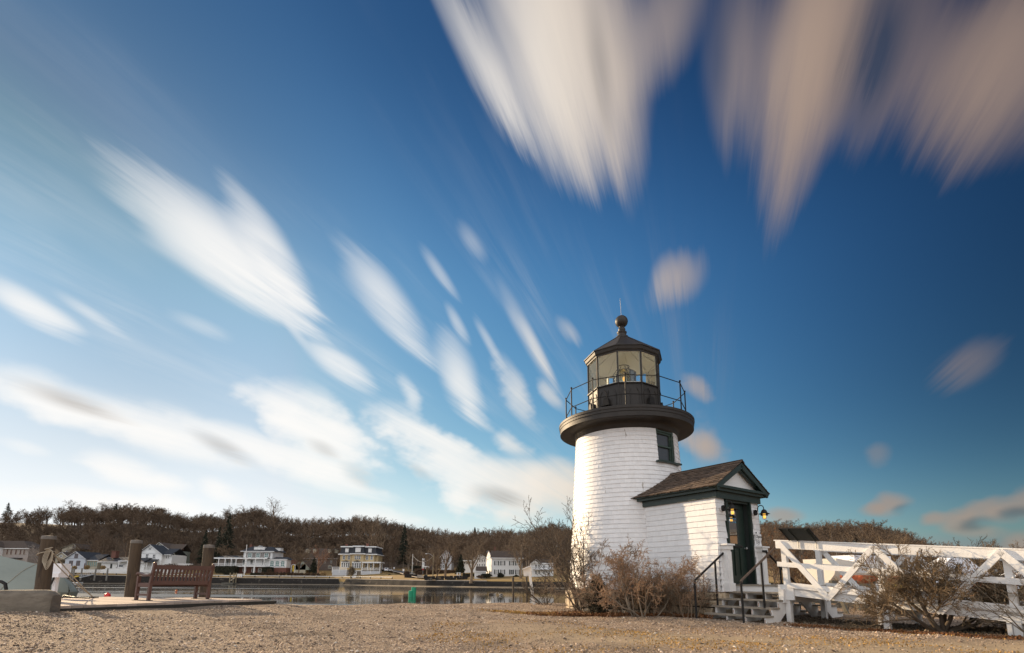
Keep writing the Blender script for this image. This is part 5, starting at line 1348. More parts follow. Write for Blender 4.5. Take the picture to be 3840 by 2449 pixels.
prev = None
for i, x in enumerate(np.arange(-215, -44, 3.)):
    y = itp(SH, x) + 7.4; tz = itp(TOPZ, x) + .17; q = Vector((x, y, tz + .85))
    if prev is not None: gm_.bar(prev, q, .10, .22)
    prev = q; MB().use(seaw).frame((x, y, tz + .3), (1, 0, 0), (0, 1, 0), (0, 0, 1), .3, .3, 1.0).build('post', gr_) if i % 2 == 0 else None
gm_.build('rail', gr_)
# road climbing from the waterfront
def road(pts_, wd, name):
    m_ = MB().use(asph); k2 = MB().use(kerb); pr = None
    for i, p in enumerate(pts_):
        p = Vector(p); d = (Vector(pts_[min(i + 1, len(pts_) - 1)]) - Vector(pts_[max(0, i - 1)])).normalized(); s_ = Vector((-d.y, d.x, 0)) * wd / 2
        q = (p + s_, p - s_)
        if pr: m_.quad(pr[0], pr[1], q[1], q[0]); k2.bar(pr[0] + Vector((0, 0, .05)), q[0] + Vector((0, 0, .05)), .4, .2)
        pr = q
    tag(m_.build(name), kind='structure'); tag(k2.build('kerb'), kind='structure')
def onland(u, v, Y, dz=.1):
    p = at(u, v, Y); return Vector((p.x, Y, max(p.z, fz(p.x, Y) + dz)))
road([onland(1640, 2170, 198, .12), onland(1600, 2166, 203, .12), onland(1570, 2160, 214, .14), onland(1540, 2151, 232, .15), onland(1508, 2143, 252, .15), onland(1480, 2139, 268, .15), onland(1440, 2136, 282, .15)], 7.5, 'road')

# ------------------------------------------------------------------ houses
class House:
    def __init__(s, label, uc, vb, Y, name='house', cat='house', group=None):
        s.uc, s.vb, s.Y = uc, vb, Y; s.o = at(uc, vb, Y); s.t = thing(name, label, cat, s.o, group); s.k = s.Y * .985 / FPX
    def X(s, u): return at(u, s.vb, s.Y).x
    def Z(s, v): return at(s.uc, v, s.Y).z
    def box(s, m, u0, u1, v0, v1, y0, y1, name='wall', par=None):
        x0, x1, z0, z1 = s.X(u0), s.X(u1), s.Z(v1), s.Z(v0)
        return MB().use(m).box(((x0 + x1) / 2, s.Y + (y0 + y1) / 2, (z0 + z1) / 2), (x1 - x0, y1 - y0, z1 - z0)).build(name, par or s.t)
    def body(s, m, u0, u1, v0, v1, y0, y1, name='wall'):
        x0, x1, z0, z1 = s.X(u0), s.X(u1), s.Z(v1) - 5, s.Z(v0)
        return MB().use(m).box(((x0 + x1) / 2, s.Y + (y0 + y1) / 2, (z0 + z1) / 2), (x1 - x0, y1 - y0, z1 - z0)).build(name, s.t)
    def win(s, u, v, wp, hp, y=0., f=hw_white, g=glassd, sh=None, arch=False, mull=True, name='window', par=None):
        x, z = s.X(u), s.Z(v); w_, h_ = wp * s.k, hp * s.k; y = s.Y + y
        m_ = MB().use(f); e = max(.10, w_ * .13)
        for cx, cz, sx, sz in ((x - w_ / 2, z, e, h_ + e), (x + w_ / 2, z, e, h_ + e), (x, z - h_ / 2, w_ + e, e), (x, z + h_ / 2, w_ + e, e)): m_.box((cx, y - .06, cz), (sx, .12, sz))
        if mull:
            m_.box((x, y - .045, z), (w_, .06, e * .55)); m_.box((x, y - .04, z), (e * .45, .05, h_))
        if arch: m_.prism([(x + (w_ / 2 + e * .5) * math.cos(a), y - .12, z + h_ / 2 + (w_ * .32) * math.sin(a)) for a in np.linspace(0, PI, 9)], (0, .1, 0))
        o = m_.build(name, par or s.t)
        gm = MB().use(g).quad((x - w_ / 2, y - .03, z - h_ / 2), (x + w_ / 2, y - .03, z - h_ / 2), (x + w_ / 2, y - .03, z + h_ / 2), (x - w_ / 2, y - .03, z + h_ / 2))
        if arch: gm.prism([(x + (w_ / 2 - .02) * math.cos(a), y - .14, z + h_ / 2 + (w_ * .24) * math.sin(a)) for a in np.linspace(0, PI, 9)], (0, .1, 0))
        gm.build('pane', o) if not par else None
        if sh:
            for sx in (-1, 1): MB().use(sh).box((x + sx * (w_ / 2 + w_ * .30), y - .05, z), (w_ * .42, .10, h_ * 1.02)).build('shutter', s.t)
        return o
    def gable_y(s, m, u0, u1, ve, vr, y0, y1, ov=.5, wall=None, trim=hw_white, ua=None):
        """gable facing the river: ridge runs back from it"""
        x0, x1, ze, zr = s.X(u0), s.X(u1), s.Z(ve), s.Z(vr); xm = s.X(ua) if ua else (x0 + x1) / 2; y0 += s.Y; y1 += s.Y
        if wall: MB().use(wall).prism([(x0, y0, ze), (x1, y0, ze), (xm, y0, zr)], (0, y1 - y0, 0)).build('gable', s.t)
        r = MB().use(m)
        for xe in (x0, x1):
            dx = (xe - xm); ex = xe + ov * (1 if dx > 0 else -1); ez = ze - ov * (zr - ze) / abs(dx)
            r.prism([(ex, y0 - ov, ez), (xm, y0 - ov, zr), (xm, y0 - ov, zr + .25), (ex, y0 - ov, ez + .25)], (0, y1 - y0 + 2 * ov, 0))
        o = r.build('roof', s.t)
        tm = MB().use(trim)
        for xe in (x0, x1):
            dx = (xe - xm); ex = xe + ov * (1 if dx > 0 else -1); ez = ze - ov * (zr - ze) / abs(dx); tm.bar((ex, y0 - ov - .06, ez + .1), (xm, y0 - ov - .06, zr + .1), .10, .34, (0, 1, 0))
        tm.build('barge_board', o); return o
    def gable_x(s, m, u0, u1, ve, vr, y0, y1, ov=.5, wall=None, trim=hw_white):
        x0, x1, ze, zr = s.X(u0), s.X(u1), s.Z(ve), s.Z(vr); y0 += s.Y; y1 += s.Y; ym = (y0 + y1) / 2
        if wall: MB().use(wall).prism([(x0, y0, ze), (x0, y1, ze), (x0, ym, zr)], (x1 - x0, 0, 0)).build('gable', s.t)
        r = MB().use(m); sl_ = (zr - ze) / (ym - y0)
        for ye, sg in ((y0, -1), (y1, 1)):
            ey = ye + sg * ov; ez = ze - ov * sl_; r.prism([(x0 - ov, ey, ez), (x0 - ov, ym, zr), (x0 - ov, ym, zr + .25), (x0 - ov, ey, ez + .25)], (x1 - x0 + 2 * ov, 0, 0))
        o = r.build('roof', s.t); MB().use(trim).box(((x0 + x1) / 2, y0 - ov - .07, ze - ov * sl_ + .05), (x1 - x0 + 2 * ov, .12, .3)).build('eave_board', o); return o
    def hip(s, m, u0, u1, ve, vr, y0, y1, inset=.5, ov=.6, trim=hw_white):
        x0, x1, ze, zr = s.X(u0) - ov, s.X(u1) + ov, s.Z(ve), s.Z(vr); y0 += s.Y - ov; y1 += s.Y + ov; ix = (x1 - x0) / 2 * inset; iy = (y1 - y0) / 2 * min(.96, inset * 1.2)
        v = [(x0, y0, ze), (x1, y0, ze), (x1, y1, ze), (x0, y1, ze), (x0 + ix, y0 + iy, zr), (x1 - ix, y0 + iy, zr), (x1 - ix, y1 - iy, zr), (x0 + ix, y1 - iy, zr)]
        o = MB().use(m).add(v, [(0, 1, 5, 4), (1, 2, 6, 5), (2, 3, 7, 6), (3, 0, 4, 7), (4, 5, 6, 7), (3, 2, 1, 0)]).build('roof', s.t)
        MB().use(trim).box(((x0 + x1) / 2, y0 - .02, ze - .14), (x1 - x0, .16, .3)).build('eave_board', o); return o
    def chim(s, u, v0, v1, wp, y, m=hw_brick, par=None):
        x = s.X(u); z0, z1 = s.Z(v1), s.Z(v0); m_ = MB().use(m).box((x, s.Y + y, (z0 + z1) / 2), (wp * s.k, wp * s.k, z1 - z0)); m_.box((x, s.Y + y, z1 + .1), (wp * s.k * 1.15, wp * s.k * 1.15, .25)); return m_.build('chimney', par or s.t)
    def posts(s, us, v0, v1, y, wp=1.6, m=hw_white, name='porch_post'):
        for u in us:
            x = s.X(u); z0, z1 = s.Z(v1), s.Z(v0); MB().use(m).box((x, s.Y + y, (z0 + z1) / 2), (wp * s.k, wp * s.k, z1 - z0)).build(name, s.t)
    def railing(s, u0, u1, v0, v1, y, n, m=hw_white):
        x0, x1, z0, z1 = s.X(u0), s.X(u1), s.Z(v1), s.Z(v0); m_ = MB().use(m); m_.box(((x0 + x1) / 2, s.Y + y, z1), (x1 - x0, .14, .16)); m_.box(((x0 + x1) / 2, s.Y + y, z0 + .1), (x1 - x0, .12, .14))
        for i in range(n + 1): m_.box((x0 + (x1 - x0) * i / n, s.Y + y, (z0 + z1) / 2), (.09, .08, z1 - z0))
        m_.build('railing', s.t)

# far left hall
h = House('long taupe hall with dark hipped roof at the far left edge', 20, 2112, 268)
h.body(hw_taupe, -90, 100, 2055, 2112, 0, 12); h.hip(roofb, -90, 100, 2056, 2026, 0, 12, .55)
for u in (20, 35, 53, 70, 84): h.win(u, 2070, 6.5, 19, 0, hw_cream, reds, mull=False)
h.body(hw_white, -60, 3, 2050, 2112, -2.5, 0, 'front_wing'); h.gable_y(roofb, -60, 3, 2051, 2030, -2.5, 2, .5, hw_white)
h.box(roofd, 38, 82, 2092, 2095, -2, 0, 'awning')
# pale house up the slope
h = House('cream house up in the dark woods above the gabled cottage', 258, 2078, 292)
h.body(hw_cream, 230, 284, 2056, 2080, 0, 10); h.gable_y(roofb, 230, 292, 2056, 2040, 0, 10, .5, hw_cream, hw_cream, 272)
for u in (270, 277): h.win(u, 2052, 4.5, 9, 0)
h.win(250, 2068, 8, 7, 0)
h = House('small cream shed with a low gable left of the blue gabled cottage', 227, 2105, 272)
h.body(hw_cream, 207, 250, 2086, 2110, 0, 9); h.gable_y(roofb, 207, 250, 2086, 2071, 0, 9, .4, hw_cream); h.win(226, 2086, 10, 8, 0)
# blue gabled cottage
h = House('pale blue cottage with white edged gable and a low windowed side wing', 290, 2133, 260)
h.body(hw_blue, 240, 316, 2094, 2133, 0, 14); rf_ = h.gable_y(roofd, 240, 316, 2095, 2069, 0, 14, .5, hw_blue)
h.win(279, 2085, 11, 15, 0, reds); h.win(263, 2112, 12, 17, 0, reds); h.win(290, 2112, 12, 17, 0, reds)
h.body(hw_cream, 317, 357, 2100, 2133, 1, 11, 'side_wing'); h.gable_x(roofd, 317, 358, 2100, 2078, 1, 13, .4)
for u in (324, 331, 338, 346, 353): h.win(u, 2115, 5, 18, 1, hw_cream, gtint, mull=False)
h.box(reds, 314, 317, 2112, 2133, -.15, .0, 'door')
# long low cottage with brick chimney
h = House('long low white cottage with a red brick chimney and white porch', 430, 2133, 258)
h.body(hw_white, 378, 540, 2107, 2133, 0, 10); rf_ = h.gable_x(roofd, 374, 540, 2107, 2089, -1, 11, .5, hw_green)
h.chim(407, 2067, 2092, 17, 3, par=rf_); h.win(450, 2122, 25, 12, 0, mull=False); h.win(416, 2123, 9, 18, 0, hw_white, shut, mull=False, name='door')
h.posts((461, 493), 2106, 2137, -3.2, 1.8); h.box(hw_white, 458, 498, 2103, 2106, -3.4, 0, 'porch_beam'); h.railing(461, 493, 2128, 2136, -3.2, 12)
# two storey white house
h = House('two storey white house with a front gable and hipped porch behind the second piling', 565, 2138, 262)
h.body(hw_white, 512, 600, 2076, 2138, 0, 9); h.gable_y(roofd, 512, 600, 2077, 2043, 0, 9, .7, hw_white, hw_white, 553)
h.body(hw_white, 600, 629, 2079, 2125, 2, 14, 'side_wing'); h.gable_x(roofd, 596, 629, 2079, 2056, 1, 13, .5)
h.win(552, 2058, 10, 9, 0); h.win(545, 2086, 10, 16, 0); h.win(571, 2087, 10, 16, 0); h.win(609, 2086, 4, 14, 2); h.win(617, 2086, 4, 14, 2)
x0, x1 = h.X(500), h.X(592); z = h.Z(2108)
MB().use(roofd).add([(x0, h.Y - 4, z), (x1, h.Y - 4, z), (x1, h.Y, z + 1.4), (x0, h.Y, z + 1.4), (x0, h.Y - 4, z - .3), (x1, h.Y - 4, z - .3)], [(0, 1, 2, 3), (4, 5, 1, 0), (1, 5, 2), (0, 3, 4)]).build('porch_roof', h.t)
h.posts((502, 523, 542, 567, 588), 2108, 2138, -3.7, 1.8); h.railing(502, 588, 2127, 2136, -3.7, 24); h.win(540, 2120, 8, 16, 0, hw_white, shut); h.win(573, 2121, 10, 20, 0, hw_white, shut, mull=False, name='door')
# sage house behind
h = House('sage green house with white trim rising behind the white gabled one', 625, 2098, 282)
h.body(hw_green, 590, 668, 2066, 2104, 0, 10); h.gable_y(roofb, 560, 640, 2066, 2036, -.4, 10, .6, hw_green, hw_white, 594); h.gable_x(roofb, 618, 670, 2067, 2040, 0, 10, .5)
for u in (637, 648): h.win(u, 2079, 4, 14, 0)
h.win(594, 2049, 8, 10, -.5); h.chim(660, 2038, 2062, 3, 5)
h = House('white garden pergola beside the trees left of the veranda house', 689, 2130, 258, 'pergola', 'pergola')
h.box(hw_white, 667, 711, 2114, 2117, 0, 2.5, 'beam'); h.posts((684, 690, 697, 706), 2117, 2129, .2, 1.5, name='post')
# big white veranda house
h = House('large white house with two tier arched veranda, hipped dark roof and a green windowed sunroom', 940, 2148, 274)
h.body(hw_white, 907, 1016, 2066, 2148, 0, 13); rf_ = h.hip(roofd, 907, 1016, 2067, 2049, 0, 13, .42, 1.2)
for u in (931, 961.5, 993): h.win(u, 2082, 15, 16.5, 0, hw_white, gtint, shutt)
def dormer(h, u0, u1, v0, v1, y, wins, m=hw_white, ped=True):
    x0, x1, z0, z1 = h.X(u0), h.X(u1), h.Z(v1), h.Z(v0); Y = h.Y + y
    d_ = MB().use(m).box(((x0 + x1) / 2, Y + 1.8, (z0 + z1) / 2), (x1 - x0, 3.6, z1 - z0)); 
    if ped: d_.prism([(x0 + (x1 - x0) * .22, Y - .1, z1), (x1 - (x1 - x0) * .22, Y - .1, z1), ((x0 + x1) / 2, Y - .1, z1 + (x1 - x0) * .09)], (0, 3, 0))
    d_.use(roofd).box(((x0 + x1) / 2, Y + 1.7, z1 + .04), (x1 - x0 + .5, 4.0, .14)); o = d_.build('dormer', h.t)
    for u, v, a, b in wins: h.win(u, v, a, b, y, m, gtint, mull=False, par=o)
dormer(h, 944, 984, 2050, 2062, .0, [(950, 2057, 5, 7), (963.5, 2055, 11, 9), (977, 2057, 5, 7)]); dormer(h, 1001, 1025, 2051, 2063, 6, [], ped=False); dormer(h, 912, 932, 2050, 2058, 6, [], ped=False)
h.chim(904, 2040, 2085, 9, 8)
h.body(hw_taupe, 806, 907, 2098, 2148, 2, 10, 'wing_wall'); x0, x1 = h.X(802), h.X(906); z = h.Z(2093)
MB().use(roofd).add([(x0, h.Y - 3.4, z), (x1, h.Y - 3.4, z), (x1, h.Y + 2, z + 1.3), (x0 + 4, h.Y + 2, z + 1.3), (x0, h.Y + 10, z)], [(0, 1, 2, 3), (0, 3, 4)]).build('veranda_roof', h.t)
h.box(hw_white, 801, 1009, 2092.5, 2097, -3.6, -3.2, 'veranda_beam'); h.box(hw_white, 803, 1006, 2124, 2126, -3.6, 2, 'veranda_floor'); h.box(roofd, 905, 1008, 2092.3, 2094, -3.3, .2, 'veranda_roof')
VP_ = (805.5, 829, 853, 876, 894, 932, 966, 998)
h.posts(VP_, 2097, 2124, -3.4, 2.2, name='veranda_post'); h.railing(805, 998, 2115, 2123, -3.4, 64)
ar = MB().use(hw_white)
for a_, b_ in zip(VP_, VP_[1:]):
    for u, sg in ((a_, 1), (b_, -1)):
        x, z = h.X(u), h.Z(2097); r_ = 6 * h.k
        ar.prism([(x, h.Y - 3.45, z), (x + sg * r_, h.Y - 3.45, z), (x + sg * r_ * .35, h.Y - 3.45, z - r_ * .3), (x, h.Y - 3.45, z - r_)], (0, .2, 0))
ar.build('arch_bracket', h.t)
h.posts((893, 930, 964), 2126, 2149, -3.4, 4.0, name='pier'); h.body(hw_brick, 880, 1000, 2127, 2150, -.6, .02, 'basement_wall')
for u in (918, 952, 976): h.win(u, 2138, 12, 14, -.62, hw_white, shut)
for u in (842, 865, 910, 940, 985): h.win(u, 2109, 9, 18, 0 if u > 906 else 1.95, hw_white, shut)
h.body(hw_white, 1010, 1076, 2099, 2130, -1.5, 9, 'sunroom_wall'); h.body(hw_brick, 1007, 1077, 2128.5, 2150, -1.7, 9, 'sunroom_base'); x0, x1 = h.X(1006), h.X(1079); z = h.Z(2098)
MB().use(roofd).add([(x0, h.Y - 2, z), (x1, h.Y - 2, z), (x1 - 2, h.Y + 4, z + 1.4), (x0 + 1.5, h.Y + 4, z + 1.4), (x1, h.Y + 10, z), (x0, h.Y + 10, z)], [(0, 1, 2, 3), (1, 4, 2), (0, 3, 5), (3, 2, 4, 5)]).build('sunroom_roof', h.t)
h.box(hw_white, 1006, 1079, 2096.5, 2099, -2.1, -1.6, 'sunroom_beam')
for u in (1022.5, 1042, 1062): h.win(u, 2116, 15, 17, -1.55, hw_white, gtint, arch=True)
# garden arch, shed, brown house
h = House('rounded white garden arch with a yellow gate right of the sunroom', 1098, 2146, 262, 'garden_arch', 'arch')
x, z0 = h.X(1098), h.Z(2146); a_ = MB().use(hw_white); k = h.k
a_.tube([(x - 7 * k, h.Y, z0 - 1), (x - 7 * k, h.Y, z0 + 22 * k)] + [(x - 7 * k * math.cos(q), h.Y, z0 + 22 * k + 7 * k * math.sin(q)) for q in np.linspace(.2, PI - .2, 9)] + [(x + 7 * k, h.Y, z0 + 22 * k), (x + 7 * k, h.Y, z0 - 1)], .13, 6); a_.build('arch_frame', h.t); h.box(yel, 1095, 1101, 2120, 2143, .2, .4, 'gate')
h = House('grey green shed with a long lean to roof behind the garden arch', 1140, 2146, 276)
h.body(hw_brick, 1078, 1100, 2100, 2150, 2, 10, 'brick_wall'); h.body(hw_cream, 1100, 1145, 2116, 2148, 0, 10); h.gable_y(roofb, 1092, 1165, 2137, 2100, 0, 10, .4, hw_green, hw_cream, 1128); h.win(1124, 2120, 6, 18, 0, hw_white, shut, mull=False)
h = House('dark brick house with dormers and brown roof in the trees left of the yellow mansion', 1210, 2140, 288)
h.body(hw_dark, 1135, 1262, 2090, 2150, 0, 11); h.gable_x(roofb, 1130, 1264, 2092, 2056, 0, 12, .6, hw_dark, hw_taupe)
for u in (1142, 1170, 1226, 1252): dormer(h, u - 5, u + 5, 2058, 2074, 1.6, [(u, 2067, 5, 9)], hw_cream)
for u in (1190, 1216, 1240): h.win(u, 2106, 6, 14, 0, hw_cream)
h.win(1236, 2126, 12, 12, 0, hw_cream)
# yellow mansard mansion
h = House('yellow mansion with black mansard roof, arched dormers and white terrace', 1340, 2152, 262)
h.body(hw_yel, 1272, 1400, 2078, 2152, 0, 13); h.body(hw_yel, 1400, 1409, 2082, 2130, 3, 12, 'side_wing')
def mansard(h, u0, u1, ve, vt, y0, y1, ins=7):
    x0, x1, ze, zt = h.X(u0), h.X(u1), h.Z(ve), h.Z(vt); i_ = ins * h.k; y0 += h.Y; y1 += h.Y; prof = [(0, 0), (.42, .22), (.72, .55), (.86, .85), (1, 1)]
    vs = []; 
    for q, zq in prof:
        z = ze + (zt - ze) * zq; e = i_ * q; vs += [(x0 + e, y0 + e, z), (x1 - e, y0 + e, z), (x1 - e, y1 - e, z), (x0 + e, y1 - e, z)]
    n_ = len(prof); o = MB().use(roofd).add(vs, [(j * 4 + k, j * 4 + (k + 1) % 4, (j + 1) * 4 + (k + 1) % 4, (j + 1) * 4 + k) for j in range(n_ - 1) for k in range(4)] + [(n_ * 4 - 4, n_ * 4 - 3, n_ * 4 - 2, n_ * 4 - 1)]).build('roof', h.t)
    MB().use(hw_white).box(((x0 + x1) / 2, (y0 + y1) / 2, zt + .2), (x1 - x0 - 2 * i_ + .9, y1 - y0 - 2 * i_ + .9, .55)).build('roof_cornice', o)
    MB().use(hw_white).box(((x0 + x1) / 2, (y0 + y1) / 2, ze - .12), (x1 - x0 + .5, y1 - y0 + .5, .4)).build('eave_cornice', o); return o
rf_ = mansard(h, 1268, 1410, 2078, 2052, -.8, 13.8); h.body(hw_yel, 1320, 1363, 2077, 2152, -1.6, 1, 'bay_wall'); mansard(h, 1315, 1369, 2077, 2051, -2.4, 5, 8)
h.chim(1360, 2037, 2052, 9, 6, par=rf_); h.chim(1272, 2038, 2080, 7, 9, par=rf_)
for u, y in ((1297, -.75), (1384, -.75)): dormer(h, u - 6, u + 6, 2056, 2072, y, [(u, 2064, 6, 11)])
dormer(h, 1333, 1352, 2054, 2072, -2.45, [(1339, 2065, 4.5, 10), (1347, 2065, 4.5, 10)])
for u in (1286, 1305, 1373, 1391): h.win(u, 2092, 8.5, 14, 0, hw_white, glassd, arch=True)
for u in (1333.5, 1341, 1349): h.win(u, 2092, 5.5, 12, -1.65, hw_white, glassd, arch=True)
for u in (1283, 1291, 1299, 1307): h.win(u, 2119, 6, 17, -.6, hw_white, shut)
h.box(hw_white, 1278, 1310, 2106, 2129, -.6, 0, 'bay_window'); h.box(hw_white, 1323, 1357, 2107, 2131, -2.3, -1.6, 'bay_window')
for u in (1327, 1336, 1344.5, 1353): h.win(u, 2121, 6, 18, -2.35, hw_white, shut)
for u0, u1, y in ((1277, 1313, -1.3), (1323, 1359, -3)):
    x0, x1, z = h.X(u0), h.X(u1), h.Z(2106.5); MB().use(roofd).add([(x0, h.Y + y, z), (x1, h.Y + y, z), ((x0 + x1) / 2, h.Y + y + 1.3, z + .6)], [(0, 1, 2)]).build('bay_roof', h.t)
h.box(hw_white, 1363, 1432, 2107.5, 2112, -3.4, 5, 'porch_roof'); h.posts((1365, 1384, 1406, 1430), 2112, 2140, -3.2, 1.8); h.posts((1415, 1421, 1426), 2112, 2136, 3, 1.4)
for u in (1372, 1390): h.win(u, 2121, 7, 16, 0, hw_white, shut)
for u0, u1, v0, v1 in ((1254, 1306, 2128, 2137), (1363, 1430, 2131, 2140)):
    for q in (0, .5, 1): h.box(hw_white, u0, u1, v0 + (v1 - v0) * q - .8, v0 + (v1 - v0) * q + .8, -3.5, -3.3, 'terrace_rail')
    h.posts((u0, (u0 + u1) / 2, u1), v0 - 1.5, v1 + 12, -3.45, 1.8, name='terrace_post')
h.body(hw_pale, 1254, 1308, 2139, 2153, -3.4, .2, 'terrace_skirt'); h.body(hw_pale, 1345, 1431, 2141, 2148, -3.4, .2, 'terrace_skirt')
h.box(hw_white, 1254, 1308, 2137.5, 2139.5, -3.5, 0, 'terrace_floor'); h.box(hw_white, 1330, 1431, 2139.5, 2141.5, -3.5, 0, 'terrace_floor'); h.box(hw_white, 1334, 1346, 2143, 2160, -3.8, -3.3, 'basement_door'); h.body(concrete, 1346, 1360, 2142, 2160, -3.5, -2, 'basement_wall')
# house right of the road junction
h = House('grey house with a pale end wall whitened as if sunlit behind the road junction', 1605, 2138, 236)
h.body(hw_dark, 1584, 1625, 2108, 2142, 0, 9); h.gable_y(roofb, 1584, 1625, 2108, 2086, 0, 9, .3, hw_dark, hw_dark); h.box(hw_white, 1582.5, 1591, 2094, 2140, -.4, 0, 'end_wall'); h.box(hw_white, 1590, 1612, 2124, 2127, -2.5, 0, 'porch_roof'); h.posts((1592, 1599, 1611), 2126, 2138, -2.3, 1.6)  # pale end wall whitened in its colour to read as sunlit
for v in (2104, 2116, 2128): h.win(1586.5, v, 3.5, 7, -.42)
h = House('tall pale grey gabled house behind the big forked tree', 1672, 2135, 232)
h.body(hw_pale, 1652, 1692, 2090, 2140, 0, 10); h.gable_y(roofb, 1650, 1694, 2090, 2064, 0, 10, .5, hw_pale)
for u in (1663, 1682): h.win(u, 2102, 6, 12, 0); h.win(u, 2124, 6, 12, 0)
# white houses
h = House('white gabled house with chimney and low porch wing behind the colonial', 1790, 2146, 218)
h.body(hw_white, 1776, 1824, 2092, 2150, 0, 11); rf_ = h.gable_y(roofb, 1776, 1826, 2093, 2080, 0, 11, .5, hw_white, hw_white, 1803); h.chim(1785, 2071, 2090, 6, 5, par=rf_)
for u in (1790, 1798, 1808, 1816): h.win(u, 2102, 4.5, 10, 0, hw_white, shut); h.win(u, 2119, 4.5, 9, 0, hw_white, shut)
h.body(hw_white, 1737, 1776, 2104, 2150, 1, 9, 'porch_wing'); h.box(hw_white, 1735, 1777, 2101, 2105, -.5, 9, 'wing_roof')
for u in (1741, 1750, 1760, 1769): h.win(u, 2111, 6, 8, 1, hw_white, shut)
h = House('white colonial house with dark shutters, brown roof and two chimneys', 1890, 2163, 190)
h.body(hw_white, 1844, 1958, 2091, 2163, 0, 9); rf_ = h.gable_x(roofb, 1843, 1958, 2091, 2065, 0, 9, .5, hw_white); h.chim(1853, 2050, 2068, 4.5, 4.5, par=rf_); h.chim(1905, 2055, 2068, 5, 4.5, par=rf_)
for u in (1862, 1885, 1918, 1941):
    h.win(u, 2112, 9, 16, 0, hw_white, paleg, shut); h.win(u, 2145, 9, 17, 0, hw_white, shut if u == 1918 else paleg, shut)
x0 = h.X(1821); x1 = h.X(1843)      # gable end front turned to the left, its sunlit end
ge = MB().use(hw_white).prism([(x0, h.Y + 5, h.Z(2163) - 4), (x1, h.Y - .02, h.Z(2163) - 4), (x1, h.Y - .02, h.Z(2092)), ((x0 + x1) / 2 - .3, h.Y + 2.6, h.Z(2066)), (x0, h.Y + 5, h.Z(2088))], (.3, 3.5, 0)); ge.build('gable_wall', h.t)
nrm = Vector((-(5.02), -(x1 - x0), 0)).normalized()
for q, vz, hh in ((.32, 2112, 14), (.68, 2112, 14), (.32, 2146, 15), (.68, 2146, 15)):
    p = Vector((x0 + (x1 - x0) * q, h.Y + 5 - 5.02 * q, h.Z(vz))); dd_ = Vector((x1 - x0, -5.02, 0)).normalized()
    MB().use(shut).frame(p + nrm * .05, dd_, nrm, (0, 0, 1), 1.0, .12, hh * h.k).build('window', h.t)
h = House('small white garage with brown roof left of the colonial', 1800, 2166, 186, 'garage', 'garage')
h.body(hw_white, 1779, 1820, 2142, 2166, 0, 7); h.gable_x(roofb, 1786, 1820, 2142, 2126, 0, 6, .35, hw_white); h.box(hw_white, 1779, 1786, 2138, 2166, -.1, 5, 'end_wall')
h = House('white house with tan roof showing through the shrub branches beside the tower', 2030, 2162, 182)
h.body(hw_white, 1990, 2075, 2112, 2165, 0, 9); h.gable_x(roofb, 2030, 2076, 2112, 2096, 0, 8, .4); h.gable_y(roofb, 1994, 2026, 2112, 2099, -1, 7, .4, hw_white)
for u in (2010, 2022, 2040, 2060): h.win(u, 2124, 6, 9, -.02, hw_white, shut); h.win(u, 2147, 6, 11, -.02, hw_white, shut)
h.box(hw_pale, 2000, 2076, 2134, 2137, -2, 0, 'porch_roof')

# ------------------------------------------------------------------ far waterfront furniture
def fpost(us, v0, v1, Y, wp, m, name, label, cat, group):
    for i, u in enumerate(us):
        p = at(u, v1, Y); q = at(u, v0, Y); r_ = wp * Y * .985 / FPX / 2
        o = MB().use(m).tube([(p.x, Y, p.z - 1.5), (p.x, Y, q.z)], [r_ * 1.05, r_], 10).build(name, loc=(p.x, Y, p.z)); tag(o, label if isinstance(label, str) else label[i], cat, group)
pf = thing('picket_fence', 'long white picket fence in front of the left cottages', 'fence', at(390, 2146, 252))
Yf = 252; x0, x1 = at(238, 2140, Yf).x, at(585, 2140, Yf).x; zt, zb = at(390, 2136, Yf).z, at(390, 2146, Yf).z
m_ = MB().use(hw_white)
for i in range(150): m_.box((x0 + (x1 - x0) * i / 149, Yf, (zt + zb) / 2), (.17, .05, zt - zb))
m_.build('picket', pf); m_ = MB().use(hw_white); m_.box(((x0 + x1) / 2, Yf + .06, zt - .25), (x1 - x0, .05, .12)); m_.box(((x0 + x1) / 2, Yf + .06, zb + .2), (x1 - x0, .05, .12)); m_.build('rail', pf)
fpost((266, 274, 303, 355, 400), 2131, 2165, 243.5, 5.5, mat('grey_far_piling', (.22, .20, .17), .9, .2, 1.), 'dock_piling', 'grey piling in front of the white picket fence', 'piling', 'grey pilings before the picket fence')
fd = thing('floating_dock', 'low white floating dock with gangway below the picket fence', 'dock', at(268, 2177, 240))
a, b = at(236, 2176, 240), at(303, 2176, 240); MB().use(hw_white).box(((a.x + b.x) / 2, 240, WZ + .35), (b.x - a.x, 3, .4)).build('float', fd)
g0, g1 = at(300, 2166, 241), at(352, 2154, 241); gw = MB().use(hw_pale); gw.bar(g0, g1, .8, .25)
for v_ in (.6, 1.2): gw.bar(g0 + Vector((0, -.5, v_)), g1 + Vector((0, -.5, v_)), .08, .08)
for q in np.linspace(0, 1, 8): gw.bar(g0.lerp(g1, q) + Vector((0, -.5, 0)), g0.lerp(g1, q) + Vector((0, -.5, 1.2)), .06, .06)
gw.build('gangway', fd)
a, b = at(275, 2165, 240.5), at(299, 2161, 240.5)
ky = MB().use(yel); cs = [(0, .02), (.12, .6), (.35, .95), (.5, 1), (.65, .95), (.88, .6), (1, .02)]
vs = []
for q, w_ in cs:
    c = a.lerp(b, q)
    for ang in np.linspace(0, 2 * PI, 9)[:-1]: vs.append(c + Vector((0, math.cos(ang) * .35 * w_, math.sin(ang) * .32 * w_ + .1)))
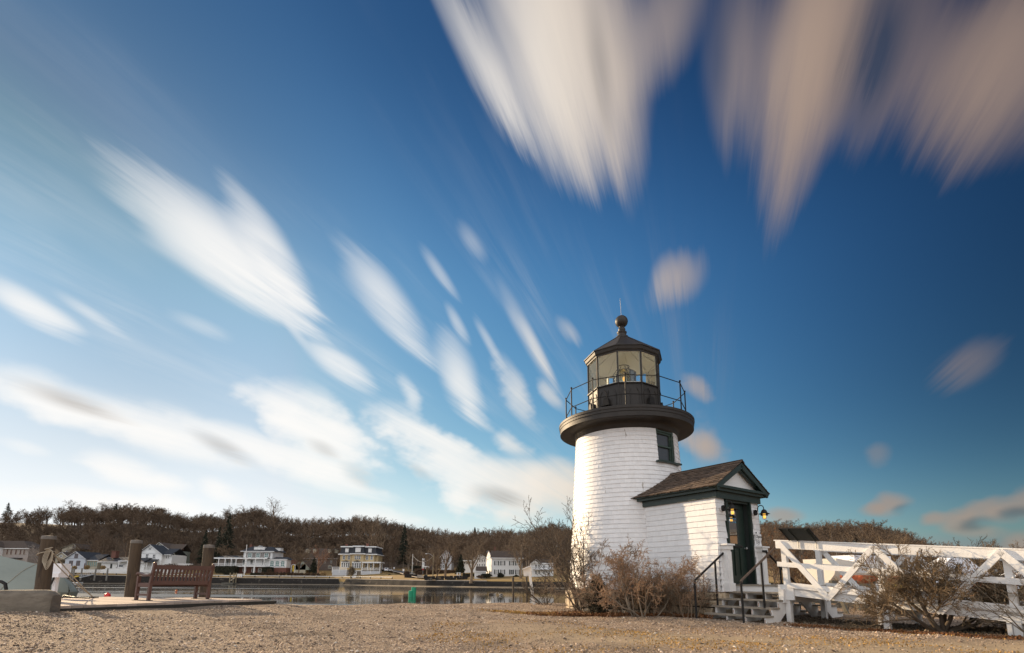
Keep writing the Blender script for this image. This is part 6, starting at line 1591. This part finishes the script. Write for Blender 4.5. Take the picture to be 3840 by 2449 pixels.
ky.add(vs, [(i * 8 + k, i * 8 + (k + 1) % 8, (i + 1) * 8 + (k + 1) % 8, (i + 1) * 8 + k) for i in range(6) for k in range(8)]); o = ky.build('kayak', loc=a, smooth=True); tag(o, 'yellow kayak on the far floating dock', 'kayak')
fpm = mat('tan_far_piling', (.27, .22, .14), .9, .2, 1.)
fpost((861, 875, 884), 2148, 2180, 244, 4.2, fpm, 'dock_piling', 'tan piling of the small landing before the veranda house', 'piling', 'pilings of the small landing')
ld2 = thing('river_landing', 'grey river landing with ramp below the veranda house', 'dock', at(865, 2184, 242))
a, b = at(840, 2184, 241.5), at(882, 2184, 241.5); MB().use(greyt).box(((a.x + b.x) / 2, 241.5, WZ + .4), (b.x - a.x, 4, .6)).build('float', ld2); MB().use(greyt).bar(at(866, 2178, 242), at(884, 2164, 243.5), 1.2, .3).build('gangway', ld2)
for i, u in enumerate((892, 899, 906)):
    p, q = at(u, 2164, 243.2), at(u, 2152, 243.2); o = MB().use(hw_white).box((p.x, 243.2, (p.z + q.z) / 2), (.45, .4, q.z - p.z)).build('bollard', loc=(p.x, 243.2, p.z)); tag(o, 'white bollard on the landing below the veranda house', 'bollard', 'white bollards on the landing')
fpost((1312.5, 1341.5), 2155, 2192, 236.5, 3.4, fpm, 'dock_piling', ['tan piling at the left of the dinghy float', 'tan piling at the right of the dinghy float, standing in the water'], 'piling', 'pilings at the dinghy float')
fpost((1318, 1337), 2161, 2178, 237.5, 4., fpm, 'dock_post', 'short post of the dinghy float gate', 'post', 'gate posts of the dinghy float')
p = at(1328, 2163, 237); o = MB().use(hw_white).box((p.x, 237, p.z), (1.6, .1, .75)).build('dock_sign', loc=p); tag(o, 'small white sign above the dinghy float', 'sign')
p = at(1325, 2190, 234.5); fl2 = thing('dinghy_float', 'low float carrying the grey dinghy', 'dock', p); MB().use(greyt).box((p.x, 235.5, WZ + .15), (4.6, 2.6, .5)).build('float', fl2)
dg = thing('dinghy', 'grey inflatable dinghy lying on the float in front of the yellow mansion', 'boat', (p.x, 235.5, WZ + .4)); m_ = MB().use(steel)
m_.tube([(p.x - 2.4, 235.0, WZ + .75), (p.x + 1.6, 235.0, WZ + .8), (p.x + 2.5, 235.3, WZ + .95), (p.x + 2.8, 235.6, WZ + 1.1), (p.x + 2.5, 235.9, WZ + .95), (p.x + 1.6, 236.2, WZ + .8), (p.x - 2.4, 236.2, WZ + .75)], .33, 10); m_.build('tube', dg, smooth=True); MB().use(hw_pale).box((p.x - .2, 235.6, WZ + .65), (4.2, 1.0, .1)).build('floor', dg)
# flagpole, utility poles, street lamp, signs
p, q = at(915, 2156, 258), at(922.5, 2046, 258); fpz = thing('flagpole', 'tall white flagpole on the lawn before the veranda', 'flagpole', p)
MB().use(hw_white).tube([(p.x, 258, p.z - .5), (p.x, 258, q.z)], [.22, .13], 10).build('pole', fpz); MB().use(hw_white).ball((p.x, 258, q.z + .15), .24, 10, 8).build('ball', fpz)
def upole(u, v0, v1, Y, m, label):
    p, q = at(u, v1, Y), at(u, v0, Y); t = thing('utility_pole', label, 'pole', p, 'utility poles at the road junction'); MB().use(m).tube([(p.x, Y, p.z - 1), (p.x, Y, q.z)], [.20, .15], 10).build('pole', t); return t, p.x, q.z
t1_, xa, za = upole(1545, 2078, 2160, 214, steel, 'slim grey utility pole left of the road'); MB().use(steel).box((xa + .2, 213.8, za - 3.7), (.4, .4, .6)).build('transformer', t1_)
t2_, xb, zb2 = upole(1623, 2076, 2166, 203, fpm, 'tan wooden pole carrying a curved street lamp arm'); MB().use(steel).tube([(xb, 203, zb2 - 1.2), (xb - 1.3, 202.8, zb2 - .2), (xb - 2.1, 202.6, zb2 + .05), (xb - 2.5, 202.6, zb2 - .05)], .09, 6).build('lamp_arm', t2_); MB().use(hw_white).ball((xb - 2.7, 202.6, zb2 - .12), .26, 8, 6, (1.6, .8, .5)).build('lamp_head', t2_)
a, b = Vector((xa, 214, za - .6)), Vector((xb, 203, zb2 - .7)); m_ = MB().use(rope_w).tube([a.lerp(b, i / 14) - Vector((0, 0, 10 * (i / 14) * (1 - i / 14))) for i in range(15)], .055, 5); o = m_.build('overhead_wire', loc=a); tag(o, 'wire sagging between the two utility poles', 'wire')
def board(u, v0, v1, wp, vb, Y, m, label, name='road_sign'):
    t = thing(name, label, 'sign', at(u, vb, Y)); p, q = at(u, v1, Y), at(u, v0, Y); k = Y * .985 / FPX
    MB().use(m).box((p.x, Y - .08, (p.z + q.z) / 2), (wp * k, .08, q.z - p.z)).build('face', t); b_ = at(u, vb, Y); MB().use(steel).tube([(p.x, Y, b_.z - .5), (p.x, Y, q.z)], .06, 6).build('post', t)
board(1513, 2134, 2142, 6.5, 2156, 216, hw_white, 'white road sign on a post beside the road verge'); board(1478, 2127, 2133, 5, 2146, 240, hw_pale, 'grey road sign past the white car'); board(1586, 2132, 2138, 4.5, 2150, 220, redsign, 'red stop sign at the junction'); board(1597, 2156, 2167, 12, 2169, 200, shut, 'black notice board at the waterfront by the junction', 'notice_board')
h = House('white lattice garden gate standing on the lawn left of the colonial', 1719, 2167, 188, 'garden_gate', 'gate')
x, z0 = h.X(1719.5), h.Z(2167); k = h.k; m_ = MB().use(hw_white)
for s_ in (-1, 1): m_.box((x + s_ * 5.2 * k, h.Y, z0 + 9.5 * k), (3.2 * k, .5, 21 * k))
m_.box((x, h.Y, z0 + 4.5 * k), (8 * k, .3, 10 * k)); m_.box((x, h.Y, z0 + 19 * k), (8 * k, .3, 1.2 * k)); m_.build('gate_frame', h.t)
for i, u in enumerate((1693, 1700)):
    h = House('low white chair on the lawn by the garden wall', u, 2168, 187, 'garden_chair', 'chair', 'white garden chairs'); m_ = MB().use(hw_white); x, z0 = h.X(u), h.Z(2168); k = h.k
    m_.box((x, h.Y, z0 + 3 * k), (4 * k, .5, .15)); m_.box((x - 1.8 * k, h.Y + .2, z0 + 5 * k), (1.2 * k, .1, 6 * k)); m_.build('seat', h.t); l_ = MB().use(hw_white)
    for s_ in (-1, 1): l_.box((x + s_ * 1.6 * k, h.Y, z0 + .8 * k), (.15, .4, 4 * k))
    l_.build('leg_frame', h.t)
# parked vehicles
def car(u, v, Y, label, rear=True, ln=4.6):
    p = at(u, v, Y); k = 1.; t = thing('parked_car', label, 'car', p); z = p.z; W_ = 1.85
    yaw = R(68); ax = Vector((math.cos(yaw), math.sin(yaw), 0)); bx = Vector((-ax.y, ax.x, 0)); Z = Vector((0, 0, 1)); c = Vector((p.x, Y, z))
    prof = [(-2.25, .45), (-2.28, .95), (-2.1, 1.15), (-1.75, 1.72), (-.2, 1.78), (.65, 1.62), (1.15, 1.12), (2.1, .98), (2.3, .75), (2.3, .42)]
    B = lambda a, b, h_: c + ax * a + bx * b + Z * h_
    MB().use(carw).prism([B(a, -W_ / 2, h_) for a, h_ in prof], bx * W_).build('body', t, smooth=False)
    g_ = MB().use(carg); g_.quad(B(-2.10, -.7, 1.18), B(-2.10, .7, 1.18), B(-1.80, .62, 1.66), B(-1.80, -.62, 1.66)); 
    for s_ in (-1, 1): g_.quad(B(-1.6, s_ * (W_ / 2 + .01), 1.15), B(.8, s_ * (W_ / 2 + .01), 1.15), B(.45, s_ * (W_ / 2 + .01), 1.6), B(-1.5, s_ * (W_ / 2 + .01), 1.65))
    g_.quad(B(1.1, .7, 1.18), B(1.1, -.7, 1.18), B(.72, -.65, 1.58), B(.72, .65, 1.58)); g_.build('window', t)
    for a in (-1.4, 1.4):
        for s_ in (-1, 1): MB().use(tyre).tube([B(a, s_ * (W_ / 2 - .2), .34), B(a, s_ * (W_ / 2 + .03), .34)], .34, 16).build('wheel', t)
    for s_ in (-1, 1): MB().use(redsign).frame(B(-2.28, s_ * .78, 1.0), ax, bx, Z, .05, .16, .25).build('tail_light', t)
    MB().use(carg).frame(B(-2.29, 0, .6), ax, bx, Z, .08, 1.6, .12).build('bumper', t)
car(1457, 2144, 256, 'white car seen from behind on the road beside the yellow mansion'); car(1446, 2141, 275, 'second white car parked further up the road')
# boundary walls, hedges and planting along the far bank
def drywall(u0, v0, u1, v1, Y0, Y1, hgt, label):
    a, b = at(u0, v0, Y0), at(u1, v1, Y1); n = max(3, int((b - a).length / 1.0)); m_ = MB().use(stone if False else seaw); d_ = (b - a).normalized()
    for i in range(n):
        for j in range(2):
            c = a.lerp(b, (i + .5 + rnd.uniform(-.2, .2)) / n); m_.box((c.x, c.y + rnd.uniform(-.1, .1), c.z + hgt * (j + .5) / 2 - .2 + rnd.uniform(-.08, .08)), ((b - a).length / n * rnd.uniform(.85, 1.15), .6, hgt / 2 * rnd.uniform(.9, 1.2)))
    o = m_.build('drystone_wall', loc=a); tag(o, label, 'wall')
drywall(1590, 2173, 1755, 2171, 186, 186, 1.3, 'low dry stone wall at the edge of the waterfront lawn'); drywall(1520, 2166, 1562, 2168, 214, 206, 1.6, 'short rubble wall at the road corner')
def hedge_box(u0, u1, v0, v1, Y, dep, m, label, seed, name='hedge', n=2600):
    a, b = at(u0, v1, Y), at(u1, v0, Y); rg = np.random.default_rng(seed); c = Vector(((a.x + b.x) / 2, Y + dep / 2, a.z))
    sx, sz = (b.x - a.x), (b.z - a.z); q = rg.uniform(-.5, .5, (n, 3)); pick = rg.integers(0, 3, n); sgn = np.where(rg.uniform(0, 1, n) < .5, -.5, .5); q[np.arange(n), pick] = sgn + rg.normal(0, .03, n)
    C = q * np.array([sx, dep, sz]) * (1 + rg.normal(0, .03, (n, 1))); C[:, 2] += sz / 2; V, F = leaf_cloud(rg, C, .16); t = thing(name, label, 'hedge', c); link('foliage', fast_mesh('foliage', V, F, [m]), t)
    MB().use(m).box((c.x, c.y, c.z + sz / 2 - .6), (sx * .94, dep * .9, sz * .9 + 1)).build('inner_growth', t)
hedge_box(1556, 1606, 2134, 2150, 224, 4, hedgeb, 'clipped russet hedge behind the stop sign', 1); hedge_box(1540, 1572, 2122, 2134, 240, 4, hedge, 'dark green hedge above the clipped russet one', 2); hedge_box(1610, 1700, 2138, 2152, 222, 4, hedgeb, 'long dark russet hedge behind the forked tree', 8)
hedge_box(806, 880, 2124, 2146, 268.5, 4, hedge, 'dark hedge below the left veranda arches', 3, n=4200); hedge_box(982, 1016, 2128, 2146, 268.5, 3, hedge, 'dark hedge between the veranda piers and the sunroom', 4); hedge_box(939, 972, 2149, 2156, 262, 2, hedge, 'low clipped dark hedge on the lawn', 5, n=900); hedge_box(838, 862, 2146, 2153, 262, 2, hedge, 'low dark hedge left of the flagpole', 6, n=900); hedge_box(1737, 1778, 2152, 2163, 196, 3, hedge, 'dark hedge behind the white garden gate', 7, n=1500)
def fshrub(u, v, wp, hp, Y, m, label, seed, n=900, grp=None, cone=0., name='round_bush', size=.14):
    p = at(u, v, Y); k = Y * .985 / FPX; cloud_shrub(name, label, 'bush', p, seed, wp * k / 2, wp * k / 2, hp * k / 2, n, size, m, grp, cone, stem=False)
for i in range(9): fshrub(985 + i * 13.5 + rnd.uniform(-2, 2), 2159, 13, 14, 255, hedgeb, 'russet shrub in the row before the sunroom', 50 + i, 420, 'row of russet shrubs above the walkway')
for i in range(5): fshrub(1108 + i * 22, 2160, 22, 12, 254, hedgeb, 'brown shrub in the border left of the yellow mansion', 70 + i, 420, 'brown border shrubs')
fshrub(1212, 2160, 24, 16, 251, grassd, 'orange tan grass clump left of the white terrace', 80, 900); fshrub(1319, 2158, 26, 34, 255, twigd, 'dark leafless bush in front of the terrace steps', 81, 1300); fshrub(1461, 2166, 13, 12, 240, hedge, 'small dark round shrub on the lawn slope', 82)
fshrub(1525, 2160, 22, 18, 216, hedgeb, 'rusty mound shrub at the road corner', 83); fshrub(1815, 2167, 20, 15, 184, hedge, 'dark clipped shrub at the gable end of the colonial', 84); fshrub(1829, 2167, 26, 16, 184, hedge, 'broad dark shrub before the colonial corner', 85); fshrub(1877, 2168, 26, 19, 186, hedge, 'large dark round shrub before the colonial front', 86); fshrub(1936, 2168, 20, 11, 186, hedge, 'low dark shrub at the right of the colonial', 87); fshrub(1800, 2168, 24, 10, 183, hedgeb, 'pale brown shrub before the garage', 88)
for u, v, hp, lab, s_ in ((278, 2136, 14, 'tan grass clump before the blue cottage windows', 90), (325, 2136, 16, 'wide tan grass clump by the cottage wing', 91), (385, 2136, 15, 'tan grass clump at the left of the low cottage', 92)): fshrub(u, v, 16, hp, 254, grassd, lab, s_, 700)
fshrub(640, 2138, 60, 24, 258, hedgeb, 'brown bushes right of the two storey white house', 93, 1500); fshrub(230, 2125, 26, 30, 262, twigd, 'dark bush left of the blue cottage', 94, 1200); fshrub(1010, 2146, 18, 12, 259, hedgeb, 'small brown shrub at the sunroom corner', 95, 500); fshrub(590, 2152, 30, 10, 250, twigd, 'low dark scrub by the end of the picket fence', 96, 600)

# ------------------------------------------------------------------ trees on the far bank
def tree_mesh(seed, H, m, kind='spread', n=3, dens=1., lev=5, tw=.024):
    """bare deciduous tree about H tall, origin at its foot: (trunk mesh, crown mesh)"""
    rg = np.random.default_rng(seed)
    if kind == 'spread': st = [((0, 0, -1), (rg.normal(0, .05), rg.normal(0, .05), 1), H * .62, H * .020)]; a = [.72, .62, .6, .7]; nch = [int(15 * dens), 9, 6, 5]; rt = [.62, .50, .48, .45]
    elif kind == 'tall': st = [((0, 0, -1), (rg.normal(0, .03), 0, 1), H * .85, H * .015)]; a = [.62, .6, .6, .7]; nch = [int(18 * dens), 7, 5, 4]; rt = [.34, .5, .48, .5]
    else: st = [((0, 0, -1), (.05, 0, 1), H * .5, H * .03)]; a = [.55, .5, .6, .7]; nch = [int(9 * dens), 8, 6, 5]; rt = [.95, .52, .48, .45]
    P0, P1, r0, r1, lv = grow(rg, st, lev, nch, rt, .52, a, [.01, .05, .04, .02], [.04, .09, .13, .16], [6, 5, 3, 2, 1])
    top = P1[:, 2].max(); s = H / top; P0 *= s; P1 *= s
    th = np.where(lv >= 3, tw, np.where(lv == 2, tw * 1.1, 0)); r0 = np.maximum(r0, th); r1 = np.maximum(r1, th * .7)
    t_ = lv == 0; V, F = seg_mesh(P0[t_], P1[t_], r0[t_], r1[t_], 7); tm = fast_mesh('trunk', V, F, [m])
    c = (lv > 0) & (lv < 2); V1, F1 = seg_mesh(P0[c], P1[c], r0[c], r1[c], 4)
    c = lv >= 2; V2, F2 = ribbon_mesh(P0[c], P1[c], r0[c], r1[c], rg)
    cm = fast_mesh('crown', np.concatenate([V1, V2]), np.concatenate([F1, F2 + len(V1)]), [m])
    return tm, cm
def joined(tm, cm, name='bare_tree'):
    def arr(me):
        V = np.empty(len(me.vertices) * 3, np.float32); me.vertices.foreach_get('co', V); F = np.empty(len(me.loops), np.int32); me.loops.foreach_get('vertex_index', F); return V.reshape(-1, 3), F.reshape(-1, 4)
    a, b = arr(tm), arr(cm); return fast_mesh(name, np.concatenate([a[0], b[0]]), np.concatenate([a[1], b[1] + len(a[0])]), [treet] + list(cm.materials), np.concatenate([np.zeros(len(a[1]), int), np.ones(len(b[1]), int)]))
VAR = []
for i, (k_, m_) in enumerate((('spread', treem), ('tall', treem), ('spread', treem2), ('vase', treem), ('tall', treem2), ('spread', treem), ('vase', treem2))):
    VAR.append(tree_mesh(100 + i, 13., m_, k_))
JN = [joined(*v) for v in VAR]
rg = np.random.default_rng(42)
spots = []
def clear(x, y):
    return y - itp(SH, x) > 46
# ridge line first, then down the slope; the ones that show largest stay single trees
cnt = 0
for row, (t, step) in enumerate(((150, 4.4), (158, 5.), (142, 5.), (132, 5.5), (122, 6.), (104, 6.5), (88, 6.5), (72, 7.), (60, 7.5), (50, 8.5), (147, 4.), (153, 4.), (160, 5.), (168, 6.), (113, 6.5), (96, 6.5), (80, 7.))):
    x = -330.
    while x < 300:
        xx = x + rg.uniform(-.4, .4) * step; tt = t + rg.uniform(-5, 5); y = itp(SH, xx) + tt
        x += step * (1 + abs(xx) / 600)
        u, _ = px((xx, y, 10))
        if u < -120 or u > 3960: continue
        if 2180 < u < 2560 and t < 170: continue
        z = fz(xx, y) if tt <= 150 else fz(xx, itp(SH, xx) + 150) - (tt - 150) * .02
        if t >= 145:
            hz_ = px((xx, y, EZ))[1]; vt = itp(SKYL, u) + rg.uniform(-14, 20); H = EZ + (hz_ - vt) * y * .985 / FPX - z; H = min(22, max(6, H))
            if t in (147, 153, 160): H *= .5
        else: H = 13 * rg.uniform(.75, 1.15)
        if u > 2500 and t < 145: H *= .85
        if tt < 66 and (120 < u < 700): pass
        spots.append((t, u, xx, y, z, H))
spots.sort(key=lambda s: (0 if s[0] in (150, 50, 60) else 1, s[3]))
single, rest = spots[:292], spots[292:]
for i, (t, u, x, y, z, H) in enumerate(single):
    me = JN[int(rg.integers(0, len(JN)))]
    o = bpy.data.objects.new('bare_tree', me); COL.objects.link(o); o.location = (x, y, z); o.rotation_euler = (0, 0, rg.uniform(0, 6.28)); s = H / 13.; w_ = s * rg.uniform(1.0, 1.4); o.scale = (w_, w_, s)
    lab = 'bare brown tree on the skyline of the wooded ridge' if t == 150 else 'bare brown tree at the foot of the wooded slope behind the houses'
    tag(o, lab, 'tree', 'bare trees on the skyline' if t == 150 else 'bare trees at the foot of the slope')
# the rest of the wood reads as one mass
LO = []
for i in range(3):
    tm, cm = tree_mesh(200 + i, 13., treem, ('spread', 'spread', 'vase')[i], dens=1.5, lev=4, tw=.048); me = joined(tm, cm)
    V = np.empty(len(me.vertices) * 3, np.float32); me.vertices.foreach_get('co', V); F = np.empty(len(me.loops), np.int32); me.loops.foreach_get('vertex_index', F)
    V = V.reshape(-1, 3); F = F.reshape(-1, 4); LO.append((V, F))
Vs, Fs, off = [], [], 0
for t, u, x, y, z, H in rest:
    V, F = LO[int(rg.integers(0, 3))]; a = rg.uniform(0, 6.28); s = H / 13 * rg.uniform(1.1, 1.5); c_, s_ = math.cos(a), math.sin(a)
    Q = np.empty_like(V); Q[:, 0] = (V[:, 0] * c_ - V[:, 1] * s_) * s + x; Q[:, 1] = (V[:, 0] * s_ + V[:, 1] * c_) * s + y; Q[:, 2] = V[:, 2] * H / 13 + z
    Vs.append(Q); Fs.append(F + off); off += len(V)
print('wood rest', len(rest), 'faces', sum(len(f) for f in Fs))
wood_o = link('woodland', fast_mesh('woodland', np.concatenate(Vs), np.concatenate(Fs), [treem])); tag(wood_o, 'brown leafless wood covering the far hillside', 'woodland', kind='stuff')

# trees that stand out
def single_tree(u, vtop, vbase, Y, kind, seed, m, label, cat='tree', name='bare_tree', wide=1.):
    p = at(u, vbase, Y); z = p.z; q = at(u, vtop, Y); H = q.z - z
    tm, cm = tree_mesh(seed, H, m, kind)
    t = thing(name, label, cat, (p.x, Y, z)); a = link('trunk', tm, t); b = link('crown', cm, t)
    for o in (a, b): o.scale = (wide, wide, 1)
    return t
single_tree(1040, 1866, 2080, 345, 'tall', 301, treem, 'tall round headed bare tree rising alone above the ridge behind the white veranda house', wide=1.25)
single_tree(1160, 1932, 2100, 310, 'tall', 302, treem, 'slim bare tree between the veranda house and the yellow mansion')
single_tree(1395, 1930, 2110, 300, 'spread', 303, treem2, 'big bare tree right behind the yellow mansion roof', wide=1.2); single_tree(1425, 1960, 2130, 285, 'vase', 304, treem2, 'vase shaped bare tree at the right end of the yellow mansion')
single_tree(1117, 2048, 2156, 256, 'spread', 305, treem2, 'small crooked bare tree in front of the grey green shed', wide=1.3); single_tree(1192, 2040, 2150, 258, 'vase', 306, mat('far_russet_branch', (.26, .14, .085), .9, .3, .6, 0., island=.4), 'rusty upright willow left of the white terrace', wide=1.1)
single_tree(1668, 2015, 2168, 196, 'vase', 307, treem, 'large forked bare tree with a thick trunk by the road junction', wide=1.25); single_tree(1600, 2050, 2160, 208, 'spread', 308, treem2, 'thin bare tree right of the whitened end wall'); single_tree(1640, 2070, 2166, 200, 'vase', 309, treem2, 'multi stemmed pale tree beside the tan utility pole')
single_tree(1766, 2010, 2174, 176, 'vase', 310, treem2, 'spreading bare tree on the golden lawn edge', wide=1.3); single_tree(1952, 1985, 2172, 178, 'spread', 311, treem2, 'large spreading bare tree at the right end of the colonial', wide=1.35); single_tree(2010, 2015, 2168, 190, 'spread', 312, treem, 'bare tree between the colonial and the lighthouse tower', wide=1.2); single_tree(2090, 1985, 2165, 195, 'spread', 317, treem, 'bare tree just left of the lighthouse tower', wide=1.2)
single_tree(140, 2040, 2130, 262, 'vase', 313, mat('far_pale_branch', (.36, .31, .27), .9, .3, .6, 0., island=.4), 'pale branched bare tree between the taupe hall and the tall piling'); single_tree(470, 1985, 2095, 285, 'vase', 314, treem, 'forked bare tree behind the long low cottage'); single_tree(360, 1975, 2090, 288, 'vase', 315, treem, 'leaning bare tree above the blue cottage'); single_tree(840, 2040, 2105, 285, 'spread', 316, treem2, 'grey bare tree left of the veranda house', wide=1.3)
for i, (u, vt) in enumerate(((285, 1876), (420, 1880), (885, 1897), (925, 1893), (960, 1896), (3215, 1945), (3265, 1946), (1345, 1930), (2085, 1960))):
    Y = itp(SH, (u - 1920) / FPX * 350) + 150; pz = fz((u - 1920) / FPX * Y, Y); q = at(u, vt, Y); tm, cm = tree_mesh(400 + i, max(8, q.z - pz), treem, 'spread'); t = thing('bare_tree', 'broad crowned bare tree standing above the skyline of the ridge', 'tree', (q.x, Y, pz), 'broad trees above the ridge'); a = link('trunk', tm, t); b = link('crown', cm, t)
    for o in (a, b): o.scale = (1.5, 1.5, 1)
def conifer(u, vtop, vbase, wpx, Y, seed, label, n=7000, m=conif, droop=.35, grp=None):
    rg = np.random.default_rng(seed); p = at(u, vbase, Y); q = at(u, vtop, Y); H = q.z - p.z; k = Y * .985 / FPX; Rm = wpx * k / 2
    t = thing('conifer', label, 'tree', p, grp)
    C = []; nb = int(150)
    for b in range(nb):
        h = .06 + .94 * (b / nb) ** .9; a = rg.uniform(0, 6.28); ln = Rm * (1 - h) ** .85 * rg.uniform(.55, 1.15) + .15
        m_ = max(8, int(n / nb * (1.6 * (1 - h) + .25)))
        s = rg.uniform(0, 1, m_) ** .7; z = h * H - droop * ln * s ** 1.6 + rg.normal(0, .12, m_); w_ = rg.normal(0, .14, m_) * ln * (.35 + .65 * s)
        C.append(np.stack([math.cos(a) * ln * s - math.sin(a) * w_, math.sin(a) * ln * s + math.cos(a) * w_, z], 1))
    V, F = leaf_cloud(rg, np.concatenate(C), .17, .5); link('foliage', fast_mesh('foliage', V, F, [m]), t)
    mb = MB().use(bark).tube([(0, 0, -1), (0, 0, H * .5), (0, 0, H * .97)], [.35, .22, .05], 8)
    me = bpy.data.meshes.new('trunk'); me.from_pydata([tuple(v) for v in mb.v], [], mb.f); me.materials.append(bark); link('trunk', me, t)
conifer(845, 1925, 2105, 86, 300, 1, 'large dark spruce on the slope left of the veranda house', 12000); conifer(812, 1975, 2110, 50, 288, 2, 'second dark spruce leaning against the larger one', 7000); conifer(760, 1990, 2115, 62, 284, 9, 'dark brownish spruce at the left of the spruce group', 7000)
conifer(1512, 1963, 2122, 60, 275, 3, 'tall pointed dark spruce right of the yellow mansion', 10000); conifer(1727, 2080, 2150, 42, 212, 4, 'dark cedar beside the white gabled house', 5000)
conifer(1780, 1978, 2020, 24, 320, 5, 'small dark pine on the ridge', 1800, grp='dark pines on the ridge'); conifer(1812, 1990, 2022, 18, 320, 6, 'small dark pine on the ridge', 1400, grp='dark pines on the ridge'); conifer(430, 1888, 1935, 36, 380, 7, 'dark pine on the left ridge', 2000, droop=.1); conifer(20, 1885, 1960, 50, 372, 8, 'dark pine on the ridge at the left edge', 3000, droop=.1); conifer(1175, 2090, 2150, 40, 268, 10, 'dark evergreen between the shed and the brick house', 3000)
